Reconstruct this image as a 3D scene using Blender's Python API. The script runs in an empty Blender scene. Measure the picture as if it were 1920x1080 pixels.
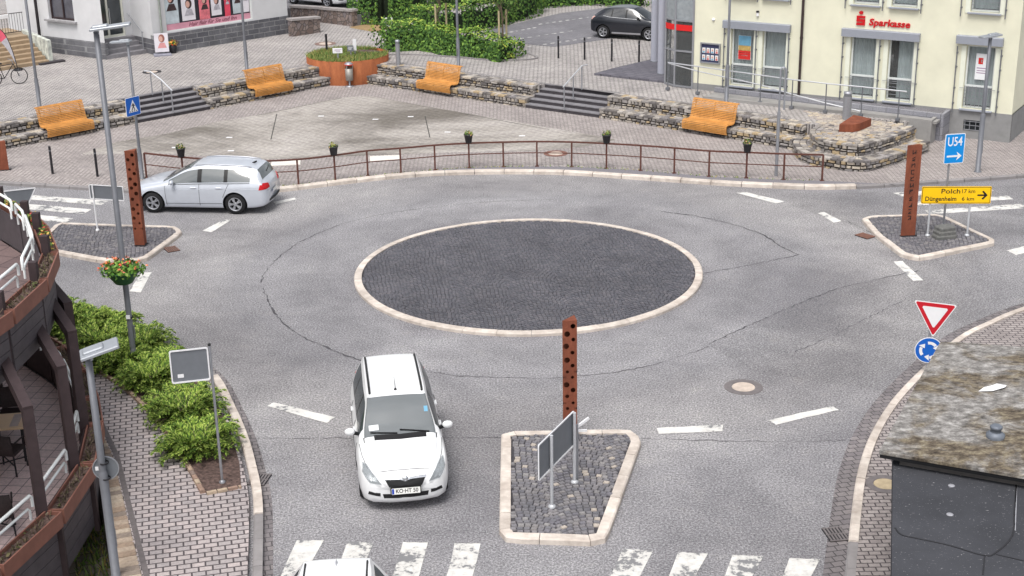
import bpy, bmesh, math, random
from mathutils import Vector as V, Matrix as M
from mathutils.bvhtree import BVHTree
R = math.radians
rnd = random.Random(7)
scn = bpy.context.scene
col = scn.collection

# ------------------------------------------------------------------ camera
FPX, TH, RO, CAMZ = 2690.0, R(19.85), R(-1.07), 12.74
fw = V((0, math.cos(TH), -math.sin(TH)))
r0 = V((1, 0, 0)); u0 = r0.cross(fw)
cr = r0 * math.cos(RO) + u0 * math.sin(RO)
cu = -r0 * math.sin(RO) + u0 * math.cos(RO)
CO = V((0, 0, CAMZ))
def ray(px, py): return fw * FPX + cr * (px - 960) - cu * (py - 540)
def P(px, py, z=0.0):
    d = ray(px, py); return CO + d * ((z - CAMZ) / d.z)
def PV(px, py, a, b):
    """point where the sight line meets the vertical plane through a and b"""
    n = V((b.y - a.y, a.x - b.x, 0)); d = ray(px, py)
    return CO + d * ((a - CO).dot(n) / d.dot(n))
def prow(p):
    d = V(p) - CO; return 540 - FPX * d.dot(cu) / d.dot(fw)
def Z(b, py):
    lo, hi = -4.0, 20.0
    for _ in range(40):
        m = (lo + hi) / 2
        if prow((b.x, b.y, m)) > py: lo = m
        else: hi = m
    return lo
cam = bpy.data.cameras.new('camera'); cam.sensor_width = 36; cam.lens = 36 * FPX / 1920
cam.clip_end = 900; cam.clip_start = .1
co = bpy.data.objects.new('camera', cam); col.objects.link(co)
co.matrix_world = M(((cr.x, cu.x, -fw.x, CO.x), (cr.y, cu.y, -fw.y, CO.y), (cr.z, cu.z, -fw.z, CO.z), (0, 0, 0, 1)))
scn.camera = co

# ------------------------------------------------------------------ light
EL, AZ = R(62), R(200)
w = bpy.data.worlds.new('World'); scn.world = w; w.use_nodes = True
nt = w.node_tree; bg = nt.nodes['Background']
sky = nt.nodes.new('ShaderNodeTexSky'); sky.sky_type = 'NISHITA'; sky.sun_disc = False
sky.sun_elevation = EL; sky.sun_rotation = AZ; sky.air_density = 1.0; sky.dust_density = 4.0; sky.ozone_density = .6
hs = nt.nodes.new('ShaderNodeHueSaturation'); hs.inputs['Saturation'].default_value = .28
nt.links.new(sky.outputs[0], hs.inputs['Color'])
# broken cloud cover over the sky
tc = nt.nodes.new('ShaderNodeTexCoord'); cn = nt.nodes.new('ShaderNodeTexNoise'); cn.inputs['Scale'].default_value = 3.2; cn.inputs['Detail'].default_value = 6; cn.inputs['Roughness'].default_value = .6
cp = nt.nodes.new('ShaderNodeValToRGB'); cp.color_ramp.elements[0].position = .36; cp.color_ramp.elements[0].color = (.45, .47, .5, 1); cp.color_ramp.elements[1].position = .64; cp.color_ramp.elements[1].color = (1.6, 1.58, 1.54, 1)
cm = nt.nodes.new('ShaderNodeMix'); cm.data_type = 'RGBA'; cm.blend_type = 'MULTIPLY'; cm.inputs[0].default_value = 1
nt.links.new(tc.outputs['Generated'], cn.inputs['Vector']); nt.links.new(cn.outputs['Fac'], cp.inputs[0]); nt.links.new(hs.outputs[0], cm.inputs[6]); nt.links.new(cp.outputs[0], cm.inputs[7]); nt.links.new(cm.outputs[2], bg.inputs[0])
bg.inputs[1].default_value = .13
sl = bpy.data.lights.new('sun', 'SUN'); sl.energy = 1.5; sl.angle = R(24); sl.color = (1, .97, .93)
so = bpy.data.objects.new('sun', sl); col.objects.link(so)
so.rotation_euler = (R(90) - EL, 0, math.pi - AZ)
scn.view_settings.view_transform = 'Standard'; scn.view_settings.look = 'None'
scn.view_settings.exposure = 0.5; scn.view_settings.gamma = 1

# ------------------------------------------------------------------ objects
W = {}
def tag(o, label=None, cat=None, group=None, kind=None):
    for k, v in (('label', label), ('category', cat), ('group', group), ('kind', kind)):
        if v: o[k] = v
    return o
def thing(name, label, cat, loc=(0, 0, 0), rz=0.0, group=None):
    o = bpy.data.objects.new(name, None); col.objects.link(o); o.empty_display_size = .2
    o.location = loc; o.rotation_euler = (0, 0, rz)
    W[o.name] = M.Translation(V(loc)) @ M.Rotation(rz, 4, 'Z')
    return tag(o, label, cat, group)
def dup(root, loc, rz, label=None, group=None):
    def cp(o, par):
        c = o.copy(); col.objects.link(c); c.parent = par
        for ch in [x for x in scn.objects if x.parent == o and x != c]: cp(ch, c)
        return c
    kids = [x for x in scn.objects if x.parent == root]
    r = root.copy(); col.objects.link(r); r.location = loc; r.rotation_euler = (0, 0, rz)
    W[r.name] = M.Translation(V(loc)) @ M.Rotation(rz, 4, 'Z')
    for k in kids: cp(k, r)
    if label: r['label'] = label
    if group: r['group'] = group
    return r
def lerp(a, b, t): return a + (b - a) * t

class MB:
    def __init__(s, world=False): s.v = []; s.f = []; s.m = []; s.world = world; s.T = None; s.mi = 0; s.sm = []; s.smooth = False
    def add(s, vs, fs, smooth=None):
        n = len(s.v)
        for p in vs: s.v.append(s.T @ V(p) if s.T else V(p))
        for f in fs: s.f.append([i + n for i in f]); s.m.append(s.mi); s.sm.append(s.smooth if smooth is None else smooth)
        return s
    def box(s, c, d, rz=0, T=None):
        x, y, z = d[0] / 2, d[1] / 2, d[2] / 2; A = M.Translation(V(c)) @ M.Rotation(rz, 4, 'Z')
        if T is not None: A = A @ T
        vs = [A @ V(p) for p in ((-x, -y, -z), (x, -y, -z), (x, y, -z), (-x, y, -z), (-x, -y, z), (x, -y, z), (x, y, z), (-x, y, z))]
        return s.add(vs, ((0, 3, 2, 1), (4, 5, 6, 7), (0, 1, 5, 4), (1, 2, 6, 5), (2, 3, 7, 6), (3, 0, 4, 7)), False)
    def bbox(s, c, d, b=.01, rz=0):
        """box with chamfered edges all round the top and sides"""
        x, y, z = d[0] / 2, d[1] / 2, d[2] / 2; A = M.Translation(V(c)) @ M.Rotation(rz, 4, 'Z')
        ring = lambda i, zz: [A @ V(p) for p in ((-x + b + i, -y + i, zz), (x - b - i, -y + i, zz), (x - i, -y + b + i, zz), (x - i, y - b - i, zz), (x - b - i, y - i, zz), (-x + b + i, y - i, zz), (-x + i, y - b - i, zz), (-x + i, -y + b + i, zz))]
        vs = ring(0, -z) + ring(0, z - b) + ring(b * .7, z)
        fs = [list(range(7, -1, -1)), list(range(16, 24))]
        for k in (0, 8):
            for i in range(8): j = (i + 1) % 8; fs.append((k + i, k + j, k + 8 + j, k + 8 + i))
        return s.add(vs, fs, False)
    def beam(s, a, b, wx, wy, up=(0, 0, 1)):
        a, b = V(a), V(b); d = (b - a).normalized(); u = V(up)
        if abs(d.dot(u)) > .99: u = V((1, 0, 0))
        x = d.cross(u).normalized(); y = x.cross(d)
        vs = [p + x * sx * wx / 2 + y * sy * wy / 2 for p in (a, b) for sx, sy in ((-1, -1), (1, -1), (1, 1), (-1, 1))]
        return s.add(vs, ((0, 1, 2, 3), (7, 6, 5, 4), (0, 4, 5, 1), (1, 5, 6, 2), (2, 6, 7, 3), (3, 7, 4, 0)), False)
    def tube(s, pts, r, n=8, cap=True, r2=None):
        pts = [V(p) for p in pts]; k = len(pts); vs = []; prev = None
        for i, p in enumerate(pts):
            d = (pts[min(i + 1, k - 1)] - pts[max(i - 1, 0)]).normalized()
            if prev is None:
                u = V((0, 0, 1)) if abs(d.z) < .9 else V((1, 0, 0)); x = d.cross(u).normalized()
            else:
                x = (prev - d * prev.dot(d)).normalized()
            prev = x; y = d.cross(x); rr = r if r2 is None else lerp(r, r2, i / (k - 1))
            vs += [p + x * math.cos(a) * rr + y * math.sin(a) * rr for a in (2 * math.pi * j / n for j in range(n))]
        fs = [(i * n + j, i * n + (j + 1) % n, (i + 1) * n + (j + 1) % n, (i + 1) * n + j) for i in range(k - 1) for j in range(n)]
        s.add(vs, fs, True)
        if cap:
            s.add(vs[:n], [list(range(n - 1, -1, -1))], False); s.add(vs[-n:], [list(range(n))], False)
        return s
    def lathe(s, prof, c=(0, 0, 0), n=20, T=None, smooth=True, a0=0, a1=None):
        full = a1 is None; a1 = 2 * math.pi if full else a1; m = n if full else n + 1
        A = M.Translation(V(c)) @ (T if T is not None else M())
        vs = [A @ V((r * math.cos(a0 + (a1 - a0) * j / n), r * math.sin(a0 + (a1 - a0) * j / n), z)) for r, z in prof for j in range(m)]
        fs = []
        for i in range(len(prof) - 1):
            for j in range(n):
                k = (j + 1) % m
                q = [i * m + j, i * m + k, (i + 1) * m + k, (i + 1) * m + j]
                if prof[i][0] < 1e-6: q = [i * m, (i + 1) * m + k, (i + 1) * m + j]
                elif prof[i + 1][0] < 1e-6: q = [i * m + j, i * m + k, (i + 1) * m]
                fs.append(q)
        return s.add(vs, fs, smooth)
    def prism(s, pts, z0, z1, bottom=True):
        """pts: counterclockwise xy outline"""
        n = len(pts); a = sum(pts[i][0] * pts[(i + 1) % n][1] - pts[(i + 1) % n][0] * pts[i][1] for i in range(n))
        if a < 0: pts = list(pts)[::-1]
        vs = [(p[0], p[1], z0) for p in pts] + [(p[0], p[1], z1) for p in pts]
        fs = [(i, (i + 1) % n, n + (i + 1) % n, n + i) for i in range(n)] + [list(range(n, 2 * n))]
        if bottom: fs.append(list(range(n - 1, -1, -1)))
        return s.add(vs, fs, False)
    def sheet(s, pts, z):
        pts = list(pts); n = len(pts); a = sum(pts[i][0] * pts[(i + 1) % n][1] - pts[(i + 1) % n][0] * pts[i][1] for i in range(n))
        if a < 0: pts = pts[::-1]
        return s.add([(p[0], p[1], z) for p in pts], [list(range(n))], False)
    def quad(s, a, b, c, d): return s.add([a, b, c, d], [(0, 1, 2, 3)], False)
    def plate(s, pts, z0, z1, T):
        """outline in xy extruded z0..z1, carried through T"""
        o = s.T; s.T = T if o is None else o @ T; s.prism(pts, z0, z1); s.T = o; return s
    def text(s, txt, size, T, depth=.004, shear=0, bold=0, align='CENTER', width=None):
        c = bpy.data.curves.new('t', 'FONT'); c.body = txt; c.size = size; c.extrude = depth / 2; c.shear = shear; c.offset = bold
        c.align_x = align; c.align_y = 'CENTER'; c.resolution_u = 3
        o = bpy.data.objects.new('t', c); col.objects.link(o); bpy.context.view_layer.update()
        me = bpy.data.meshes.new_from_object(o.evaluated_get(bpy.context.evaluated_depsgraph_get()))
        vs = [v.co.copy() for v in me.vertices]; fs = [list(p.vertices) for p in me.polygons]
        if width and vs:
            x0, x1 = min(v.x for v in vs), max(v.x for v in vs); k = width / (x1 - x0); xm = (x0 + x1) / 2
            for v in vs: v.x = (v.x - xm) * k
        for v in vs: v.z += depth / 2
        bpy.data.objects.remove(o); bpy.data.meshes.remove(me); bpy.data.curves.remove(c)
        t = s.T; s.T = T if t is None else t @ T; s.add(vs, fs, False); s.T = t; return s
    def build(s, name, mats, parent=None, kind=None, label=None):
        me = bpy.data.meshes.new(name)
        vs = s.v
        if parent is not None:
            if s.world: inv = W[parent.name].inverted(); vs = [inv @ v for v in vs]
        me.from_pydata([tuple(v) for v in vs], [], s.f)
        if not isinstance(mats, (list, tuple)): mats = [mats]
        for m in mats: me.materials.append(m)
        me.polygons.foreach_set('material_index', s.m); me.polygons.foreach_set('use_smooth', s.sm)
        me.update(); me.validate()
        o = bpy.data.objects.new(name, me); col.objects.link(o)
        if parent is not None: o.parent = parent; W[o.name] = W[parent.name]
        else: W[o.name] = M()
        if kind: o['kind'] = kind
        if label: o['label'] = label
        return o
def struct(mb, name, m): return mb.build(name, m, None, 'structure')
def frame(o, x, y, z):
    return M(((x.x, y.x, z.x, o.x), (x.y, y.y, z.y, o.y), (x.z, y.z, z.z, o.z), (0, 0, 0, 1)))
def face_T(o, yaw):
    """frame with x along yaw, y up, z pointing out of the face (to the right of x)"""
    x = V((math.cos(yaw), math.sin(yaw), 0)); y = V((0, 0, 1)); return frame(V(o), x, y, x.cross(y))
def smoothpath(pts, k=6, closed=False):
    out = []; n = len(pts); pts = [V(p) for p in pts]
    rng = range(n) if closed else range(n - 1)
    for i in rng:
        g = (lambda j: pts[j % n]) if closed else (lambda j: pts[max(0, min(n - 1, j))])
        a, b, c, d = g(i - 1), g(i), g(i + 1), g(i + 2)
        for t in range(k):
            t /= k; out.append(.5 * (2 * b + (c - a) * t + (2 * a - 5 * b + 4 * c - d) * t * t + (3 * b - a - 3 * c + d) * t ** 3))
    if not closed: out.append(pts[-1])
    return out
def resample(pts, step, closed=False):
    pts = [V(p) for p in pts]
    if closed: pts = pts + [pts[0]]
    L = [0]
    for i in range(len(pts) - 1): L.append(L[-1] + (pts[i + 1] - pts[i]).length)
    n = max(1, round(L[-1] / step)); out = []; j = 0
    for i in range(n + 1):
        t = L[-1] * i / n
        while j < len(L) - 2 and L[j + 1] < t: j += 1
        out.append(pts[j].lerp(pts[j + 1], (t - L[j]) / max(1e-9, L[j + 1] - L[j])))
    return out
def inside(x, y, poly):
    c = False; n = len(poly); j = n - 1
    for i in range(n):
        if (poly[i][1] > y) != (poly[j][1] > y) and x < (poly[j][0] - poly[i][0]) * (y - poly[i][1]) / (poly[j][1] - poly[i][1]) + poly[i][0]: c = not c
        j = i
    return c
def offset(pts, d, closed=False):
    """shift a path to its right (d>0)"""
    n = len(pts); out = []
    for i in range(n):
        a = pts[(i - 1) % n] if closed or i else pts[i]; b = pts[(i + 1) % n] if closed or i < n - 1 else pts[i]
        t = V((b[0] - a[0], b[1] - a[1], 0)).normalized(); out.append(V((pts[i][0] + t.y * d, pts[i][1] - t.x * d, 0)))
    return out

# ------------------------------------------------------------------ materials
def lin(c):
    f = lambda u: u / 12.92 if u <= .04045 else ((u + .055) / 1.055) ** 2.4
    return tuple(f(x / 255) for x in c[:3]) + (1,)
class N:
    def __init__(s, name):
        s.mat = bpy.data.materials.new(name); s.mat.use_nodes = True; s.t = s.mat.node_tree
        s.b = s.t.nodes['Principled BSDF']; s.out = s.t.nodes['Material Output']; s._o = None
    def n(s, ty, **k):
        nd = s.t.nodes.new('ShaderNode' + ty)
        for a, b in k.items():
            if hasattr(nd, a): setattr(nd, a, b)
            else: nd.inputs[a].default_value = b
        return nd
    def l(s, a, b): s.t.links.new(a, b)
    def obj(s):
        if not s._o: s._o = s.n('TexCoord').outputs['Object']
        return s._o
    def noise(s, scale, detail=3, rough=.55, co=None, dist=0):
        x = s.n('TexNoise'); x.inputs['Scale'].default_value = scale; x.inputs['Detail'].default_value = detail; x.inputs['Roughness'].default_value = rough; x.inputs['Distortion'].default_value = dist
        s.l(co or s.obj(), x.inputs['Vector']); return x.outputs['Fac']
    def ramp(s, fac, stops):
        x = s.n('ValToRGB'); e = x.color_ramp.elements
        while len(e) < len(stops): e.new(.5)
        for i, (p, c) in enumerate(stops): e[i].position = p; e[i].color = c if len(c) == 4 else tuple(c) + (1,)
        s.l(fac, x.inputs[0]); return x.outputs[0]
    def mix(s, fac, a, b, mode='MIX'):
        x = s.n('Mix', data_type='RGBA', blend_type=mode)
        for sk, v in ((0, fac), (6, a), (7, b)):
            if isinstance(v, (int, float)): x.inputs[sk].default_value = v
            elif isinstance(v, tuple): x.inputs[sk].default_value = v
            else: s.l(v, x.inputs[sk])
        return x.outputs[2]
    def bump(s, h, d=.02, st=.5):
        x = s.n('Bump'); x.inputs['Strength'].default_value = st; x.inputs['Distance'].default_value = d
        s.l(h, x.inputs['Height']); s.l(x.outputs[0], s.b.inputs['Normal'])
    def mapping(s, rot=0, sc=(1, 1, 1), rx=0):
        x = s.n('Mapping'); x.inputs['Rotation'].default_value = (rx, 0, rot); x.inputs['Scale'].default_value = sc
        s.l(s.obj(), x.inputs[0]); return x.outputs[0]
    def done(s, c=None, rough=.6, metal=0, spec=.5):
        if c is not None:
            if isinstance(c, tuple): s.b.inputs['Base Color'].default_value = c
            else: s.l(c, s.b.inputs['Base Color'])
        s.b.inputs['Roughness'].default_value = rough; s.b.inputs['Metallic'].default_value = metal
        s.b.inputs['Specular IOR Level'].default_value = spec
        return s.mat
def mul(c, k): return tuple(min(1, x * k) for x in c[:3]) + (1,)
def mat(name, c, rough=.6, metal=0, var=.18, scale=6, c2=None, bump=0, bscale=40, spec=.4, isl=0):
    n = N(name); a = lin(c); b = lin(c2) if c2 else a
    f = n.noise(scale, 5, .6)
    f = n.ramp(f, [(.3, (0, 0, 0, 1)), (.7, (1, 1, 1, 1))])
    k = n.mix(f, mul(a, 1 - var), mul(b, 1 + var))
    if isl:
        g = n.n('NewGeometry').outputs['Random Per Island']
        k = n.mix(1.0, k, n.ramp(g, [(0, (1 - isl,) * 3), (1, (1 + isl * .2,) * 3)]), 'MULTIPLY')
    if bump: n.bump(n.noise(bscale, 4, .6), .01, bump)
    return n.done(k, rough, metal, spec)
def islmat(name, cols, rough=.8, var=.2, scale=30, bump=.3, spec=.2, stain=0):
    """colour picked per loose piece (stone, leaf, cobble)"""
    n = N(name); g = n.n('NewGeometry').outputs['Random Per Island']
    k = n.ramp(g, [(i / len(cols), lin(c)) for i, c in enumerate(cols)]); n.t.nodes[-1].color_ramp.interpolation = 'CONSTANT'
    f = n.ramp(n.noise(scale, 4, .6), [(.3, (1 - var,) * 3), (.7, (1 + var,) * 3)])
    k = n.mix(1.0, k, f, 'MULTIPLY')
    if stain: k = n.mix(1.0, k, n.ramp(n.noise(.7, 6, .7), [(.3, (1 - stain,) * 3), (.55, (1.0,) * 3), (.75, (1 + stain * 1.4, 1 + stain * 1.3, 1 + stain * 1.2))]), 'MULTIPLY')
    if bump: n.bump(n.noise(scale * 2, 3, .6), .01, bump)
    return n.done(k, rough, 0, spec)
def brickmat(name, c1, c2, mortar, bw, bh, ms=.012, rot=0, rough=.85, stain=.25, rx=0, offset=.5, bump=.6, freq=2, sscale=.5):
    n = N(name); co_ = n.mapping(rot, (1, 1, 1), rx)
    b = n.n('TexBrick'); b.offset = offset; b.offset_frequency = freq; b.squash = 1
    for k_, v in (('Scale', 1), ('Brick Width', bw), ('Row Height', bh), ('Mortar Size', ms), ('Mortar Smooth', .25), ('Bias', 0)): b.inputs[k_].default_value = v
    b.inputs['Color1'].default_value = lin(c1); b.inputs['Color2'].default_value = lin(c2); b.inputs['Mortar'].default_value = lin(mortar)
    n.l(co_, b.inputs['Vector'])
    s1 = n.ramp(n.noise(sscale, 5, .65), [(.3, (1 - stain,) * 3), (.7, (1 + stain * .6,) * 3)])
    s2 = n.ramp(n.noise(22, 3, .7), [(.3, (.8,) * 3), (.7, (1.15,) * 3)])
    k = n.mix(1.0, n.mix(1.0, b.outputs['Color'], s1, 'MULTIPLY'), s2, 'MULTIPLY')
    iv = n.n('Math', operation='SUBTRACT'); iv.inputs[0].default_value = 1; n.l(b.outputs['Fac'], iv.inputs[1])
    n.bump(iv.outputs[0], .012, bump)
    return n.done(k, rough, 0, .25)
def glassmat(name, tint, pale_base=.5, rough=.04, through=.5):
    n = N(name); tr = n.n('BsdfTransparent'); tr.inputs[0].default_value = lin(tint)
    n.done(mul(lin(tint), .25 if pale_base < .6 else .34), rough, 0, .9)  # only picks how pale the base colour is; reflection stays the same
    n.b.inputs['IOR'].default_value = 1.6
    mx = n.n('MixShader'); mx.inputs[0].default_value = through
    n.l(n.b.outputs[0], mx.inputs[1]); n.l(tr.outputs[0], mx.inputs[2]); n.l(mx.outputs[0], n.out.inputs[0])
    return n.mat
def asphalt(name='asphalt', dk=1.0):
    n = N(name)
    f1 = n.noise(24, 3, .7); f2 = n.noise(.22, 5, .6, None, .6); f3 = n.noise(1.7, 5, .7); f4 = n.noise(60, 2, .6)
    k = n.ramp(f1, [(.34, mul(lin((98, 97, 101)), dk)), (.5, mul(lin((135, 134, 138)), dk)), (.66, mul(lin((172, 171, 174)), dk))])
    k = n.mix(1.0, k, n.ramp(f4, [(.36, (.68,) * 3), (.64, (1.34,) * 3)]), 'MULTIPLY')
    k = n.mix(1.0, k, n.ramp(f2, [(.35, (.77, .76, .76)), (.65, (1.2, 1.19, 1.16))]), 'MULTIPLY')
    k = n.mix(1.0, k, n.ramp(f3, [(.3, (.88,) * 3), (.55, (1.02,) * 3), (.75, (1.1, 1.09, 1.05))]), 'MULTIPLY')
    # wheel tracks worn round the island
    vd = n.n('VectorMath', operation='DISTANCE'); vd.inputs[1].default_value = (.445, 36.5, 0); n.l(n.obj(), vd.inputs[0])
    wb = n.n('Math', operation='MULTIPLY_ADD'); wb.inputs[1].default_value = 2.2; n.l(n.noise(.35, 3, .6), wb.inputs[0]); n.l(vd.outputs['Value'], wb.inputs[2])
    dv = n.n('Math', operation='DIVIDE'); dv.inputs[1].default_value = 14; n.l(wb.outputs[0], dv.inputs[0])
    k = n.mix(1.0, k, n.ramp(dv.outputs[0], [(.40, (.86, .85, .86)), (.45, (1.0,) * 3), (.50, (.94,) * 3), (.56, (1.05,) * 3), (.62, (.93,) * 3), (.70, (1.04, 1.03, 1.01)), (.8, (1.1, 1.09, 1.06)), (.95, (1.0,) * 3)]), 'MULTIPLY')
    n.bump(n.noise(45, 3, .7), .02, .5)
    return n.done(k, .8, 0, .3)
def paintmat(name='road_paint', a0=.445):
    n = N(name)
    f = n.noise(7, 6, .7); g = n.noise(1.3, 3, .6); a = n.n('Math', operation='ADD'); n.l(f, a.inputs[0]); n.l(g, a.inputs[1])
    h = n.n('Math', operation='MULTIPLY'); h.inputs[1].default_value = .5; n.l(a.outputs[0], h.inputs[0])
    k = n.ramp(h.outputs[0], [(a0, lin((126, 126, 128))), (a0 + .035, lin((198, 196, 192))), (.7, lin((238, 236, 232)))])
    return n.done(k, .75, 0, .3)
def rustmat(name='corten_steel', a=(128, 74, 56), b=(154, 92, 70), c=(96, 58, 48)):
    n = N(name); f = n.noise(3, 6, .7, n.mapping(0, (1, 1, .35))); g = n.noise(40, 3, .6)
    k = n.ramp(f, [(.25, lin(c)), (.5, lin(a)), (.75, lin(b))])
    k = n.mix(1.0, k, n.ramp(g, [(.3, (.85,) * 3), (.7, (1.12,) * 3)]), 'MULTIPLY')
    n.bump(g, .004, .3)
    return n.done(k, .85, 0, .2)
mRustO = None
mAsph = asphalt(); mPaint = paintmat(); mPaintD = paintmat('dash_paint', .40); mAsphD = asphalt('asphalt_patch', .89); mRust = rustmat(); mRustO = rustmat('corten_planter', (150, 89, 58), (174, 107, 70), (122, 71, 50))
mGround = mat('ground_grey', (120, 120, 122), .9, var=.2, scale=.4)
mPave = brickmat('plaza_pavers', (180, 172, 168), (160, 152, 150), (98, 92, 92), .2, .1, .012, R(45), stain=.18)
mUpper = brickmat('upper_pavers', (188, 182, 178), (168, 163, 161), (98, 94, 95), .22, .14, .016, R(-36), stain=.2)
mWalk = brickmat('walk_pavers', (184, 173, 171), (162, 155, 155), (84, 78, 80), .235, .155, .017, R(-13), stain=.2)
mWalkR = brickmat('walk_pavers_right', (166, 158, 155), (148, 140, 138), (84, 78, 80), .21, .13, .014, R(0), stain=.2)
mGutter = brickmat('gutter_pavers', (138, 132, 132), (118, 113, 115), (84, 80, 82), .2, .16, .012, R(-14), stain=.3)
mLot = brickmat('lot_pavers', (136, 134, 138), (122, 121, 126), (96, 94, 98), .2, .1, .01, R(30), stain=.2)
mDarkStrip = mat('dark_gravel', (122, 119, 124), .9, var=.25, scale=30, bump=.5, bscale=60)
mKerb = mat('kerb_concrete', (230, 220, 210), .85, c2=(176, 164, 154), var=.06, scale=3.5, bump=.3, bscale=60, isl=.16)
mKerbD = mat('kerb_dark', (140, 136, 136), .85, var=.12, scale=5, isl=.15)
mCob = islmat('cobble_granite', [(89, 89, 95), (93, 93, 99), (97, 96, 102), (101, 100, 105), (95, 94, 100), (91, 91, 97), (104, 102, 107), (99, 98, 103)], .75, .2, 40, stain=.22)
mCobI = islmat('cobble_grey', [(104, 103, 108), (112, 110, 115), (118, 116, 120), (126, 123, 126), (109, 107, 112), (132, 129, 130), (115, 113, 118)], .75, .2, 40, stain=.16)
mCobF = islmat('cobble_mixed', [(108, 107, 112), (120, 118, 122), (132, 129, 131), (142, 139, 139), (114, 113, 118), (124, 121, 124), (128, 125, 128), (110, 108, 114), (134, 131, 132), (118, 116, 120), (120, 118, 122), (130, 127, 128), (116, 114, 120), (124, 121, 124), (110, 108, 112), (118, 116, 119), (132, 128, 128), (178, 168, 158)], .75, .2, 40, stain=.14)
mJoint = mat('joint_sand', (66, 64, 68), .95, var=.2, scale=12)
mStone = islmat('field_stone', [(112, 107, 104), (152, 145, 138), (172, 162, 150), (138, 133, 130), (184, 174, 160), (124, 120, 120), (168, 150, 122), (150, 145, 143), (104, 100, 99), (170, 164, 158), (142, 136, 130), (160, 154, 148)], .9, .22, 18, .6)
mStoneTop = islmat('cap_stone', [(168, 156, 144), (180, 168, 154), (160, 150, 142), (174, 165, 155), (154, 146, 140), (184, 172, 154), (166, 158, 150)], .9, .2, 14, .5)
mMortar = mat('wall_joint', (62, 57, 54), .95, var=.2, scale=10)
mOrange = mat('orange_slats', (198, 140, 74), .6, var=.2, scale=4, spec=.4)
mSteel = mat('galvanised_steel', (160, 162, 168), .45, .55, var=.08, scale=14)
mSteelD = mat('grey_pole_paint', (112, 114, 120), .5, .2, var=.08, scale=8)
mInox = mat('brushed_rail', (214, 216, 220), .3, .6, var=.05, scale=20)
mDark = mat('dark_metal', (46, 45, 49), .55, .3, var=.15, scale=12)
mBlack = mat('black_plastic', (24, 24, 26), .55, 0, var=.15, scale=10)
mWhiteP = mat('white_enamel', (232, 232, 234), .4, var=.03)
mSignBack = mat('sign_back_grey', (118, 122, 128), .55, .2, var=.06, scale=5)
mConc = mat('grey_concrete', (148, 146, 144), .9, var=.12, scale=2.5, bump=.3)
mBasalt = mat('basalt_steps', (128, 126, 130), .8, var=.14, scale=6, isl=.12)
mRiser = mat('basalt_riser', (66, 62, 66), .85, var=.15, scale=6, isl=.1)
mSoil = mat('bark_soil', (70, 56, 52), .95, var=.4, scale=14, c2=(98, 80, 74), bump=.8, bscale=25)
mWood = mat('dark_stained_timber', (62, 50, 52), .7, var=.2, scale=5, bump=.2)
mBoard = mat('grey_boards', (86, 80, 84), .7, var=.15, scale=4)
mTerra = mat('terracotta_plastic', (130, 88, 76), .7, var=.14, scale=4)
mWRail = mat('white_rail_paint', (226, 230, 230), .35, var=.03)
# ------------------------------------------------------------------ ground, road, pavements
PL, UP = 0.10, 0.85          # plaza level, upper pavement level
g = MB(); g.sheet([(-400, -100), (400, -100), (400, 800), (-400, 800)], -1.6); struct(g, 'ground', mGround)
def at(pts, z): return [P(x, y, z) for x, y in pts]
# road: one asphalt sheet (the sunken path at the left is cut out of it)
SUNK = [(-30, 8), (-5.2, 8)] + [tuple(P(x, y, .1)[:2]) for x, y in ((262, 1160), (245, 1080), (215, 950), (195, 860), (150, 760), (100, 690))] + [(-30, 34)]
g = MB(); g.sheet([(-60, 34), (-30, 34)] + [SUNK[i] for i in range(7, 1, -1)] + [(-5.2, 8), (60, 8), (60, 60), (-60, 60)], 0); struct(g, 'road', mAsph)

# plaza with its kerb line
kline = smoothpath(at([(-260, 330), (0, 347), (130, 355), (240, 362), (330, 368), (420, 369), (520, 361), (580, 354), (640, 346.5), (720, 337.5), (800, 331), (880, 328), (960, 327), (1060, 328.5), (1160, 335), (1260, 342), (1360, 349), (1440, 353), (1530, 356), (1625, 354), (1720, 348), (1820, 341), (1920, 334), (2200, 310)], 0), 5)
plaza = [(v.x, v.y) for v in offset(kline, -.08)] + [(45, 75), (-45, 75)]
g = MB(); g.prism(plaza, -.05, PL, False); struct(g, 'plaza_pavement', mPave)
fld = at([(640, 183), (692, 180), (865, 211), (1085, 249), (1155, 262), (1090, 276), (1000, 283), (880, 285), (700, 291), (560, 297), (500, 299), (300, 288), (150, 290), (220, 266), (312, 251), (400, 230), (480, 216)], PL)
n = N('plaza_field')
co_ = n.mapping(R(45)); b = n.n('TexBrick'); b.offset = .5
for k_, v_ in (('Scale', 1), ('Brick Width', .3), ('Row Height', .3), ('Mortar Size', .02), ('Mortar Smooth', .5)): b.inputs[k_].default_value = v_
b.inputs['Color1'].default_value = lin((152, 148, 144)); b.inputs['Color2'].default_value = lin((143, 139, 136)); b.inputs['Mortar'].default_value = lin((170, 165, 158))
n.l(co_, b.inputs['Vector'])
s1 = n.ramp(n.noise(.16, 6, .62, n.mapping(R(-8), (1, 1.7, 1)), .8), [(.34, (.52, .5, .47)), (.44, (.82, .8, .78)), (.53, (1.12, 1.1, 1.08)), (.66, (1.38, 1.36, 1.36))])
s2 = n.ramp(n.noise(9, 4, .7), [(.3, (.78,) * 3), (.7, (1.2,) * 3)])
mField = n.done(n.mix(1.0, n.mix(1.0, b.outputs['Color'], s1, 'MULTIPLY'), s2, 'MULTIPLY'), .85, 0, .2)
g = MB(); g.sheet([(v.x, v.y) for v in fld], PL + .004); struct(g, 'plaza_stone_field', mField)
g = MB()
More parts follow.
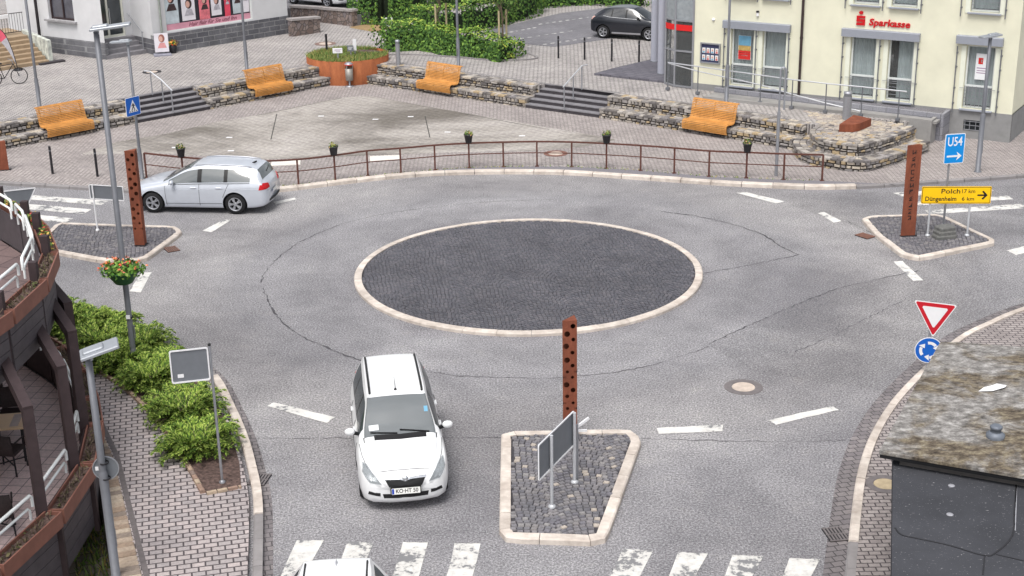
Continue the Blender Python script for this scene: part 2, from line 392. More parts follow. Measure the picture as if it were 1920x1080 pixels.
for a, b_ in (((519, 214), (508, 262)), ((797, 218), (806, 258)), ((860, 212), (1030, 243)), ((480, 217), (640, 184))):
    a, b_ = P(*a, PL), P(*b_, PL); d = (b_ - a).normalized(); q = V((-d.y, d.x, 0)) * .018; z = V((0, 0, .009))
    g.quad(a - q + z, b_ - q + z, b_ + q + z, a + q + z)
struct(g, 'drain_joint', mat('joint_dark', (70, 68, 66), .9))
g = MB()
for x, y in ((602, 218), (704, 224), (770, 219), (839, 248), (979, 255), (430, 258), (328, 277), (433, 283)):
    c = P(x, y, PL); g.box((c.x, c.y, PL + .009), (.22, .12, .006), R(-5))
struct(g, 'floor_light', mWhiteP)
g = MB()
for x, y, wd in ((536, 306, 1.0), (722, 297, 1.05)):
    c = P(x, y, PL); g.bbox((c.x, c.y, PL + .012), (wd, .62, .024), .004, R(6))
struct(g, 'concrete_cover', mat('pale_cover', (216, 212, 204), .8, var=.08, scale=4))

# strip of dark paving between the railing and the kerb, and the kerb stones
fence_px = [(275, 334), (345, 342), (417, 348), (490, 350), (560, 347), (629, 339), (690, 330), (752, 325), (816, 319), (880, 315), (944, 313), (1007, 312), (1072, 313), (1137, 316), (1201, 320), (1264, 325), (1329, 331), (1399, 334), (1469, 337), (1541, 339)]
fpts = at(fence_px, PL)
ks = [v for v in kline if fpts[4].x - 1.2 <= v.x <= P(1622, 355).x]
st = [(v.x, v.y) for v in offset(ks, -.26)] + [(v.x, v.y) for v in reversed(smoothpath(fpts[4:], 4))]
st = [(v.x, v.y) for v in offset(ks, -.26)] + [(P(1690, 349, PL).x, P(1690, 346, PL).y)] + [(v.x, v.y) for v in reversed(smoothpath(fpts[4:], 4))]
g = MB(); g.sheet(st, PL + .005); struct(g, 'verge_strip', mDarkStrip)
def kerb(g, path, width, z0, z1, seg=1.0, gap=.022, inward=1, closed=False):
    """row of kerb stones; path = front edge, stones lie to its left (inward=1) or right"""
    p = resample(path, seg / 3, closed); n = len(p) - 1
    if closed: p = p[:-1]; q = offset(p, -width * inward, True); p.append(p[0]); q.append(q[0])
    else: q = offset(p, -width * inward)
    i = 0
    while i < n:
        j = min(n, i + 3); A = p[i:j + 1]; B = q[i:j + 1]
        d = (A[-1] - A[0]).normalized() * gap / 2; A = [v.copy() for v in A]; B = [v.copy() for v in B]
        A[0] += d; B[0] += d; A[-1] -= d; B[-1] -= d
        jz = rnd.uniform(-.006, .006); c = .025; m = len(A)
        A2 = [a.lerp(b_, c / width) for a, b_ in zip(A, B)]
        L = lambda pts, z: [(v.x, v.y, z) for v in pts]
        vs = L(A, z0) + L(A, z1 - c + jz) + L(A2, z1 + jz) + L(B, z1 + jz) + L(B, z0); fs = []
        for r_ in range(4):
            for k in range(m - 1):
                f = (r_ * m + k, r_ * m + k + 1, (r_ + 1) * m + k + 1, (r_ + 1) * m + k); fs.append(f if inward > 0 else f[::-1])
        fs.append([r_ * m for r_ in range(4, -1, -1)]); fs.append([r_ * m + m - 1 for r_ in range(5)])
        g.add(vs, fs, False); i = j
g = MB(); kerb(g, [v for v in ks], .24, -.02, PL + .03, 1.0); struct(g, 'plaza_kerb', mKerb)
g = MB()
kerb(g, [v for v in kline if v.x < ks[0].x + .01], .14, -.02, PL + .012, .9); kerb(g, [v for v in kline if v.x > ks[-1].x - .01], .14, -.02, PL + .012, .9)
struct(g, 'flat_kerb', mKerbD)

# ---- cobbles
def cobbles(g, poly, zf, size=.1, colw=1.1, rot=0, seed=1):
    rr = random.Random(seed); c, s = math.cos(rot), math.sin(rot)
    T = lambda x, y: (x * c - y * s, x * s + y * c); I = lambda x, y: (x * c + y * s, -x * s + y * c)
    q = [I(*p[:2]) for p in poly]; x0, x1 = min(p[0] for p in q), max(p[0] for p in q); y0, y1 = min(p[1] for p in q), max(p[1] for p in q)
    Rr = colw * .72; half = math.asin(.5 * colw / Rr); nst = max(3, round(2 * half * Rr / size / 1.05))
    cx = math.floor(x0 / colw) * colw
    while cx < x1 + colw:
        k = int((y0 - 1) / size)
        while k * size < y1 + 1:
            yb = k * size; k += 1; rsh = rr.uniform(-.5, .5) * half / nst
            for i in range(nst):
                a0, a1 = -half + 2 * half * i / nst, -half + 2 * half * (i + 1) / nst
                sh_ = rsh; am = (a0 + a1) / 2 + sh_; px, py = cx + Rr * math.sin(am), yb + Rr * (math.cos(am) - 1)
                wx, wy = T(px, py)
                if not inside(wx, wy, poly): continue
                hw = Rr * (a1 - a0) / 2 * rr.uniform(.88, .965); hh = size / 2 * rr.uniform(.72, .84); z = zf(wx, wy) + rr.uniform(-.006, .006)
                tx, ty = math.cos(am), -math.sin(am)
                def pt(u, v_, zz):
                    X, Y = T(px + tx * u - ty * v_, py + ty * u + tx * v_); return (X, Y, zz)
                j = lambda: rr.uniform(.88, 1.06)
                cs = [(-hw * j(), -hh * j()), (hw * j(), -hh * j()), (hw * j(), hh * j()), (-hw * j(), hh * j())]
                vs = [pt(u, v_, z - .03) for u, v_ in cs] + [pt(u * .88, v_ * .78, z) for u, v_ in cs]
                g.add(vs, [(4, 5, 6, 7), (0, 1, 5, 4), (1, 2, 6, 5), (2, 3, 7, 6), (3, 0, 4, 7)], False)
        cx += colw
# roundabout
IC, IR = V((.445, 36.5, 0)), 4.67
cir = [IC + V((math.cos(a), math.sin(a), 0)) * IR for a in (2 * math.pi * i / 96 for i in range(96))]
g = MB(); kerb(g, cir, .2, -.02, .09, .85, .008, 1, True); struct(g, 'island_kerb', mKerb)
zi = lambda x, y: .075 + .16 * (1 - min(1, ((x - IC.x) ** 2 + (y - IC.y) ** 2) / (IR - .2) ** 2))
g = MB(); g.smooth = True; g.lathe([(IR - .1, -.02), (IR - .2, zi(IC.x + IR - .2, IC.y) - .022)] + [(r_, zi(IC.x + r_, IC.y) - .022) for r_ in (3.6, 2.6, 1.5, .7)] + [(0, zi(IC.x, IC.y) - .022)], (IC.x, IC.y, 0), 64)
struct(g, 'roundabout_island', mJoint)
g = MB(); cobbles(g, [tuple((IC + (v - IC) * ((IR - .22) / IR))[:2]) for v in cir], zi, .105, 1.35, R(8), 3); struct(g, 'roundabout_paving', mCob)
# splitter islands
def island(px, seed, name, m, corner=5, colw=1.1, rot=0, kw=.2, h=.12):
    raw = [P(x, y, 0) for x, y in px]
    out = []; n = len(raw)
    for i in range(n):
        a, b_, c = raw[i - 1], raw[i], raw[(i + 1) % n]; rad = min(.3, (a - b_).length * .3, (c - b_).length * .3)
        p0, p1 = b_ + (a - b_).normalized() * rad, b_ + (c - b_).normalized() * rad
        for t in range(corner): t /= corner - 1; out.append(p0 * (1 - t) ** 2 + b_ * 2 * t * (1 - t) + p1 * t * t)
    a = sum(out[i].x * out[(i + 1) % len(out)].y - out[(i + 1) % len(out)].x * out[i].y for i in range(len(out)))
    if a < 0: out.reverse()
    g = MB(); kerb(g, out, kw, -.02, h, .9, .014, 1, True); struct(g, name + '_kerb', mKerb)
    inn = [tuple(v[:2]) for v in offset(out, -kw - .01, True)]
    g = MB(); g.sheet(inn, h - .035); struct(g, name, mJoint)
    g = MB(); cobbles(g, [tuple(v[:2]) for v in offset(out, -kw - .02, True)], lambda x, y: h - .005, .115, colw, rot, seed); struct(g, name + '_paving', m)
island([(940, 822), (960, 817), (1183, 814), (1204, 832), (1135, 1026), (1040, 1022), (936, 1019)], 11, 'traffic_island', mCobF, 5, 1.25, R(3))
island([(108, 423), (205, 427), (330, 430), (344, 440), (272, 494), (200, 496), (60, 470)], 12, 'traffic_island', mCobI, 4, 1.3, R(10), .16)
island([(1614, 414), (1640, 410), (1762, 407), (1874, 460), (1722, 491), (1690, 484), (1640, 445)], 13, 'traffic_island', mCobI, 4, 1.2, R(-10), .16)

# ---- left pavement, its bed and gutter; right pavement
lk = smoothpath(at([(40, 560), (150, 590), (260, 630), (340, 672), (395, 715), (425, 770), (450, 830), (466, 890), (475, 940), (476, 1000), (474, 1080), (470, 1250)], 0), 5)
lin_ = [(v.x, v.y) for v in lk]
sunk_edge = [SUNK[i] for i in range(2, 8)]
lw = lin_ + [(-5.2, 12)] + sunk_edge[:1] + sunk_edge
g = MB(); g.prism([(v.x, v.y) for v in offset(lk, .08)] + [SUNK[i] for i in range(2, 8)], -.05, .105, False); struct(g, 'left_pavement', mWalk)
i0 = min(range(len(lk)), key=lambda i: (lk[i] - P(392, 712)).length); i1 = min(range(len(lk)), key=lambda i: (lk[i] - P(476, 975)).length)
g = MB(); kerb(g, list(reversed(lk[i0:i1 + 1])), .17, -.02, .14, .9, .012, -1); struct(g, 'left_kerb', mKerb)
g = MB(); kerb(g, list(reversed(lk[i1:])), .17, -.02, .115, .9, .012, -1); kerb(g, list(reversed(lk[:i0 + 1])), .14, -.02, .13, .9, .012, -1); struct(g, 'left_flat_kerb', mKerbD)
g = MB(); a_ = offset(lk, -.01); b_ = offset(lk, -.34)
for i in range(8, len(lk) - 1): g.quad(*[(v.x, v.y, .004) for v in (a_[i], a_[i + 1], b_[i + 1], b_[i])])
struct(g, 'left_gutter', mGutter)
bedpx = [(96, 628), (180, 690), (240, 730), (300, 790), (350, 862), (386, 925), (452, 912), (449, 870), (432, 810), (412, 768), (380, 720), (330, 690), (270, 655), (200, 628), (110, 596)]
bed = [tuple(P(x, y, .1)[:2]) for x, y in bedpx]
g = MB(); g.prism(bed, .08, .125, False); struct(g, 'planting_bed', mSoil)
g = MB(); kerb(g, smoothpath([V((x, y, 0)) for x, y in bed[:6]], 4), .1, .09, .17, .2, .02, -1); kerb(g, [V((x, y, 0)) for x, y in bed[5:7]], .1, .09, .15, .2, .02, -1); struct(g, 'bed_edging', islmat('edging_stone', [(150, 126, 112), (168, 146, 128), (132, 116, 108), (178, 160, 140)], .9, .2, 20))
# sunken path and its retaining edge
g = MB(); g.sheet([(-30, 8), (-4.5, 8), (-4.5, 34), (-30, 34)], -1.05); struct(g, 'sunken_path', brickmat('path_slabs', (146, 138, 130), (128, 122, 114), (92, 92, 76), .42, .3, .014, R(70), stain=.3))
e = resample([V((x, y, 0)) for x, y in sunk_edge], .17)
g = MB()
for i in range(len(e) - 1):
    m_ = (e[i] + e[i + 1]) / 2; d = e[i + 1] - e[i]; g.bbox((m_.x, m_.y, .03 + rnd.uniform(-.01, .01)), (.15, .36, .2), .02, math.atan2(d.y, d.x))
struct(g, 'edge_stones', islmat('edge_stone', [(150, 132, 116), (168, 152, 136), (136, 124, 114), (176, 162, 146)], .9, .2, 20))
eo = offset(e, -.05); g = MB()
for i in range(len(e) - 1): g.quad((eo[i].x, eo[i].y, -1.06), (eo[i + 1].x, eo[i + 1].y, -1.06), (eo[i + 1].x, eo[i + 1].y, .09), (eo[i].x, eo[i].y, .09))
struct(g, 'retaining_face', mConc)
eo = offset(e, .30); ei = offset(e, .20); g = MB()
for i in range(len(e) - 1): g.quad(*[(v.x, v.y, .111) for v in (eo[i], eo[i + 1], ei[i + 1], ei[i])])
struct(g, 'edge_strip', mat('edge_strip', (104, 98, 98), .9, scale=10))
# right side
rk = smoothpath(at([(2150, 505), (1920, 583), (1850, 612), (1795, 640), (1738, 690), (1690, 738), (1655, 782), (1625, 838), (1606, 900), (1597, 960), (1590, 1025), (1583, 1100), (1575, 1250)], 0), 5)
g = MB(); g.prism([(v.x, v.y) for v in offset(rk, -.08)] + [(40, 12), (40, 42)], -.05, .105, False); struct(g, 'right_pavement', mWalkR)
j1 = min(range(len(rk)), key=lambda i: (rk[i] - P(1590, 1025)).length)
g = MB(); kerb(g, rk[:j1 + 1], .17, -.02, .14, .9, .012, 1); struct(g, 'right_kerb', mKerb)
g = MB(); kerb(g, rk[j1:], .17, -.02, .115, .9, .012, 1); struct(g, 'right_flat_kerb', mKerbD)
g = MB(); a_ = offset(rk, .01); b_ = offset(rk, .36)
for i in range(len(rk) - 1): g.quad(*[(v.x, v.y, .004) for v in (b_[i], b_[i + 1], a_[i + 1], a_[i])])
struct(g, 'right_gutter', mGutter)

# ---- markings, cracks, covers
def marks(name, qs, ext=(), pm_=None):
    g = MB()
    for i, q in enumerate(qs):
        p = [P(x, y, 0) for x, y in q]
        if i in ext:
            d1 = (p[3] - p[0]).normalized(); d2 = (p[2] - p[1]).normalized(); p[3] = p[0] + d1 * 3.2; p[2] = p[1] + d2 * 3.2
        k = 6; vs = []
        for r_ in range(k + 1):
            t = r_ / k
            for s_ in range(k + 1):
                u = s_ / k; a = p[0].lerp(p[1], u); b2 = p[3].lerp(p[2], u); v = a.lerp(b2, t)
                vs.append((v.x + rnd.uniform(-.012, .012), v.y + rnd.uniform(-.012, .012), .0095))
        fs = [(i2 * (k + 1) + j2, i2 * (k + 1) + j2 + 1, (i2 + 1) * (k + 1) + j2 + 1, (i2 + 1) * (k + 1) + j2) for i2 in range(k) for j2 in range(k)]
        nrm = (V(vs[1]) - V(vs[0])).cross(V(vs[k + 1]) - V(vs[0]))
        if nrm.z < 0: fs = [f[::-1] for f in fs]
        g.add(vs, fs, False)
    struct(g, name, pm_ or mPaint)
marks('zebra_crossing', [[(556, 1014), (606, 1014), (570, 1080), (527, 1083)], [(652, 1015), (701, 1018), (676, 1080), (630, 1080)], [(755, 1017), (802, 1018), (785, 1080), (737, 1080)], [(853, 1019), (901, 1020), (887, 1080), (838, 1080)], [(1168, 1030), (1224, 1033), (1200, 1080), (1145, 1080)], [(1272, 1036), (1327, 1039), (1305, 1080), (1254, 1080)], [(1373, 1041), (1432, 1044), (1412, 1080), (1360, 1080)], [(1480, 1047), (1537, 1049), (1520, 1080), (1468, 1080)]], range(8))
marks('zebra_crossing', [[(-60, 357), (203, 377), (190, 385), (-60, 366)], [(-60, 373), (172, 393), (157, 402), (-60, 383)], [(-60, 390), (138, 410), (122, 418), (-60, 402)]])
marks('zebra_crossing', [[(1674, 362), (1850, 352), (1864, 358), (1690, 369)], [(1718, 379), (1888, 367), (1900, 374), (1712, 386)], [(1733, 395), (2000, 377), (2000, 386), (1745, 402)]])
marks('lane_dash', [[(501, 762), (513, 755), (628, 783), (612, 794)], [(1231, 803), (1356, 797), (1354, 809), (1236, 814)], [(1441, 788), (1560, 762), (1573, 769), (1455, 797)], [(1675, 491), (1692, 490), (1732, 526), (1712, 527)], [(1533, 400), (1545, 398), (1578, 415), (1563, 418)], [(1380, 362), (1400, 361), (1471, 378), (1455, 382)], [(380, 433), (420, 412), (434, 413), (397, 436)], [(513, 379), (552, 371), (556, 374), (517, 384)], [(243, 547), (264, 512), (284, 511), (263, 549)], [(225, 590), (238, 587), (258, 626), (240, 630)], [(1888, 470), (1920, 462), (1930, 472), (1905, 479)]], (), mPaintD)
g = MB(); g.sheet([tuple(P(x, y, 0)[:2]) for x, y in ((1480, 362), (1480, 384), (1540, 404), (1592, 420), (1645, 447), (1690, 492), (1724, 509), (1640, 525), (1540, 552), (1450, 590), (1330, 648), (1420, 700), (1560, 718), (1660, 735), (1740, 660), (1800, 620), (1920, 570), (2100, 490), (2100, 345), (1920, 346), (1700, 360))], .0035); struct(g, 'road_patch', mAsphD)
def crack(px, wd, seed):
    rr = random.Random(seed); p = resample(smoothpath(at(px, 0), 6), .12); g = MB(); prev = None
    for i, v in enumerate(p):
        d = (p[min(i + 1, len(p) - 1)] - p[max(0, i - 1)]).normalized(); q = V((-d.y, d.x, 0)); c = v + q * rr.uniform(-.03, .03)
        h = wd * 1.5 * max(.12, rr.uniform(.1, 1.1)) * (0.4 + .6 * abs(math.sin(i * .11 + seed))); cur = (c - q * h, c + q * h)
        if prev: g.quad(*[(x.x, x.y, .0065) for x in (prev[0], cur[0], cur[1], prev[1])])
        prev = cur
    return g
mCrack = mat('crack', (78, 76, 80), .95)
g = MB()
for i, (px, wd) in enumerate([([(494, 540), (510, 580), (550, 622), (620, 655), (680, 678)], .022), ([(800, 695), (850, 704), (930, 708), (1050, 708), (1200, 690), (1330, 650)], .012), ([(490, 530), (505, 500), (560, 455), (640, 420)], .014), ([(640, 420), (740, 398), (900, 380), (1060, 373)], .010), ([(1230, 395), (1330, 410), (1420, 436), (1470, 465), (1498, 478)], .022), ([(1320, 512), (1400, 498), (1498, 478)], .014), ([(1590, 415), (1640, 440)], .018), ([(1330, 645), (1450, 590), (1560, 545), (1640, 525), (1722, 508)], .016), ([(1490, 660), (1560, 630), (1700, 560)], .012), ([(480, 822), (700, 821), (940, 820)], .008), ([(1203, 822), (1400, 828), (1600, 826)], .008)]):
    q = crack(px, wd, i + 3); g.add(q.v, q.f, False)
struct(g, 'road_cracks', mCrack)
def cover(name, px, z, r_, label, cat, ringm, capm):
    c = P(*px, z); t = thing(name, label, cat, c)
    m_ = MB(); m_.lathe([(r_, 0), (r_, .008), (r_ * .62, .009), (r_ * .62, 0)], (0, 0, .002), 28, None, False); m_.build('ring', ringm, t)
    m_ = MB(); m_.lathe([(r_ * .6, 0), (r_ * .58, .011), (0, .011)], (0, 0, .002), 28, None, False); m_.build('lid', capm, t)
mIron = mat('cast_iron', (122, 116, 116), .7, .3, bump=.5, bscale=60); mLid = mat('lid_concrete', (190, 176, 164), .85, bump=.2)
cover('manhole_cover', (1394, 726), 0, .42, 'round manhole cover with pale centre in the road asphalt', 'manhole cover', mIron, mLid)
cover('manhole_cover', (1660, 908), .105, .36, 'round manhole cover in the pavement beside the dark flat roof', 'manhole cover', mIron, mat('lid_ochre', (176, 160, 132), .85))
cover('manhole_cover', (1042, 288), PL, .42, 'rusty ringed manhole cover in the plaza behind the railing', 'manhole cover', mat('rust_iron', (120, 84, 74), .8), mLid)
cover('manhole_cover', (285, 135), UP, .4, 'dark manhole cover in the paving above the left stairs', 'manhole cover', mDark, mLid)
cover('manhole_cover', (610, 82), UP, .5, 'low manhole cover in the upper paving behind the round planter', 'manhole cover', mat('rust_iron2', (128, 104, 96), .8), mLid)
def drain(px, yaw, label, m):
    c = P(*px, .004); t = thing('storm_drain', label, 'drain', c, yaw)
    m_ = MB(); m_.box((0, 0, .008), (.36, .46, .016)); m_.build('pan', mDark, t)
    m_ = MB()
    for k in range(6): m_.box((-.15 + .06 * k, 0, .02), (.034, .42, .012))
    for y in (-.22, 0, .22): m_.box((0, y, .02), (.36, .03, .014))
    m_.build('grate', m, t)
drain((486, 900), R(-10), 'square storm drain grate in the left gutter', mIron)
drain((1567, 1003), R(8), 'square storm drain grate in the right gutter', mIron)
drain((1622, 443), R(35), 'rusty storm drain grate by the right traffic island', mat('rust_grate', (124, 88, 76), .8))
drain((322, 468), R(30), 'rusty storm drain grate by the left traffic island', mat('rust_grate2', (120, 92, 82), .8))
# ------------------------------------------------------------------ stone walls round the plaza
def stones(g, path, z0, z1, seed, courses=None):
    rr = random.Random(seed); p = resample(path, .06); L = len(p) - 1; z = z0
    hs = []
    while z < z1 - .07:
        h = rr.uniform(.085, .15)
        if z1 - z - h < .07: h = z1 - z
        hs.append((z, z + h)); z += h
    for a, b in hs:
        i = -rr.randint(0, 3)
        while i < L:
            n = rr.choice((2, 3, 3, 4, 4, 5, 6)); j0, j1 = max(0, i), min(L, i + n); i += n
            if j1 <= j0: continue
            q0, q1 = p[j0], p[j1]; d = q1 - q0; l = d.length; d.normalize(); o = V((d.y, -d.x, 0)); up = V((0, 0, 1))
            gp = .013; pr = rr.uniform(-.02, .03); za, zb = a + gp * .7 + rr.uniform(-.008, .008), b - gp * .7 + rr.uniform(-.008, .008)
            back = -.14; k = lambda: rr.uniform(0, .018)
            base = [q0 + d * (gp + k()) + up * (za + k()), q1 - d * (gp + k()) + up * (za + k()), q1 - d * (gp + k()) + up * (zb - k()), q0 + d * (gp + k()) + up * (zb - k())]
            c = sum(base, V()) / 4
            vs = [v + o * back for v in base] + [v + o * (pr - .025) for v in base] + [c + (v - c) * rr.uniform(.74, .86) + o * (pr + rr.uniform(0, .012)) for v in base]
            fs = [(8, 9, 10, 11)] + [(s + k2, s + (k2 + 1) % 4, s + 4 + (k2 + 1) % 4, s + 4 + k2) for s in (0, 4) for k2 in range(4)]
            g.add(vs, fs, False)
def capstones(g, path, d0, d1, z, seed):
    rr = random.Random(seed); nrow = max(2, round((d1 - d0) / .2)); p = resample(path, .06); L = len(p) - 1
    rows = [offset(p, -(d0 + (d1 - d0) * i / nrow)) for i in range(nrow + 1)]
    for r_ in range(nrow):
        i = -rr.randint(0, 3)
        while i < L:
            n = rr.choice((3, 3, 4, 5, 6)); j0, j1 = max(0, i), min(L, i + n); i += n
            if j1 <= j0: continue
            cs = [rows[r_][j0], rows[r_][j1], rows[r_ + 1][j1], rows[r_ + 1][j0]]; c = sum(cs, V()) / 4; zz = z + rr.uniform(-.008, .01)
            a = [c + (v - c) * rr.uniform(.9, .96) for v in cs]; b = [c + (v - c) * rr.uniform(.78, .86) for v in cs]
            g.add([(v.x, v.y, z - .07) for v in a] + [(v.x, v.y, zz - .012) for v in a] + [(v.x, v.y, zz) for v in b], [(8, 9, 10, 11)] + [(s + k2, s + (k2 + 1) % 4, s + 4 + (k2 + 1) % 4, s + 4 + k2) for s in (0, 4) for k2 in range(4)], False)
def corepoly(path, d0, d1):
    path = [V(v) for v in path]; path[0] = path[0] + (path[1] - path[0]).normalized() * .05; path[-1] = path[-1] - (path[-1] - path[-2]).normalized() * .05
    return [(v.x, v.y) for v in offset(path, -d0)] + [(v.x, v.y) for v in reversed(offset(path, -d1))]
LED, TD = .55, .62
def stone_wall(path, label, seed, capd=None, zl=.47, ends=(0, 0), td=TD):
    path = [V((v[0], v[1], 0)) for v in path]
    t = thing('stone_wall', label, 'wall', (path[0].x, path[0].y, PL))
    for nm, d0, d1, z0, z1, sd in (('lower_tier', 0, LED + .1, PL, zl, 1), ('upper_tier', LED, LED + td, zl, UP + .02, 2)):
        g = MB(True); fr = offset(path, -d0); 
        stones(g, fr, z0 - .03, z1 - .05, seed * 10 + sd)
        for en, (i, s) in enumerate(((0, 1), (-1, -1))):
            if ends[en]:
                a, b = offset(path, -d0)[i], offset(path, -d1)[i]
                stones(g, [b, a] if en == 0 else [a, b], z0 - .03, z1 - .05, seed * 10 + sd + 5 + en)
        capstones(g, path, d0 - .02, d1 if capd is None or sd == 1 else capd, z1, seed * 7 + sd)
        k = len(g.f); g.mi = 2; g.prism(corepoly(path, d0 + .045, d1 - .03), z0 - .05, z1 - .035, False)
        for idx in range(k): g.m[idx] = 0
        g.build(nm, [mStone, mStoneTop, mMortar], t)
    return t
wl0 = P(0, 282, PL); wl1 = P(258, 231, PL); wd = (wl1 - wl0).normalized()
wl2, wl3 = P(395, 205, PL), P(618, 161, PL)
wr0, wr1 = P(690, 158, PL), P(985, 202, PL); wr2, wr3, wr4 = P(1123, 221, PL), P(1385, 263, PL), P(1486, 281, PL)
stone_wall([wl0 - wd * 3, wl0, wl1], 'two tier stone wall left of the left stairs, carrying the bench nearest the road', 1, ends=(0, 1))
stone_wall([wl2, wl3 + (wl3 - wl2).normalized() * .4], 'two tier stone wall between the left stairs and the round rusty planter', 2, ends=(1, 0))
stone_wall([wr0 - (wr1 - wr0).normalized() * .4, wr1], 'two tier stone wall between the round rusty planter and the right stairs', 3, ends=(0, 1))
stone_wall([wr2, wr3, wr4], 'long two tier stone wall right of the right stairs below the bank', 4, ends=(1, 1))
bpx = [(1508, 268), (1488, 282), (1491, 294), (1505, 304), (1530, 312), (1560, 317), (1592, 321), (1622, 322), (1660, 314), (1700, 301), (1742, 284)]
bp = smoothpath([P(x, y, PL) for x, y in bpx], 5)
bt = stone_wall(bp, 'rounded two tier stone bastion carrying the rusty steel block', 5, capd=1.45, td=.8, ends=(0, 1))
# upper pavement
dl, dr = (wl3 - wl2).normalized(), (wr4 - wr2).normalized(); nl, nr_ = V((dl.y, -dl.x, 0)), V((dr.y, -dr.x, 0)); up_in = LED + .3
A = lambda p, n_, d=up_in: p - n_ * d
mid = P(646, 160, PL)
_fa, _fb = P(1330, 158, 1.1), P(1897, 215, 1.1); _fd = (_fb - _fa).normalized()
yF_ = math.atan2(_fd.y, _fd.x)
BK = lambda x, y: V((_fa.x + _fd.x * x - _fd.y * y, _fa.y + _fd.y * x + _fd.x * y, 0))
upoly = [A(wl0 - wd * 40, nl), A(wl1, nl), A(wl1, nl, 1.33), A(wl2, nl, 1.33), A(wl2, nl), A(wl3, nl), mid + V((0, 1.6, 0)), A(wr0, nr_), A(wr1, nr_), A(wr1, nr_, 1.33), A(wr2, nr_, 1.33), A(wr2, nr_), A(wr4, nr_), A(wr4, nr_) + dr * .6 + V((.4, .2, 0)), BK(7.0, -1.75), BK(8.3, -1.75), BK(8.35, -1.42), BK(8.95, -1.42), BK(9.1, -1.0), BK(9.2, .3), BK(11.2, .3), BK(11.2, 8.5), V((60, 100, 0)), V((60, 140, 0)), V((-80, 140, 0)), V((-60, 30, 0))]
g = MB(); g.prism([(v.x, v.y) for v in upoly], -.05, UP, False); struct(g, 'upper_pavement', mUpper)
fill = [(v.x, v.y) for v in offset(bp, -(LED + .42))][3:-2] + [tuple(BK(8.2, -1.98)[:2]), tuple(BK(6.5, -1.98)[:2]), tuple(BK(4.6, -1.75)[:2])]
g = MB(True); cobbles(g, fill, lambda x, y: UP + .022, .21, 1.4, yF_, 21); k_ = len(g.f); g.mi = 1; g.prism(fill, .2, UP - .004, False); g.build('top_paving', [mStoneTop, mMortar], bt)
# dark line paving behind the walls
g = MB()
for a, b, n_ in ((wl0 - wd * 4, wl3, nl), (wr0, wr4 - dr * 1, nr_)):
    a, b = A(a, n_, 1.36), A(b, n_, 1.36); q = n_ * -.16; g.sheet([(v.x, v.y) for v in (a, b, b + q, a + q)], UP + .005)
struct(g, 'border_strip', mKerbD)

# ------------------------------------------------------------------ stairs with handrails
def stairs(p0, p1, label, n=5, tread=.31, rise=.15, over=.35):
    d = (p1 - p0); wdt = d.length; yaw = math.atan2(d.y, d.x); t = thing('stone_stairs', label, 'stairs', (p0.x, p0.y, PL), yaw)
    for k in range(n):
        g = MB(); x0, x1 = -.12 if k > 1 else 0, wdt + (.12 if k > 1 else 0); y0 = k * tread; y1 = n * tread - .2 if k == n - 1 else y0 + tread + .04
        z1 = (k + 1) * rise; m_ = 4
        for i in range(m_):
            a, b = lerp(x0, x1, i / m_) + .004, lerp(x0, x1, (i + 1) / m_) - .004
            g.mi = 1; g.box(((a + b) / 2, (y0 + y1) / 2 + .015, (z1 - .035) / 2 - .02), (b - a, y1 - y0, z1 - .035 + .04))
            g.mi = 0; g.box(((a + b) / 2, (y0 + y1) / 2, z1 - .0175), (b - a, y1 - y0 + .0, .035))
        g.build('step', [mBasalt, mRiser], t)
    return t
stairs(wl1, wl2, 'left dark stone stairs of five steps up from the plaza')
stairs(wr1, wr2, 'right dark stone stairs of five steps up from the plaza')
def handrail(posts, label, h=.92, ov=.25):
    """posts: list of (x, y, z) feet"""
    b = [V(p) for p in posts]; t = thing('handrail', label, 'handrail', b[0])
    for p in b: g = MB(True); g.tube([p, p + V((0, 0, h))], .026, 8); g.build('post', mSteel, t)
    tp = [p + V((0, 0, h + .02)) for p in b]; e0 = tp[0] + (tp[0] - tp[1]).normalized() * .08; e1 = tp[-1] + V(((tp[-1] - tp[-2]).x, (tp[-1] - tp[-2]).y, 0)).normalized() * .3
    g = MB(True); g.tube([e0] + tp + [e1], .027, 10); g.build('rail', mInox, t)
handrail([P(325, 212, .25), P(307, 194, .55), P(286, 178, .85)], 'sloping steel handrail on the left stairs')
handrail([P(1058, 206, .25), P(1075, 186, .55), P(1091, 168, .85)], 'sloping steel handrail on the right stairs')

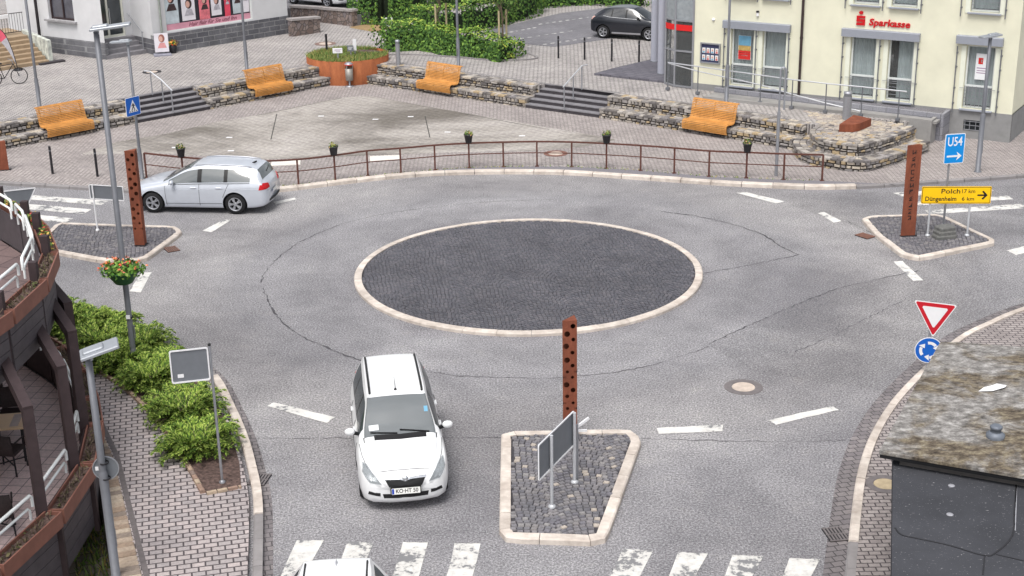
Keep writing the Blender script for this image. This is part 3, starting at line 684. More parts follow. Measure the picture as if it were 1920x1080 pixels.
# ------------------------------------------------------------------ orange slatted benches
def bench():
    t = thing('slatted_bench', '', 'bench', (0, 0, 0), 0, 'orange slatted benches on the plaza walls')
    prof = smoothpath([V((-.13, 0, -.28)), V((-.16, 0, -.1)), V((-.13, 0, .02)), V((-.02, 0, .06)), V((.2, 0, .03)), V((.37, 0, .05)), V((.44, 0, .2)), V((.49, 0, .42)), V((.56, 0, .66)), V((.63, 0, .73)), V((.72, 0, .70))], 8)
    LN = 1.9; q = resample(prof, .06); ns = len(q) - 1
    split = min(range(len(q)), key=lambda i: (q[i] - V((.38, 0, .07))).length)
    for nm, i0, i1 in (('seat', 0, split), ('backrest', split, ns)):
        g = MB()
        for i in range(i0, i1):
            a, b = q[i], q[i + 1]; c = (a + b) / 2; d = (b - a); ang = math.atan2(d.z, d.x)
            g.box((c.x, 0, c.z), (.044, LN, .026), 0, M.Rotation(-ang, 4, 'Y'))
        g.build(nm, mOrange, t)
    for y in (-.82, 0, .82):
        g = MB(); pr = []
        for i in range(1, ns, 2): tn = (q[i + 1] - q[i - 1]).normalized(); pr.append(V((q[i].x + tn.z * .034, y, q[i].z - tn.x * .034)))
        for a, b in zip(pr, pr[1:]): g.beam(a, b, .03, .03, (0, 1, 0))
        g.beam((.06, y, .01), (.06, y, -.12), .04, .04); g.beam((.32, y, .0), (.32, y, -.12), .04, .04)
        g.build('support', mDark, t)
    return t
def place_bench(o, px, py, yaw, label, dz=.08):
    c = P(px, py, PL); wl_, wd_ = (wl2, dl) if yaw == yl else ((wr0, (wr1 - wr0).normalized()) if px < 1000 else (wr2, dr)); c = wl_ + wd_ * (c - wl_).dot(wd_); o.location = (c.x, c.y, PL + .37 + dz); o.rotation_euler = (0, 0, yaw); o['label'] = label
    W[o.name] = M.Translation(o.location) @ M.Rotation(yaw, 4, 'Z')
yl, yr = math.atan2(dl.y, dl.x) + R(90), math.atan2(dr.y, dr.x) + R(90)
b0 = bench()
for i, (px, py, yw, lb) in enumerate([(132, 257, yl, 'orange slatted bench left of the left stairs, nearest the road'), (512, 182, yl, 'orange slatted bench between the left stairs and the round planter'), (820, 176, yr, 'orange slatted bench between the round planter and the right stairs'), (1324, 254, yr, 'orange slatted bench below the bank, right of the right stairs')]):
    o = b0 if i == 0 else dup(b0, (0, 0, 0), 0); place_bench(o, px, py, yw, lb)

# ------------------------------------------------------------------ planter and what stands in it
pc = P(646, 161, PL); PRX = 1.80; pcen = V((pc.x, pc.y + PRX, 0)); ptop = Z(pc, 116)
t = thing('round_planter', 'big round rusty steel planter with grass in the far corner of the plaza', 'planter', (pcen.x, pcen.y, PL))
g = MB(); g.lathe([(PRX, 0), (PRX, ptop - PL), (PRX - .03, ptop - PL), (PRX - .03, .3)], (0, 0, 0), 64); g.build('steel_wall', mRustO, t)
hp = ptop - PL
g = MB(); g.lathe([(PRX - .03, hp - .1), (PRX * .7, hp - .03), (0, hp)], (0, 0, 0), 32); g.build('soil', mSoil, t)
mGrass = islmat('grass_blades', [(96, 124, 62), (120, 146, 76), (140, 158, 88), (84, 108, 56), (150, 152, 96), (168, 150, 92)], .8, .15, 20, 0)
def blades(g, n, fn, h, wd, rr):
    for _ in range(n):
        x, y, z = fn(rr); a = rr.uniform(0, 6.28); hh = h * rr.uniform(.5, 1.2); l = rr.uniform(.2, .9) * hh; b = rr.uniform(0, 6.28)
        dx, dy = math.cos(a) * wd, math.sin(a) * wd
        g.add([(x - dx, y - dy, z), (x + dx, y + dy, z), (x + math.cos(b) * l, y + math.sin(b) * l, z + hh)], [(0, 1, 2)], False)
def infield(rr):
    while 1:
        a, r_ = rr.uniform(0, 6.28), PRX * math.sqrt(rr.random()) * .99
        x, y = r_ * math.cos(a), r_ * math.sin(a)
        if (x - .95) ** 2 / .5 + (y - .75) ** 2 / .3 > 1: return x, y, hp - .06
g = MB(); blades(g, 7000, infield, .17, .018, random.Random(3)); o = g.build('grass', mGrass, t); o['kind'] = 'stuff'
def panel_sign(px, py, z, ytop, wd, hg, label, m, yaw=0, name='small_sign', wr=None):
    b = P(px, py, z); h = Z(b, ytop) - z; t = thing(name, label, 'sign', b, yaw)
    g = MB(); g.box((0, .02, (h - hg * .5) / 2), (.06, .05, h - hg * .5)); g.build('stake', mSteel, t)
    g = MB(); g.bbox((0, -.02, h - hg / 2), (wd, .03, hg), .006); 
    o = g.build('panel', m, t)
    if wr:
        g = MB()
        for k in range(3): g.box((rnd.uniform(-.03, .03), -.037, h - hg * (.3 + .2 * k)), (wd * (.7 - .12 * k), .003, hg * .07))
        g.build('print', wr, o)
mInk = mat('faded_ink', (150, 120, 150), .7)
panel_sign(634, 113, hp + PL - .05, 90, .42, .22, 'small white sign board on a stake in the planter grass', mWhiteP, 0, 'small_sign', mInk)
panel_sign(658, 106, hp + PL - .05, 85, .28, .26, 'grey square sign on a post in the planter', mSignBack, R(-8), 'small_sign', mWhiteP)
panel_sign(666, 105, hp + PL - .05, 73, .15, .5, 'narrow white upright sign behind the planter signs', mWhiteP, R(8), 'small_sign')
b = P(613, 97, hp + PL - .05); t = thing('dark_post', 'thin dark post at the back of the planter', 'post', b); g = MB(); g.tube([(0, 0, 0), (0, 0, .75)], .05, 8); g.lathe([(.06, 0), (.06, .04), (0, .06)], (0, 0, .74), 8); g.build('shaft', mDark, t)
# litter bin in front of the planter
b = P(656, 162, PL); t = thing('litter_bin', 'grey steel litter bin with red rimmed hood in front of the round planter', 'bin', b)
g = MB(); g.lathe([(.2, 0), (.2, .02), (.04, .03), (.04, .3)], (0, 0, 0), 12); g.build('foot', mSteel, t)
g = MB(); g.lathe([(.14, .26), (.16, .28), (.17, .78), (.15, .78), (.14, .3)], (0, 0, 0), 16); g.build('bucket', mat('bin_steel', (150, 146, 140), .5, .4), t)
g = MB(); g.lathe([(.19, .94), (.19, .97), (.1, 1.04), (0, 1.06)], (0, 0, 0), 16); g.mi = 1; g.lathe([(.195, .93), (.2, .96), (.19, .965)], (0, 0, 0), 16); g.mi = 0
for a in range(3): g.box((.16 * math.cos(a * 2.09), .16 * math.sin(a * 2.09), .86), (.025, .025, .18))
g.build('hood', [mSteel, mat('bin_red', (186, 64, 60), .5)], t)

# ------------------------------------------------------------------ rusty railing along the road and its flower pots
mRailR = mat('rail_rust', (92, 58, 50), .8, var=.25, scale=9)
t = thing('railing', 'long rusty steel railing curving along the plaza edge', 'railing', fpts[10])
post_h = Z(fpts[10], 266.5) - PL
for p in fpts:
    g = MB(True); g.beam((p.x, p.y, PL), (p.x, p.y, PL + post_h), .055, .055); g.box((p.x, p.y, PL + .012), (.13, .13, .016)); g.build('post', mRailR, t)
sp = smoothpath(fpts, 4)
g = MB(True)
for a, b in zip(sp, sp[1:]): g.beam((a.x, a.y, PL + post_h), (b.x, b.y, PL + post_h), .07, .045)
g.build('top_rail', mRailR, t)
g = MB(True); g.tube([(v.x, v.y, PL + post_h * .55) for v in sp], .018, 6); g.build('middle_rail', mRailR, t)
mLeafPot = islmat('pot_leaves', [(80, 108, 52), (104, 132, 60), (130, 150, 76), (160, 164, 92), (72, 96, 48), (188, 150, 112)], .7, .1, 20, 0)
def leafball(g, n, c, r_, size, rr, fl=.7, low=-.2):
    for _ in range(n):
        while 1:
            v = V((rr.uniform(-1, 1), rr.uniform(-1, 1), rr.uniform(low, 1)))
            if .25 < v.length < 1: break
        p = V(c) + V((v.x * r_[0], v.y * r_[1], v.z * r_[2])); leaf(g, p, v.normalized(), size * rr.uniform(.6, 1.3), rr)
def leaf(g, p, nrm, s, rr, jit=.8):
    n_ = (nrm + V((rr.uniform(-1, 1), rr.uniform(-1, 1), rr.uniform(-.6, 1))) * jit).normalized(); x = n_.cross(V((rr.uniform(-1, 1), rr.uniform(-1, 1), rr.uniform(-1, 1)))).normalized(); y = n_.cross(x)
    g.add([p - x * s * .5, p + y * s * .32, p + x * s * .6, p - y * s * .32], [(0, 1, 2, 3)], False)
mPot = mat('pot_anthracite', (58, 58, 62), .6)
def flowerpot():
    t = thing('flower_pot', '', 'flower pot', (0, 0, 0), 0, 'flower pots hung on the rusty railing')
    g = MB(); g.lathe([(0, 0), (.12, .0), (.17, .3), (.185, .3), (.185, .34), (.16, .34), (.15, .28), (0, .28)], (0, 0, 0), 16); g.build('pot', mPot, t)
    g = MB(); leafball(g, 100, (0, 0, .34), (.19, .18, .18), .075, random.Random(5)); g.build('plant', mLeafPot, t)
    return t
f0 = flowerpot()
for i, (ix, lb) in enumerate([(1, 'flower pot on the rusty railing behind the silver estate car'), (5, 'second flower pot from the left on the rusty railing'), (9, 'middle flower pot on the curved rusty railing'), (13, 'second flower pot from the right on the rusty railing'), (17, 'rightmost flower pot on the rusty railing, near the bastion')]):
    p = fpts[ix]; f0.scale = (.86,) * 3; o = f0 if i == 0 else dup(f0, (0, 0, 0), 0); o.location = (p.x, p.y - .02, PL + post_h - .2); o.rotation_euler = (0, 0, i * 1.3); o['label'] = lb
    o.location.z = PL + post_h + .025

# ------------------------------------------------------------------ bollards and light bollards
def bollard(h=.95):
    t = thing('bollard', '', 'bollard', (0, 0, 0), 0, 'thin dark bollards'); g = MB(); g.tube([(0, 0, 0), (0, 0, h)], .042, 10); g.lathe([(.042, h), (.03, h + .02), (0, h + .025)], (0, 0, 0), 10); g.build('post', mDark, t)
    g = MB(); g.lathe([(.044, h - .16), (.046, h - .155), (.046, h - .12), (.044, h - .115)], (0, 0, 0), 10); g.build('band', mSteelD, t); return t
o0 = bollard()
for i, (x, y, z, lb) in enumerate([(99, 326, PL, 'left of two dark bollards beside the left zebra crossing'), (183, 331, PL, 'right of two dark bollards beside the left zebra crossing'), (1047, 109, UP, 'first from left of four dark bollards before the car park'), (1096, 112, UP, 'second from left of four dark bollards before the car park'), (1147, 115, UP, 'third from left of four dark bollards before the car park'), (1198, 118, UP, 'rightmost of four dark bollards before the car park')]):
    o = o0 if i == 0 else dup(o0, (0, 0, 0), 0); o.location = P(x, y, z); o['label'] = lb
def light_bollard(px, py, z, ytop, r_, lb):
    b = P(px, py, z); h = Z(b, ytop) - z; t = thing('light_bollard', lb, 'bollard light', b, 0, 'fat grey light bollards')
    g = MB(); g.lathe([(r_, 0), (r_, h * .84)], (0, 0, 0), 18); g.build('column', mSteel, t)
    g = MB(); g.lathe([(r_ * .9, h * .84), (r_ * .9, h * .93)], (0, 0, 0), 18); g.build('lens', mat('lens_grey', (120, 122, 126), .3), t) if 'lens_grey' not in bpy.data.materials else g.build('lens', bpy.data.materials['lens_grey'], t)
    g = MB(); g.lathe([(r_, h * .93), (r_, h), (0, h + .01)], (0, 0, 0), 18); g.build('cap', mSteel, t)
light_bollard(747, 122, UP, 75, .1, 'fat grey light bollard beside the round planter')
light_bollard(1587, 224, UP, 172, .15, 'fat grey light bollard behind the rusty steel block')
# rusty block on the bastion
b1, b2, b3, b4 = P(1573, 247, UP + .03), P(1608, 247, UP + .03), P(1633, 236, UP + .03), P(1600, 229, UP + .03)
t = thing('steel_block', 'low pointed rusty steel block lying on the stone bastion', 'sculpture', (b1.x, b1.y, UP + .03)); hb = Z(b1, 233) - UP - .03
g = MB(True); g.prism([(v.x, v.y) for v in (b1, b1.lerp(b2, .7) + V((0, -.05, 0)), b2 + (b3 - b2) * .15, b3, b4)], UP + .03, UP + .03 + hb); g.build('body', mRust, t)

# ------------------------------------------------------------------ rusty pillars
def pillar(px, py, z, ytop, wd, yaw, label, holes, motif, dp=.3):
    b = P(px, py, z); h = Z(b, ytop) - z; t = thing('steel_pillar', label, 'pillar', b, yaw)
    x0, x1, th = -wd / 2, wd / 2, .012
    # three sided hollow column: perforated front sheet, two back sheets meeting at an edge
    g = MB(); cell = lambda: None
    bm = []
    rr = random.Random(int(px)); zc = h - .12
    cuts = []
    if motif == 'round':
        k = 0
        while zc > .45:
            r_ = rr.choice((.032, .04, .05, .058)); cuts.append(((-.22 if k % 2 else .2) * wd + rr.uniform(-.05, .05) * wd, zc, r_)); zc -= rr.uniform(.11, .17); k += 1
    def sheet_with_holes(T):
        # front sheet = horizontal bands, each band either plain or with one polygonal hole
        o = g.T; g.T = T; zs = h
        for (cx, cz, r_) in cuts:
            top, bot = cz + r_ * 1.15, cz - r_ * 1.15
            if zs > top: g.quad((x0, 0, top), (x1, 0, top), (x1, 0, zs), (x0, 0, zs))
            else: top = zs
            nn = 12; outer = []; inner = []
            for a in range(nn):
                an = 2 * math.pi * (a + .5) / nn; c, s = math.cos(an), math.sin(an); inner.append((cx + r_ * c, cz + r_ * s))
                tx = ((x1 if c > 0 else x0) - cx) / c; tz = ((top if s > 0 else bot) - cz) / s; tt = min(tx, tz); outer.append((cx + tt * c, cz + tt * s))
            vs = [(p[0], 0, p[1]) for p in outer + inner]; fs = [(a, (a + 1) % nn, nn + (a + 1) % nn, nn + a) for a in range(nn)]
            for (qx, qz) in ((x1, top), (x0, top), (x0, bot), (x1, bot)):
                an = math.atan2(qz - cz, qx - cx) % (2 * math.pi); a = int((an / (2 * math.pi) * nn - .5) // 1) % nn; vs.append((qx, 0, qz)); fs.append((a, len(vs) - 1, (a + 1) % nn))
            g.add(vs, fs, False); zs = bot
        g.quad((x0, 0, 0), (x1, 0, 0), (x1, 0, zs), (x0, 0, zs)); g.T = o
    sheet_with_holes(M()); 
    apx = (x1 * .8, dp)
    g.quad((x1, 0, 0), (apx[0], apx[1], 0), (apx[0], apx[1], h), (x1, 0, h)); g.quad((apx[0], apx[1], 0), (x0, 0, 0), (x0, 0, h), (apx[0], apx[1], h))
    g.add([(x0, 0, h), (x1, 0, h), (apx[0], apx[1], h)], [(0, 1, 2)], False)
    g.build('sheet_steel', mRust, t)
    g = MB(); g.box((wd * .06, dp * .3, .012), (wd * 1.1, dp * .9, .024)); g.build('foot_plate', mDark, t)
    if motif == 'glyph':
        g = MB(); n_ = 11
        for i in range(n_):
            z0 = h - .2 - i * (h - .55) / n_; s = .07
            sh = [[(-1, 0), (1, 1)], [(-1, -1), (1, 0)], [(-1, -1), (-1, 1)], [(1, -1), (1, 1)], [(-1, 1), (1, 1)], [(-1, -1), (1, -1)]]
            for k in rr.sample(range(6), 3):
                (ax, az), (bx, bz) = sh[k]; g.beam((ax * s * .6, -.002, z0 + az * s * .8), (bx * s * .6, -.002, z0 + bz * s * .8), .02, .006, (0, 1, 0))
        g.build('cut_pattern', mBlack, t)
    return t
pillar(262, 461, .12, 283, .29, R(-4), 'rusty steel pillar with punched holes on the left traffic island', 1, 'round')
pillar(1069, 822, .12, 601, .285, R(2), 'rusty steel pillar with punched holes on the front traffic island', 1, 'round')
pillar(1702, 443, .12, 272, .42, R(4), 'rusty steel pillar with cut slot pattern on the right traffic island', 0, 'glyph', .12)
pillar(3, 320, PL, 266, .5, R(10), 'short rusty steel pillar at the left picture edge by the crossing', 0, '', .2)
# ------------------------------------------------------------------ street lamps
mPanelTop = mat('lamp_shell', (158, 162, 168), .4, .3, var=.05); mLens = mat('lamp_lens', (225, 228, 230), .25, var=.02)
def lamp(px, py, z, ytop, yaw, label, hl=.8, hw=.34, r1=.085, r2=.055, tilt=8, h=None, joint=None, m=None, back=.12):
    b = P(px, py, z); h = h or Z(b, ytop) - z; m = m or mSteelD; t = thing('street_lamp', label, 'street lamp', b, yaw, 'grey street lamps with flat heads')
    g = MB(); j = joint or h * .22
    g.lathe([(r1 * 1.5, 0), (r1 * 1.5, .015), (r1, .03), (r1, j), (r2 * 1.12, j + .05)], (0, 0, 0), 14); g.lathe([(r2 * 1.1, j), (r2, h - .05), (0, h - .05)], (0, 0, 0), 14); g.build('pole', m, t)
    g = MB(); g.box((r1 * .98, 0, .75), (.02, .07, .3)); g.build('service_door', m, t)
    g = MB(); T = M.Translation((0, 0, h)) @ M.Rotation(R(-tilt), 4, 'Y'); g.T = T
    g.bbox((hl / 2 - back, 0, .015), (hl, hw, .05), .015); g.bbox((.1, 0, .055), (.34, hw * .55, .05), .02); g.box((0, 0, -.05), (.09, .09, .12))
    hd = g.build('lamp_head', mPanelTop, t)
    g = MB(); g.T = T; g.bbox((hl * .62 - back, 0, -.018), (hl * .6, hw * .8, .016), .004); g.build('lens', mLens, hd)
    return t
L1 = lamp(252, 679, .105, 55, R(8), 'tallest grey street lamp, with the hanging flower basket on its pole', .85, .34, .085, .06, 6, None, .3)
lamp(267, 335, PL, 78, R(170), 'street lamp carrying the blue pedestrian crossing sign', .7, .26, .065, .045, -4)
lamp(75, 205, UP, 0, R(20), 'leftmost street lamp, behind the bench nearest the road', .7, .3, .075, .05, 5, 6.0, 1.15)
lamp(463.5, 136, UP, 0, R(-40), 'street lamp behind the bench between left stairs and planter', .7, .3, .075, .05, 5, 6.0, 1.3)
lamp(860, 130, UP, 0, R(-120), 'street lamp behind the bench right of the planter', .7, .3, .075, .05, 5, 6.0, 1.3)
lamp(1362, 190, UP, 0, R(-120), 'street lamp behind the bench below the bank', .7, .3, .08, .045, 5, 6.0, 1.35)
lamp(1833, 322, PL, 68, R(20), 'street lamp at the right before the single bank window', .72, .3, .085, .055, 4, None, 1.9, back=.36)
L9 = lamp(218, 1083, .1, 664, R(18), 'nearest street lamp, in front of the restaurant terraces, seen with its square head', .62, .42, .075, .055, 14, None, 1.95)
b = P(1455, 330, PL); t = thing('steel_post', 'slim steel post with rounded top standing at the railing before the bank', 'post', b); hh = Z(b, 127) - PL
g = MB(); g.tube([(0, 0, 0), (0, 0, hh * .6)], .055, 10); g.tube([(0, 0, hh * .6), (0, 0, hh - .06), (.03, 0, hh), (.12, 0, hh + .01), (.16, 0, hh - .05), (.16, 0, hh * .62)], .032, 8); g.build('shaft', mSteel, t)

# flower basket on the tall lamp
mBasket = mat('basket_green', (46, 92, 66), .5, var=.12); mFl = islmat('basket_leaves', [(74, 116, 44), (98, 142, 58), (120, 160, 72), (64, 98, 40), (140, 168, 84)], .7, .1, 20, 0); mPetal = islmat('begonia_petals', [(232, 110, 60), (238, 140, 84), (226, 92, 74), (240, 160, 120), (222, 120, 110)], .6, .05, 20, 0)
bb = W[L1.name].translation; zb = Z(bb, 507)
t = thing('flower_basket', 'green hanging basket of orange flowers on the tallest street lamp', 'flower basket', (bb.x - .02, bb.y - .02, zb))
g = MB(); g.lathe([(.1, -.3), (.2, -.28), (.34, -.06), (.38, 0), (.385, .02), (.36, .02), (.3, -.08)], (0, 0, 0), 24); g.build('bowl', mBasket, t)
rr = random.Random(8); g = MB(); leafball(g, 620, (0, 0, .04), (.52, .48, .23), .09, rr, low=-.5); g.mi = 1
for _ in range(36):
    a, r_ = rr.uniform(0, 6.28), rr.uniform(.15, .55); c = V((r_ * math.cos(a), r_ * math.sin(a) * .9, .2 - .3 * r_ * r_ + rr.uniform(-.02, .1)))
    for _k in range(6): leaf(g, c + V((rr.uniform(-.03, .03), rr.uniform(-.03, .03), rr.uniform(-.02, .03))), V((0, 0, 1)), .055, rr)
g.build('foliage', [mFl, mPetal], t)
t2 = thing('pole_sticker', 'white notice strapped to the tallest lamp pole below the basket', 'notice', (bb.x, bb.y - .09, Z(bb, 592)))
g = MB(); g.box((0, 0, 0), (.09, .02, .09)); g.build('card', mWhiteP, t2); g = MB(); g.lathe([(.075, -.06), (.078, -.05), (.078, -.03), (.075, -.02)], (0, .09, 0), 12); g.build('strap', mDark, t2)

# ------------------------------------------------------------------ traffic signs
mPostP = mat('pale_post', (196, 198, 202), .4, .2, var=.06)
mBlue = mat('sign_blue', (20, 96, 190), .35, var=.04); mBlueL = mat('sign_light_blue', (0, 138, 218), .35, var=.04); mRed = mat('sign_red', (196, 28, 44), .4, var=.04); mYel = mat('sign_yellow', (248, 196, 8), .4, var=.03); mInkB = mat('sign_black', (22, 22, 24), .5, var=0)
def post(t, p, h, r_=.03, m=None, foot=True, world=True):
    g = MB(world); g.tube([p, p + V((0, 0, h))], r_, 10)
    if foot: g.lathe([(r_ * 2.3, 0), (r_ * 2.3, .03), (r_ * 1.1, .06)], p, 10)
    g.build('post', m or mSteel, t)
def rrect(w_, h_, r_=.04, k=4):
    o = []
    for sx, sy, a0 in ((1, -1, -90), (1, 1, 0), (-1, 1, 90), (-1, -1, 180)):
        for i in range(k + 1):
            a = R(a0 + 90 * i / k); o.append((sx * (w_ / 2 - r_) + r_ * math.cos(a), sy * (h_ / 2 - r_) + r_ * math.sin(a)))
    return o
def board_back(g, w_, h_, T, fm):
    """sign seen from behind: plate, raised rim"""
    g.mi = 0; g.plate(rrect(w_, h_), -.004, .004, T); g.mi = 1; o = rrect(w_, h_); i_ = rrect(w_ - .05, h_ - .05, .03)
    n = len(o); tt = g.T; g.T = T
    g.add([(x, y, z) for z in (.0045, .022) for x, y in o] + [(x, y, .022) for x, y in i_] + [(x, y, .0045) for x, y in i_], [(r_ * n + a, r_ * n + (a + 1) % n, (r_ + 1) * n + (a + 1) % n, (r_ + 1) * n + a) for r_ in range(3) for a in range(n)], False); g.T = tt; g.mi = 0
# square sign seen from behind on the left bed
b = P(417, 905, .12); yw = R(14); zt, zb = Z(b, 650), Z(b, 710)
t = thing('traffic_sign', 'square grey sign seen from behind on a thin post in the left planting bed', 'traffic sign', b, yw)
post(t, V((0, 0, 0)), zt - b.z + .03, .026, None, True, False)
g = MB(); g.lathe([(.03, 0), (.03, .04), (0, .05)], (0, 0, zt - b.z + .02), 8); g.build('cap', mBlack, t)
w_ = .70; g = MB(); board_back(g, w_, (zt - zb) * 1.02, face_T((-w_ / 2 - .03, -.012, (zt + zb) / 2 - b.z), 0), None); o = g.build('board', [mSignBack, mWhiteP], t)
g = MB(); g.plate(rrect(.11, .07, .01), 0, .003, face_T((-w_ + .14, -.017, zb - b.z + .13), 0)); g.build('sticker', mWhiteP, o)
# long sign seen nearly edge on, on the front island
pa, pb = P(1035, 951, .1), P(1077.5, 905, .1); d = (pb - pa); d.z = 0; yw = math.atan2(d.y, d.x); L_ = d.length; za, zb1 = Z(pa, 817), Z(pa, 880)
t = thing('traffic_sign', 'long grey sign seen from behind and aslant on two posts on the front traffic island', 'traffic sign', pa, yw)
ztop_, zbot = Z(pb, 772) - .1, Z(pb, 838) - .1
for x in (0, L_): post(t, V((x, 0, 0)), ztop_ - .02, .032, mPostP, True, False)
wb = L_ + .55; g = MB(); board_back(g, wb, ztop_ - zbot, face_T((L_ / 2 - .22, .045, (ztop_ + zbot) / 2), 0), None); g.build('board', [mSignBack, mWhiteP], t)
b = pb + V((.06, .12, 0)); zk = Z(b, 800)
t = thing('marker_arm', 'small white marker arm sticking out behind the slanted sign', 'sign arm', (b.x, b.y, b.z)); g = MB(); g.tube([(0, 0, 0), (0, 0, zk - b.z + .05)], .02, 8); g.build('post', mSteel, t)
g = MB(); g.beam((0, 0, zk - b.z), (.22, .1, zk - b.z + .13), .03, .05); g.beam((0, 0, zk - b.z - .08), (.18, .04, zk - b.z - .1), .03, .04); g.build('arm', mWhiteP, t)
# sign backs at the left crossing
b = P(183, 432, .12); zt, zb = Z(b, 346), Z(b, 369); yw = R(-15)
t = thing('traffic_sign', 'wide grey sign seen from behind on the left traffic island', 'traffic sign', b, yw)
post(t, V((0, 0, 0)), zt - b.z, .025, mWhiteP, True, False); post(t, V((.70, .06, 0)), zt - b.z - .05, .025, mWhiteP, True, False)
g = MB(); board_back(g, 1.12, .45, face_T((.43, .035, zt - b.z - .23), 0), None); g.build('board', [mSignBack, mWhiteP], t)
b = P(48, 445, .02); zt = Z(b, 355)
t = thing('traffic_sign', 'triangular sign seen from behind beyond the upper terrace', 'traffic sign', b, R(20)); post(t, V((0, 0, 0)), zt - b.z, .028, None, True, False)
g = MB(); T = face_T((0, -.035, zt - b.z), 0); g.plate([(-.45, 0), (.45, 0), (.03, -.78), (-.03, -.78)][::-1], -.004, .004, T); g.mi = 1
for a, c in (((-.45, 0), (.45, 0)), ((.45, 0), (.03, -.78)), ((-.45, 0), (-.03, -.78))): g.beam(T @ V((a[0], a[1], .01)), T @ V((c[0], c[1], .01)), .02, .03)
g.build('board', [mSignBack, mWhiteP], t)
# blue crossing sign on its lamp post
b = P(267, 335, PL); q = P(244, 197, 0); zc = Z(b, 197); yw = R(57)
t = thing('crossing_sign', 'small blue pedestrian crossing sign on the street lamp left of the rusty pillar', 'traffic sign', (b.x, b.y, zc), yw)
T = face_T((-.16, -.1, 0), 0); S = .62; g = MB(); g.plate(rrect(S, S, .03), -.006, .004, T); g.mi = 1; g.plate(rrect(S - .03, S - .03, .03), .004, .0065, T)
g.build('plate', [mWhiteP, mBlue], t)
g = MB(); g.plate([(-.2, -.19), (.2, -.19), (0, .22)], .0065, .009, T); g.mi = 1
for a, c, w2 in (((0, .1), (.01, .0), .05), ((.01, .0), (.06, -.13), .03), ((0, 0), (-.07, -.13), .03), ((0, .07), (.08, .01), .025), ((0, .07), (-.07, .02), .025)): g.beam(T @ V((a[0], a[1], .011)), T @ V((c[0], c[1], .011)), w2, .003, T.col[2].xyz)
for k in range(4): g.plate([(-.17 + .09 * k, -.17), (-.12 + .09 * k, -.17), (-.12 + .09 * k, -.145), (-.17 + .09 * k, -.145)], .009, .0115, T)
g.build('symbol', [mWhiteP, mInkB], t)
g = MB(); g.box((-.02, -.05, .12), (.08, .1, .03)); g.box((-.02, -.05, -.12), (.08, .1, .03)); g.build('bracket', mSteel, t)
# yield and roundabout signs at the right
yb = P(1737, 700, .105); zc = Z(yb, 604)
t = thing('yield_sign', 'red edged yield triangle at the right road edge beside the mossy flat roof', 'traffic sign', yb, R(-14))
post(t, V((0, 0, 0)), Z(yb, 563) - yb.z, .032, None, True, False)
T = face_T((.06, -.07, Z(yb, 565) - yb.z), R(-10)); e = .455
def tri(k):
    c = V((0, -.27)); pts = []
    for i, (x, y) in enumerate(((-e, 0), (e, 0), (0, -.80))):
        p = c + (V((x, y)) - c) * k; u, w2 = ((-e, 0), (e, 0), (0, -.80))[i - 1], ((-e, 0), (e, 0), (0, -.80))[(i + 1) % 3]
        for q in (u, w2): v = (c + (V(q) - c) * k - p).normalized(); pts.append(p + v * .035)
    # order ring
    return [tuple(pts[i]) for i in (0, 1, 2, 3, 4, 5)]
g = MB(); g.plate(tri(1)[::-1], -.006, .004, T); g.mi = 1; g.plate(tri(.93)[::-1], .004, .0065, T); g.mi = 0; g.plate(tri(.62)[::-1], .0065, .009, T); g.build('plate', [mWhiteP, mRed], t)
g = MB(); g.box((.02, -.015, Z(yb, 575) - yb.z), (.09, .06, .03)); g.box((.02, -.015, Z(yb, 600) - yb.z), (.09, .06, .03)); g.build('bracket', mSteel, t)
zc = Z(yb, 655)
t = thing('roundabout_sign', 'round blue roundabout sign below the yield triangle', 'traffic sign', (yb.x, yb.y, zc), R(-10))
T = face_T((.0, -.05, 0), 0); circ = lambda r_, k=28: [(r_ * math.cos(2 * math.pi * i / k), r_ * math.sin(2 * math.pi * i / k)) for i in range(k)]
g = MB(); g.plate(circ(.30), -.006, .004, T); g.mi = 1; g.plate(circ(.283), .004, .0065, T); g.build('plate', [mWhiteP, mBlue], t)
g = MB()
for k in range(3):
    a0 = R(100 + 120 * k); prev = None; tt = g.T; g.T = T
    for i in range(7):
        a = a0 - R(62) * i / 6; c, s = math.cos(a), math.sin(a); cur = ((.14 * c, .14 * s, .009), (.205 * c, .205 * s, .009))
        if prev: g.quad(prev[0], cur[0], cur[1], prev[1]) if False else g.quad(prev[1], cur[1], cur[0], prev[0])
        prev = cur
    a = a0 - R(66); c, s = math.cos(a), math.sin(a); a2 = a0 - R(100); g.add([(.10 * c, .10 * s, .009), (.245 * c, .245 * s, .009), (.175 * math.cos(a2), .175 * math.sin(a2), .009)], [(0, 2, 1)] if False else [(0, 1, 2)][::1], False); g.T = tt
g.build('symbol', mWhiteP, t); g = MB(); g.box((0, -.02, 0), (.08, .05, .03)); g.build('bracket', mSteel, t)
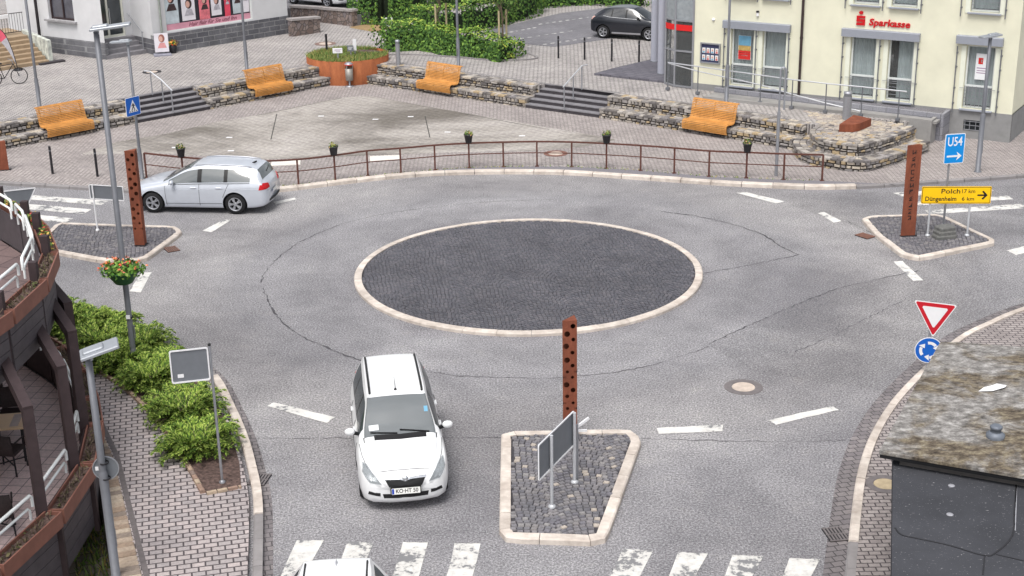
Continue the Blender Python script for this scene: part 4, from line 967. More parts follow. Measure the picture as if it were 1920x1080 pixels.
# yellow direction sign and the blue detour sign on the right island
pa, pb = P(1739, 442, .12), P(1813, 442, .12); d = pb - pa; yw = math.atan2(d.y, d.x); L_ = d.length; zt, zb = Z(pa, 349), Z(pa, 375)
t = thing('direction_sign', 'yellow arrow signpost board on two posts on the right traffic island', 'traffic sign', pa, yw)
for x in (0, L_): post(t, V((x, 0, 0)), zt - .15, .03, mPostP, True, False)
bw, bh = 1.92, .50; T = face_T((L_ / 2 + .14, -.04, zt - .12 - bh / 2), 0)
g = MB(); g.plate(rrect(bw, bh, .04), -.012, .006, T); g.mi = 1; g.plate(rrect(bw - .03, bh - .03, .035), .006, .0085, T); g.mi = 0; g.plate(rrect(bw - .06, bh - .06, .03), .0085, .011, T); bd = g.build('board', [mYel, mInkB], t)
g = MB(); g.text('Polch', .19, T @ M.Translation((-.16, .11, .011)), .003, 0, .002, width=.52); g.text('17 km', .16, T @ M.Translation((.33, .11, .011)), .003, 0, .001, width=.36); g.text('Düngenheim', .18, T @ M.Translation((-.42, -.11, .011)), .003, 0, .003, width=.86); g.text('6 km', .15, T @ M.Translation((.33, -.11, .011)), .003, 0, .001, width=.34); g.build('lettering', mInkB, bd); g = MB()
g.plate([(.58, -.022), (.8, -.022), (.8, .022), (.58, .022)], .011, .014, T); g.plate([(.74, .13), (.70, .1), (.79, 0), (.70, -.1), (.74, -.13), (.86, 0)], .011, .014, T); g.build('arrow', mInkB, bd)
b = P(1771, 436, .12); zt, zb = Z(b, 252), Z(b, 308)
t = thing('detour_sign', 'blue U54 detour sign with white arrow on its own post on the right traffic island', 'traffic sign', b, R(4)); post(t, V((0, .12, 0)), zt - b.z, .03, None, True, False)
hh = zt - zb; T = face_T((.1, .07, (zt + zb) / 2 - b.z), R(6)); ww = hh * .70
g = MB(); g.plate(rrect(ww, hh, .04), -.006, .004, T); g.mi = 1; g.plate(rrect(ww - .04, hh - .04, .03), .004, .0065, T); bd = g.build('plate', [mWhiteP, mBlueL], t)
g = MB(); g.text('U54', .36, T @ M.Translation((0, .27 * hh / 1.2, .0065)), .003, 0, .004, width=ww * .72); g.build('lettering', mWhiteP, bd); g = MB()
g.plate([(-ww * .36, -.24), (ww * .2, -.24), (ww * .2, -.19), (-ww * .36, -.19)], .0065, .0095, T); g.plate([(ww * .38, -.215), (ww * .12, -.09), (ww * .2, -.215), (ww * .12, -.34)][::-1], .0065, .0095, T); g.build('arrow', mWhiteP, bd)
b = P(1770, 446, .11); t = thing('sign_foot', 'stacked grey rubber sign weights lying at the foot of the detour sign', 'sign foot', b, R(12))
for k in range(3): g = MB(); g.bbox((0 + .03 * k, .05 * k, .06 + .105 * k), (.62 - .06 * k, .36, .1), .03, R(4 * k)); g.build('weight', mat('rubber_grey', (104, 104, 102), .9, var=.25, scale=12) if 'rubber_grey' not in bpy.data.materials else bpy.data.materials['rubber_grey'], t)
# round sign seen from behind on the nearest lamp
bb = W[L9.name].translation; zc = Z(bb, 882)
t = thing('round_sign', 'round grey sign seen from behind, strapped to the nearest street lamp', 'traffic sign', (bb.x + .04, bb.y, zc), R(6))
T = face_T((0, .09, 0), 0); g = MB(); g.plate(circ(.215), -.004, .004, T); g.mi = 1
o_, i_ = circ(.215), circ(.198); n_ = 28; g.T = T; g.add([(x, y, .0045) for x, y in o_] + [(x, y, .02) for x, y in o_] + [(x, y, .02) for x, y in i_] + [(x, y, .0045) for x, y in i_], [(r_ * n_ + a, r_ * n_ + (a + 1) % n_, (r_ + 1) * n_ + (a + 1) % n_, (r_ + 1) * n_ + a) for r_ in range(3) for a in range(n_)], False); g.T = None; bd = g.build('plate', [mSignBack, mSteel], t)
g = MB(); g.plate(rrect(.06, .07, .008), .0045, .007, T @ M.Translation((-.14, -.0, 0))); g.build('sticker', mWhiteP, bd)
g = MB()
for zz in (-.14, .14): g.lathe([(.075, -.015), (.08, -.01), (.08, .01), (.075, .015)], (0, 0, zz), 12); g.box((0, .07, zz), (.05, .04, .03))
g.build('strap', mDark, t)
# ------------------------------------------------------------------ hedges, shrubs, young trees
mHedge = islmat('hedge_leaves', [(60, 92, 46), (82, 116, 54), (104, 140, 62), (70, 102, 50), (120, 154, 70), (52, 80, 42), (92, 126, 58)], .7, .12, 12, 0)
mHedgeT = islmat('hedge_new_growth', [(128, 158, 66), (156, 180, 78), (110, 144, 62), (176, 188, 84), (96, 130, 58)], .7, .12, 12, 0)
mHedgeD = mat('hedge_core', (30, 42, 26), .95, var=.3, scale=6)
mBark = mat('young_bark', (118, 104, 88), .9, var=.25, scale=10); mStake = mat('pale_stake', (188, 172, 140), .8, var=.1)
def hedge(path, wd, h0, label, n, seed, h1=None, z=UP, leafs=.125, lumpy=.16):
    h1 = h1 or h0; rr = random.Random(seed); p = resample(path, .25); t = thing('hedge', label, 'hedge', (p[0].x, p[0].y, z))
    ph = [rr.uniform(0, 6.28) for _ in range(6)]
    bump = lambda s, k: lumpy * (math.sin(s * 1.9 + ph[k]) * .5 + math.sin(s * 4.1 + ph[k + 1]) * .35 + math.sin(s * .8 + ph[k + 2]) * .5)
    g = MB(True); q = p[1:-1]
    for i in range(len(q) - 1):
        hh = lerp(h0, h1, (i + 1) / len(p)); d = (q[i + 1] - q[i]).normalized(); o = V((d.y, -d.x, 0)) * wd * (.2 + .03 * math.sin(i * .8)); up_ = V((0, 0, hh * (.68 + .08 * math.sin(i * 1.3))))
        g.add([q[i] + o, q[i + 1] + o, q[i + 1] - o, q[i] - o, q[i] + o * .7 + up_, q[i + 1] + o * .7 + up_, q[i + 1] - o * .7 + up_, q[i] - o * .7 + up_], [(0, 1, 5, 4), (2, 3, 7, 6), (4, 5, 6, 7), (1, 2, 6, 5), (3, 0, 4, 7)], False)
    g.build('dark_core', mHedgeD, t)  # solid dark core, its colour standing for the shade between the leaves
    g = MB(True); L = len(p) - 1
    for _ in range(n):
        s = rr.uniform(0, L); h = lerp(h0, h1, s / L); i = min(L - 1, int(s)); c = p[i].lerp(p[i + 1], s - i); d = (p[i + 1] - p[i]).normalized(); o = V((d.y, -d.x, 0))
        fc = rr.random(); sm = s * .25
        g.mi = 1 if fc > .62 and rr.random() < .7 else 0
        if fc < .42: u = wd * .5 + bump(sm, 0); zz = rr.uniform(.0, 1) * h; nr = o
        elif fc < .62: u = -wd * .5 - bump(sm, 1); zz = rr.uniform(0, 1) * h; nr = -o
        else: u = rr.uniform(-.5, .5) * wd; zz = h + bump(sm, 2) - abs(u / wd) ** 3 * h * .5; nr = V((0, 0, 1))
        u += rr.uniform(-.09, .06) * (1 if u > 0 else -1); zz += rr.uniform(-.1, .07)
        if rr.random() < .05: e_ = rr.random() < .5; c = (p[0] if e_ else p[-1]) + (p[1] - p[0] if e_ else p[-1] - p[-2]).normalized() * rr.uniform(-.1, .1); u = rr.uniform(-.48, .48) * wd; zz = rr.uniform(0, 1) * (h0 if e_ else h1); nr = -d if e_ else d
        leaf(g, V((c.x, c.y, z + max(.02, zz))) + o * u, nr, leafs * rr.uniform(.7, 1.4), rr, .5)
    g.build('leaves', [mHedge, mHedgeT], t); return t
def hp(px, z=UP): return [P(x, y, z) for x, y in px]
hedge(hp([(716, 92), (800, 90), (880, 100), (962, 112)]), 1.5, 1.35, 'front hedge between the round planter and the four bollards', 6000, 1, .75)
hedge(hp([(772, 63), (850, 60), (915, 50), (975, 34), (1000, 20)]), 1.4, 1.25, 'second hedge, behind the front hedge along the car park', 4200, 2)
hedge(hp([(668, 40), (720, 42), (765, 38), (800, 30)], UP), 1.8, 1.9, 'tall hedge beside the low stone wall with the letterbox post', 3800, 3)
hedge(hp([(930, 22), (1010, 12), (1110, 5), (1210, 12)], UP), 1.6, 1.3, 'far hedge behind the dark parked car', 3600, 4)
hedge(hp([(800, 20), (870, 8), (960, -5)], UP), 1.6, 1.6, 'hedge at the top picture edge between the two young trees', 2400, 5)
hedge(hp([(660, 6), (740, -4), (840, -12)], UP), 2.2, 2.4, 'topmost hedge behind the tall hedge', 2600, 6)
# planted strip edge and parking lot
g = MB(); e = smoothpath(hp([(700, 104), (780, 103), (860, 108), (940, 114), (1004, 110), (985, 100)]), 4); kerb(g, e, .12, UP - .02, UP + .06, .8, .02, -1); struct(g, 'bed_kerb', mKerbD)
g = MB(); g.sheet([tuple(P(x, y, UP)[:2]) for x, y in ((912, 58), (985, 40), (1050, 25), (1140, 14), (1205, 30), (1220, 60), (1130, 75), (1040, 88), (930, 78))], UP + .006); struct(g, 'car_park', mLot)
g = MB()
for a, b in (((912, 69), (1010, 51)), ((942, 78), (1080, 57)), ((1010, 46), (1122, 30)), ((990, 88), (1115, 70))):
    a, b = P(*a, UP), P(*b, UP); n_ = 9
    for k in range(n_):
        p, q = a.lerp(b, k / n_), a.lerp(b, (k + .5) / n_); d = (q - p).normalized(); w2 = V((-d.y, d.x, 0)) * .06
        g.quad(*[(v.x, v.y, UP + .012) for v in (p - w2, q - w2, q + w2, p + w2)])
struct(g, 'bay_marking', mPaint)
g = MB()
for x, y in ((700, 60), (760, 55), (820, 44)): pass
g.sheet([tuple(P(x, y, UP)[:2]) for x, y in ((655, 52), (700, 60), (770, 48), (760, 40), (670, 44))], UP + .005); struct(g, 'bare_soil', mat('dry_soil', (150, 126, 92), .95, var=.2))
mCrown = islmat('young_crown', [(52, 74, 40), (72, 98, 50), (92, 120, 62), (62, 86, 46), (112, 138, 72)], .75, .1, 12, 0)
def young_tree(px, py, h, label, seed, stakes=((.35, .1), (-.3, .25)), sh=2.0):
    rr = random.Random(seed); b = P(px, py, UP); t = thing('young_tree', label, 'tree', b, 0, 'young staked trees among the hedges')
    g = MB(); pts = [V((rr.uniform(-.03, .03) * i, rr.uniform(-.03, .03) * i, h * .5 * i / 6)) for i in range(7)]; g.tube(pts, .05, 7, True, .03)
    tip = pts[-1]
    for k in range(8):
        a = k * 2.4; l = rr.uniform(.5, 1.0); s_ = pts[4 + k % 3]; e_ = s_ + V((math.cos(a) * l * .7, math.sin(a) * l * .7, l)); g.tube([s_, (s_ + e_) / 2 + V((0, 0, .1)), e_], .018, 5, True, .006)
    g.build('trunk', mBark, t)
    for sx, sy in stakes: g = MB(); g.tube([(sx, sy, 0), (sx, sy, sh)], .045, 7); g.build('stake', mStake, t)
    g = MB()
    for k in range(9):
        a = k * 2.4; c = V((math.cos(a) * .55, math.sin(a) * .55, h * (.52 + .05 * k))); leafball(g, 150, c, (.5, .5, .42), .12, rr, low=-1)
    g.build('crown', mCrown, t)
young_tree(824, 84, 4.2, 'young staked tree standing in the front hedge', 1, ((-.12, -.3), (.35, .1)), 1.9)
young_tree(942, 104, 4.4, 'young staked tree at the right end of the front hedge', 2, ((-.12, -.2), (.2, .2)), 2.0)
young_tree(755, 30, 4.6, 'young staked tree in front of the tall hedge', 3, ((-.2, -.1), (.3, .1)), 2.0)
# creeping junipers in the left bed
mJun = islmat('juniper_needles', [(66, 92, 36), (100, 130, 50), (138, 162, 66), (82, 110, 42), (164, 184, 86), (54, 78, 34), (178, 194, 102), (118, 146, 58)], .75, .1, 16, 0)
def juniper(px, py, rx, ry, h, label, seed, nsp=150):
    rr = random.Random(seed); b = P(px, py, .11); t = thing('juniper_shrub', label, 'shrub', b, 0, 'creeping junipers in the left planting bed')
    gb, gn = MB(), MB(); gn2 = gn
    for k in range(nsp):
        a = rr.uniform(0, 6.28); el = rr.uniform(.05, 1.15); l = rr.uniform(.5, 1.0); d = V((math.cos(a) * rx * math.cos(el * .8), math.sin(a) * ry * math.cos(el * .8), h * (.25 + .75 * math.sin(el))))
        s_ = V((d.x * .15, d.y * .15, .02)); e_ = s_ + d * l; m_ = (s_ + e_) / 2 + V((0, 0, .1 * h)); pts = smoothpath([s_, m_, e_, e_ + (e_ - m_) * .28 + V((0, 0, -.05))], 3)
        if k % 3 == 0: gb.tube(pts[:6], .008, 3, False, .003)
        for i in range(2, len(pts)):
            dr_ = (pts[i] - pts[i - 1]).normalized()
            sd_ = dr_.cross(V((rr.uniform(-.4, .4), rr.uniform(-.4, .4), 1))).normalized()
            for q_ in range(10):
                u = (sd_ * (1 if q_ % 2 else -1) + V((rr.uniform(-.5, .5), rr.uniform(-.5, .5), rr.uniform(-.2, .5)))).normalized(); q = pts[i - 1].lerp(pts[i], rr.random()); ll = rr.uniform(.05, .12) * (1.15 - .5 * i / len(pts)); tip = q + (dr_ * .75 + u * .8) * ll; w2 = (tip - q).cross(V((0, 0, 1)) + u * .3).normalized() * .012
                gn.add([q - w2 * .6, q.lerp(tip, .5) - w2, tip, q.lerp(tip, .5) + w2], [(0, 1, 2, 3)], False)
    gb.build('stems', mBark, t); gn.build('foliage', mJun, t)
for i, a in enumerate([(372, 840, .75, .85, .62, 'nearest juniper, at the front end of the left bed behind the thin sign post'), (345, 778, .8, .9, .66, 'second juniper from the front, spreading towards the square sign'), (286, 716, .75, .8, .6, 'juniper just right of the tallest lamp foot'), (228, 686, .75, .8, .6, 'juniper left of the tallest lamp foot behind the nearest lamp head'), (262, 655, .75, .8, .6, 'juniper behind the tallest lamp foot, on the road side'), (190, 650, .75, .8, .6, 'juniper in the middle of the left bed behind the terrace posts'), (150, 618, .75, .8, .6, 'juniper near the far end of the left bed beyond the terrace posts'), (205, 620, .7, .7, .5, 'low juniper at the road edge between posts and tall lamp'), (110, 606, .7, .8, .6, 'juniper at the far end of the left bed'), (318, 684, .45, .5, .4, 'small low juniper behind the square sign')]):
    juniper(a[0], a[1], a[2] * .98, a[3] * 1.05, a[4] * .8, a[5], seed=20 + i, nsp=230)
# weeds
rr = random.Random(4); g = MB()
ex = [V((x, y, 0)) for x, y in sunk_edge]
def weed(r2):
    s = r2.uniform(0.2, len(ex) - 3.2); i = int(s); p = ex[i].lerp(ex[i + 1], s - i); return p.x - r2.uniform(.25, .9), p.y, -1.05
blades(g, 900, weed, .16, .02, rr)
o = g.build('weeds', mGrass, None, 'stuff'); tag(o, 'green weeds growing along the foot of the left retaining edge', 'weeds')
g = MB(); gw = lambda r2: (lambda s: (sp[int(s)].x + r2.uniform(-.3, .3), sp[int(s)].y + r2.uniform(-.06, .06), PL))(r2.uniform(0, len(sp) - 1))
blades(g, 420, gw, .06, .02, rr); o = g.build('weeds', mGrass, None, 'stuff'); tag(o, 'short weeds in the joint under the rusty railing', 'weeds')
# ------------------------------------------------------------------ bank
mCream = mat('cream_render', (222, 220, 198), .85, var=.07, scale=.9, bump=.15, bscale=90)
mCreamT = mat('cream_trim', (226, 228, 212), .7, var=.03)
mPlinth = mat('plinth_grey', (138, 138, 138), .9, var=.12, scale=3, bump=.2)
mShut = mat('shutter_box_grey', (150, 154, 164), .5, .1, var=.04)
mFrame = mat('window_frame_white', (214, 218, 216), .5, var=.03)
mGlass = glassmat('window_glass', (236, 240, 240), .5, .03, .7)
mDarkIn = mat('dark_interior', (46, 50, 54), .9, var=.3, scale=2)
mCurt = mat('curtain_cloth', (206, 214, 216), .9, var=.1, scale=3)
mPosterR = mat('poster_red', (206, 48, 44), .6, var=.08); mPosterB = mat('poster_blue', (112, 168, 198), .6, var=.2, scale=4); mPosterY = mat('poster_ochre', (190, 160, 96), .6, var=.3, scale=9); mPaper = mat('paper_white', (228, 230, 232), .7, var=.04)
mLogo = mat('logo_red', (196, 22, 30), .45, var=.03)
FA, FB = P(1330, 158, 1.1), P(1897, 215, 1.1); dF = (FB - FA); yF = math.atan2(dF.y, dF.x)
bank = thing('bank_building', 'cream bank building with grey shutter boxes and red lettering at the upper right', 'building', (FA.x, FA.y, 0), yF)
def wall_holes(g, x0, x1, z0, z1, holes, y=0, rev=.18):
    xs = sorted({x0, x1} | {h[0] for h in holes} | {h[1] for h in holes}); zs = sorted({z0, z1} | {h[2] for h in holes} | {h[3] for h in holes})
    for a, b in zip(xs, xs[1:]):
        for c, d in zip(zs, zs[1:]):
            if any(h[0] < (a + b) / 2 < h[1] and h[2] < (c + d) / 2 < h[3] for h in holes): continue
            g.quad((a, y, c), (b, y, c), (b, y, d), (a, y, d))
    for a, b, c, d in holes:
        g.quad((a, y, c), (a, y + rev, c), (b, y + rev, c), (b, y, c)); g.quad((a, y, d), (b, y, d), (b, y + rev, d), (a, y + rev, d))
        g.quad((a, y, c), (a, y, d), (a, y + rev, d), (a, y + rev, c)); g.quad((b, y, c), (b, y + rev, c), (b, y + rev, d), (b, y, d))
lo = [(.85, 1.77), (2.13, 3.06), (5.55, 6.5), (6.95, 7.88), (9.73, 10.73)]
holes = [(a, b, 1.16, 3.4) for a, b in lo] + [(a, b, 4.56, 6.8) for a, b in lo]
g = MB(); wall_holes(g, -.7, 11.48, 1.1, 8.4, holes)
g.quad((11.48, 0, 1.1), (11.48, 9, 1.1), (11.48, 9, 8.4), (11.48, 0, 8.4)); g.quad((-.7, 9, 1.1), (-.7, 0, 1.1), (-.7, 0, 8.4), (-.7, 9, 8.4)); g.quad((11.48, 9, 1.1), (-.7, 9, 1.1), (-.7, 9, 8.4), (11.48, 9, 8.4))
g.build('wall', mCream, bank)
g = MB(); g.prism([(-.9, -.3), (11.8, -.3), (11.8, 9.3), (-.9, 9.3)], 8.4, 8.6); g.build('roof', mat('bank_roof', (120, 110, 108), .8), bank)
g = MB(); wall_holes(g, -.7, 11.5, 0, 1.1, [(9.85, 10.5, .38, .76)], -.03, .22); g.quad((11.51, -.03, 0), (11.51, 9, 0), (11.51, 9, 1.1), (11.51, -.03, 1.1)); g.quad((-.7, -.03, 1.1), (11.51, -.03, 1.1), (11.51, .0, 1.1), (-.7, .0, 1.1)); g.build('plinth', mPlinth, bank)
def bank_window(a, b, z0, z1, grid=False, curtain=True):
    y = .16; fr = .06; g = MB()
    for x in (a + fr / 2, b - fr / 2): g.box((x, y, (z0 + z1) / 2), (fr, .06, z1 - z0))
    for z in (z0 + .04, z1 - .03): g.box(((a + b) / 2, y, z), (b - a - 2 * fr, .056, fr))
    tz = z0 + .8; g.box(((a + b) / 2, y - .005, tz), (b - a - 2 * fr, .05, .07))
    w_ = g.build('window', mFrame, bank)
    g = MB(); g.quad((a + fr, y, z0 + .06), (b - fr, y, z0 + .06), (b - fr, y, z1 - .06), (a + fr, y, z1 - .06)); g.build('pane', mGlass, w_)
    g = MB(); g.quad((a, y + .55, z0), (b, y + .55, z0), (b, y + .55, z1), (a, y + .55, z1)); g.quad((a, y + .04, z0), (b, y + .04, z0), (b, y + .55, z0), (a, y + .55, z0)); g.build('room', mDarkIn, w_)
    if curtain:
        g = MB(); n_ = 40; g.smooth = True; vs = []
        c0, c1 = (a + fr, b - fr) if curtain is True else (lerp(a, b, curtain[0]), lerp(a, b, curtain[1]))
        for i in range(n_ + 1): x = lerp(c0, c1, i / n_); yy = y + .07 + .03 * math.sin(i * 1.05 + math.sin(i * .3) * 2); vs += [(x, yy, z0 + .1), (x, yy, z1)]
        g.add(vs, [(2 * i, 2 * i + 2, 2 * i + 3, 2 * i + 1) for i in range(n_)], True); g.build('curtain', mCurt, w_)
    g = MB(); g.bbox(((a + b) / 2, -.03, z0 - .03), (b - a + .14, .2, .05), .008); g.build('sill', mShut, w_)
    g = MB()
    zt_ = z0 + .80
    for k in range(6): g.beam((a + .02, .05, z0 + .1 + k * .135), (b - .02, .05, z0 + .1 + k * .135), .018, .018)
    for k in range(2 if not grid else 8):
        x = lerp(a + .03, b - .03, k / ((2 if not grid else 8) - 1)); g.beam((x, .05, z0 + .06), (x, .05, zt_), .018, .018)
    g.beam((a - .12, -.07, z0 + .74), (b + .12, -.07, z0 + .74), .014, .014)
    g.build('guard_bars', mSteel, bank)
for i, (a, b) in enumerate(lo):
    bank_window(a, b, 1.16, 3.4, i == 4, (True, True, (.05, .9), (.35, 1.0), True)[i]); bank_window(a, b, 4.56, 6.8, False, True)
for x0, x1, z in ((.54, 3.24, 3.36), (5.22, 8.08, 3.4), (9.37, 10.97, 3.46), (.54, 3.24, 6.8), (5.22, 8.08, 6.8), (9.37, 10.97, 6.8)):
    g = MB(); g.bbox(((x0 + x1) / 2, -.09, z + .145), (x1 - x0, .2, .29), .02); g.build('shutter_box', mShut, bank)
for k, (x0, x1) in enumerate(((.6, 3.2), (5.28, 8.04), (9.43, 10.95))):
    for z0, z1 in ((1.02, 3.36), (4.4, 6.8)):
        for x in (x0, x1) + (() if k == 2 else ((x0 + x1) / 2 + .0,)):
            g = MB(); g.tube([(x, -.11, z0), (x, -.11, z1)], .022, 8)
            for q in (.3, .85, 1.6, 2.1): g.box((x, -.06, z0 + q), (.05, .12, .05))
            g.build('shutter_rail', mSteelD, bank)
# light trim beside each window
for a, b in lo:
    for z0, z1 in ((1.12, 3.38), (4.52, 6.78)):
        for x in (a - .09, b + .09): g = MB(); g.box((x, -.012, (z0 + z1) / 2), (.16, .03, z1 - z0)); g.build('window_trim', mCreamT, bank)
g = MB(); g.tube([(3.68, -.08, .95), (3.68, -.08, 8.3)], .05, 10)
for z in (1.6, 3.2, 4.8): g.lathe([(.06, -.03), (.065, 0), (.06, .03)], (3.68, -.08, z), 10)
g.build('downpipe', mat('downpipe_dark', (66, 54, 54), .5, .3), bank)
w_ = None
g = MB(); g.box((10.175, .1, .57), (.65, .02, .38)); w_ = g.build('basement_window', mDarkIn, bank)
g = MB()
for x in (9.9, 10.07, 10.28, 10.46): g.beam((x, -.02, .4), (x, -.02, .74), .02, .02)
for z in (.42, .58, .72): g.beam((9.86, -.045, z), (10.49, -.045, z), .02, .02)
g.build('grille', mSteel, w_)
# logo and lettering
TF = M(((1, 0, 0, 0), (0, 0, -1, 0), (0, 1, 0, 0), (0, 0, 0, 1)))      # local xy -> facade xz, z -> out
def fp(x, z, y=0): return M.Translation((x, y, z)) @ TF
lg = MB(); T = fp(5.87, 4.02, -.0)
for pts in ([(-.155, .055), (.155, .055), (.155, .14), (-.155, .14)], [(-.155, .02), (-.07, .02), (-.07, .055), (-.155, .055)], [(-.155, -.075), (.16, -.075), (.16, .02), (-.155, .02)], [(.075, -.11), (.16, -.11), (.16, -.075), (.075, -.075)], [(-.155, -.2), (.16, -.2), (.16, -.11), (-.155, -.11)]): lg.plate(pts, .0, .05, T)
lg.plate([(.075 * math.cos(a), .255 + .06 * math.sin(a)) for a in (2 * math.pi * i / 16 for i in range(16))], 0, .05, T)
o = lg.build('logo', mLogo, bank)
g = MB(); g.text('Sparkasse', .34, fp(6.93, 3.95, -.0), .04, .12, .008, width=1.5); g.build('lettering', mLogo, bank)
# info case
t = thing('notice_case', 'grey framed notice case with small pictures on the bank wall left of its first window', 'notice case', bank.matrix_world.translation if False else W[bank.name] @ V((.02, -.04, 2.32)), yF)
g = MB(); w2, h2 = .78, .74
for x in (-w2 / 2, w2 / 2): g.box((x, 0, 0), (.05, .08, h2 + .05))
for z in (-h2 / 2, h2 / 2): g.box((0, 0, z), (w2 - .05, .078, .05))
g.build('frame', mSteel, t); g = MB(); g.box((0, .02, 0), (w2 - .05, .03, h2 - .05)); bk = g.build('back', mat('case_navy', (52, 56, 88), .6, var=.2, scale=8), t)
cols = [mPaper, mPosterR, mat('pic_skin', (206, 160, 140), .6), mPosterB]
rr = random.Random(2)
for r_ in range(2):
    for k in range(4):
        g = MB(); x, z = -.27 + .18 * k, .12 - .27 * r_; g.mi = 0; g.box((x, -.004, z - .02), (.13, .012, .2)); g.mi = 2; g.box((x, -.012, z), (.06, .008, .08)); g.mi = 1 if k % 2 else 3; g.box((x, -.012, z - .08), (.08, .008, .05)); g.build('picture', cols, bk)
def poster(x, z, w_, h_, label, bands, name='poster'):
    t = thing(name, label, 'poster', W[bank.name] @ V((x, .125, z)), yF); g = MB(); g.box((0, 0, 0), (w_, .012, h_)); o = g.build('sheet', mPaper, t)
    for x_, z_, bw, bh, m in bands: g = MB(); g.box((x_, -.008, z_), (bw, .006, bh)); g.build('print', m, o)
poster(1.36, 2.62, .52, .92, 'red and blue poster behind the leftmost ground floor bank window', [(0, .26, .5, .38, mPosterB), (0, -.02, .5, .2, mPosterY), (0, -.28, .5, .34, mPosterR), (0, -.2, .4, .03, mPaper), (-.03, -.3, .34, .03, mPaper)])
poster(10.28, 2.66, .46, .92, 'white notice with a red emblem behind the rightmost ground floor bank window', [(-.06, .2, .16, .22, mPosterR), (-.04, .2, .06, .1, mPaper), (0, -.05, .36, .03, mInk), (0, -.14, .34, .025, mInk), (0, -.22, .36, .025, mInk)])
t = thing('wall_lamp', 'small white round lamp on the bank wall above the notice case', 'lamp', W[bank.name] @ V((.1, 0, 3.62)), yF); g = MB(); g.lathe([(.06, 0), (.06, .04), (.03, .07), (0, .07)], (0, 0, 0), 14, M.Rotation(R(90), 4, 'X')); g.build('shade', mWhiteP, t)
t = thing('wall_sensor', 'small dark and white sensor on the bank wall above the first shutter box', 'sensor', W[bank.name] @ V((1.9, 0, 3.95)), yF); g = MB(); g.bbox((0, -.04, 0), (.09, .08, .14), .015); g.build('housing', mWhiteP, t); g = MB(); g.bbox((0, -.05, .1), (.1, .1, .06), .015); g.build('eye', mDark, t)
# glazed corner entrance
t = thing('glass_entrance', 'curved glass entrance with a red band between the columns and the bank wall', 'entrance', (FA.x, FA.y, 0), yF)
ent = [(-2.38, 1.4), (-2.28, .85), (-2.05, .32), (-1.5, .02), (-.72, -.02)]
zr = [.86, 2.3, 3.48, 4.6]
for a, b in zip(ent, ent[1:]):
    g = MB(); g.quad((a[0], a[1], zr[0]), (b[0], b[1], zr[0]), (b[0], b[1], zr[2]), (a[0], a[1], zr[2])); g.build('pane', mGlass, t)
    g = MB(); g.quad((a[0], a[1], zr[2]), (b[0], b[1], zr[2]), (b[0], b[1], 8), (a[0], a[1], 8)); g.build('upper_panel', mat('panel_grey', (150, 156, 160), .25, .1) if 'panel_grey' not in bpy.data.materials else bpy.data.materials['panel_grey'], t)
g = MB(); n_ = 10; arc = smoothpath([V((x, y, 0)) for x, y in ent], 4)
for a, b in zip(arc, arc[1:]):
    o_ = V((-.25, -.6, 0)).normalized() * .03; g.add([(a + o_ + V((0, 0, 3.1))), (b + o_ + V((0, 0, 3.1))), (b + o_ + V((0, 0, 3.33))), (a + o_ + V((0, 0, 3.33)))], [(0, 1, 2, 3)], False)
g.build('red_band', mat('band_red', (214, 34, 36), .4, var=.04), t)
g = MB()
for a in ent: g.beam((a[0], a[1], zr[0]), (a[0], a[1], 8), .07, .07)
for z in (zr[0] + .05, zr[1], zr[2]):
    for a, b in zip(ent, ent[1:]): g.beam((a[0], a[1] - .002, z), (b[0], b[1] - .002, z), .065, .065)
g.build('frame', mSteel, t)
g = MB(); g.prism([(-2.0, 1.8), (-1.9, 1.0), (-1.7, .65), (-1.35, .4), (-.72, .38), (-.72, 4), (-2.0, 4)], .86, 8); g.build('interior', mDarkIn, t)
for px, py, lb in ((1228, 116, 'left round grey column before the bank entrance'), (1241, 139, 'right round grey column before the bank entrance, nearer the steps')):
    b = P(px, py, .92); t = thing('round_column', lb, 'column', b, 0, 'columns before the bank entrance'); g = MB(); g.lathe([(.185, 0), (.185, 7.4)], (0, 0, 0), 24); g.build('shaft', mat('column_grey', (176, 178, 190), .5, .1, var=.04) if 'column_grey' not in bpy.data.materials else bpy.data.materials['column_grey'], t); g = MB(); g.lathe([(.2, 0), (.2, .05), (.187, .055)], (0, 0, 0), 24); g.build('base_ring', mSteelD, t)
g = MB(); g.prism([tuple(P(x, y, UP)[:2]) for x, y in ((1114, 141), (1150, 131), (1232, 112), (1300, 118), (1345, 159), (1300, 162))], UP - .1, UP + .08); struct(g, 'entrance_platform', brickmat('platform_slabs', (112, 110, 118), (98, 96, 104), (74, 72, 78), .4, .4, .012, yF, stain=.15))
# ramp in front of the bank: inner wall, outer wall, end wall, rail
ramp = thing('access_ramp', 'concrete access ramp with grey block walls along the bank front', 'ramp', (FA.x, FA.y, 0), yF)
mBlockw = brickmat('block_wall', (150, 150, 156), (140, 140, 148), (112, 112, 116), .5, .3, .008, 0, rx=R(90), stain=.1, bump=.3)
g = MB(); g.prism([(.3, -.04), (9.2, -.04), (9.2, -.72), (.4, -.16)], .85, 1.03); g.build('upper_walk', brickmat('walk_setts', (138, 136, 140), (120, 118, 124), (90, 88, 92), .2, .1, .012, 0, stain=.15), ramp)
g = MB(); g.prism([(.35, -.17), (9.25, -.735), (9.25, -.88), (.35, -.3)], .1, 1.06); g.prism([(9.21, -.04), (9.36, -.04), (9.36, -.88), (9.26, -.88), (9.26, -.7)], .05, 1.064); g.build('inner_wall', mBlockw, ramp)
g = MB(); g.prism([(.35, -.31), (9.25, -.9), (9.25, -1.36), (.35, -1.36)], .8, .885); g.build('ramp_floor', mConc, ramp)
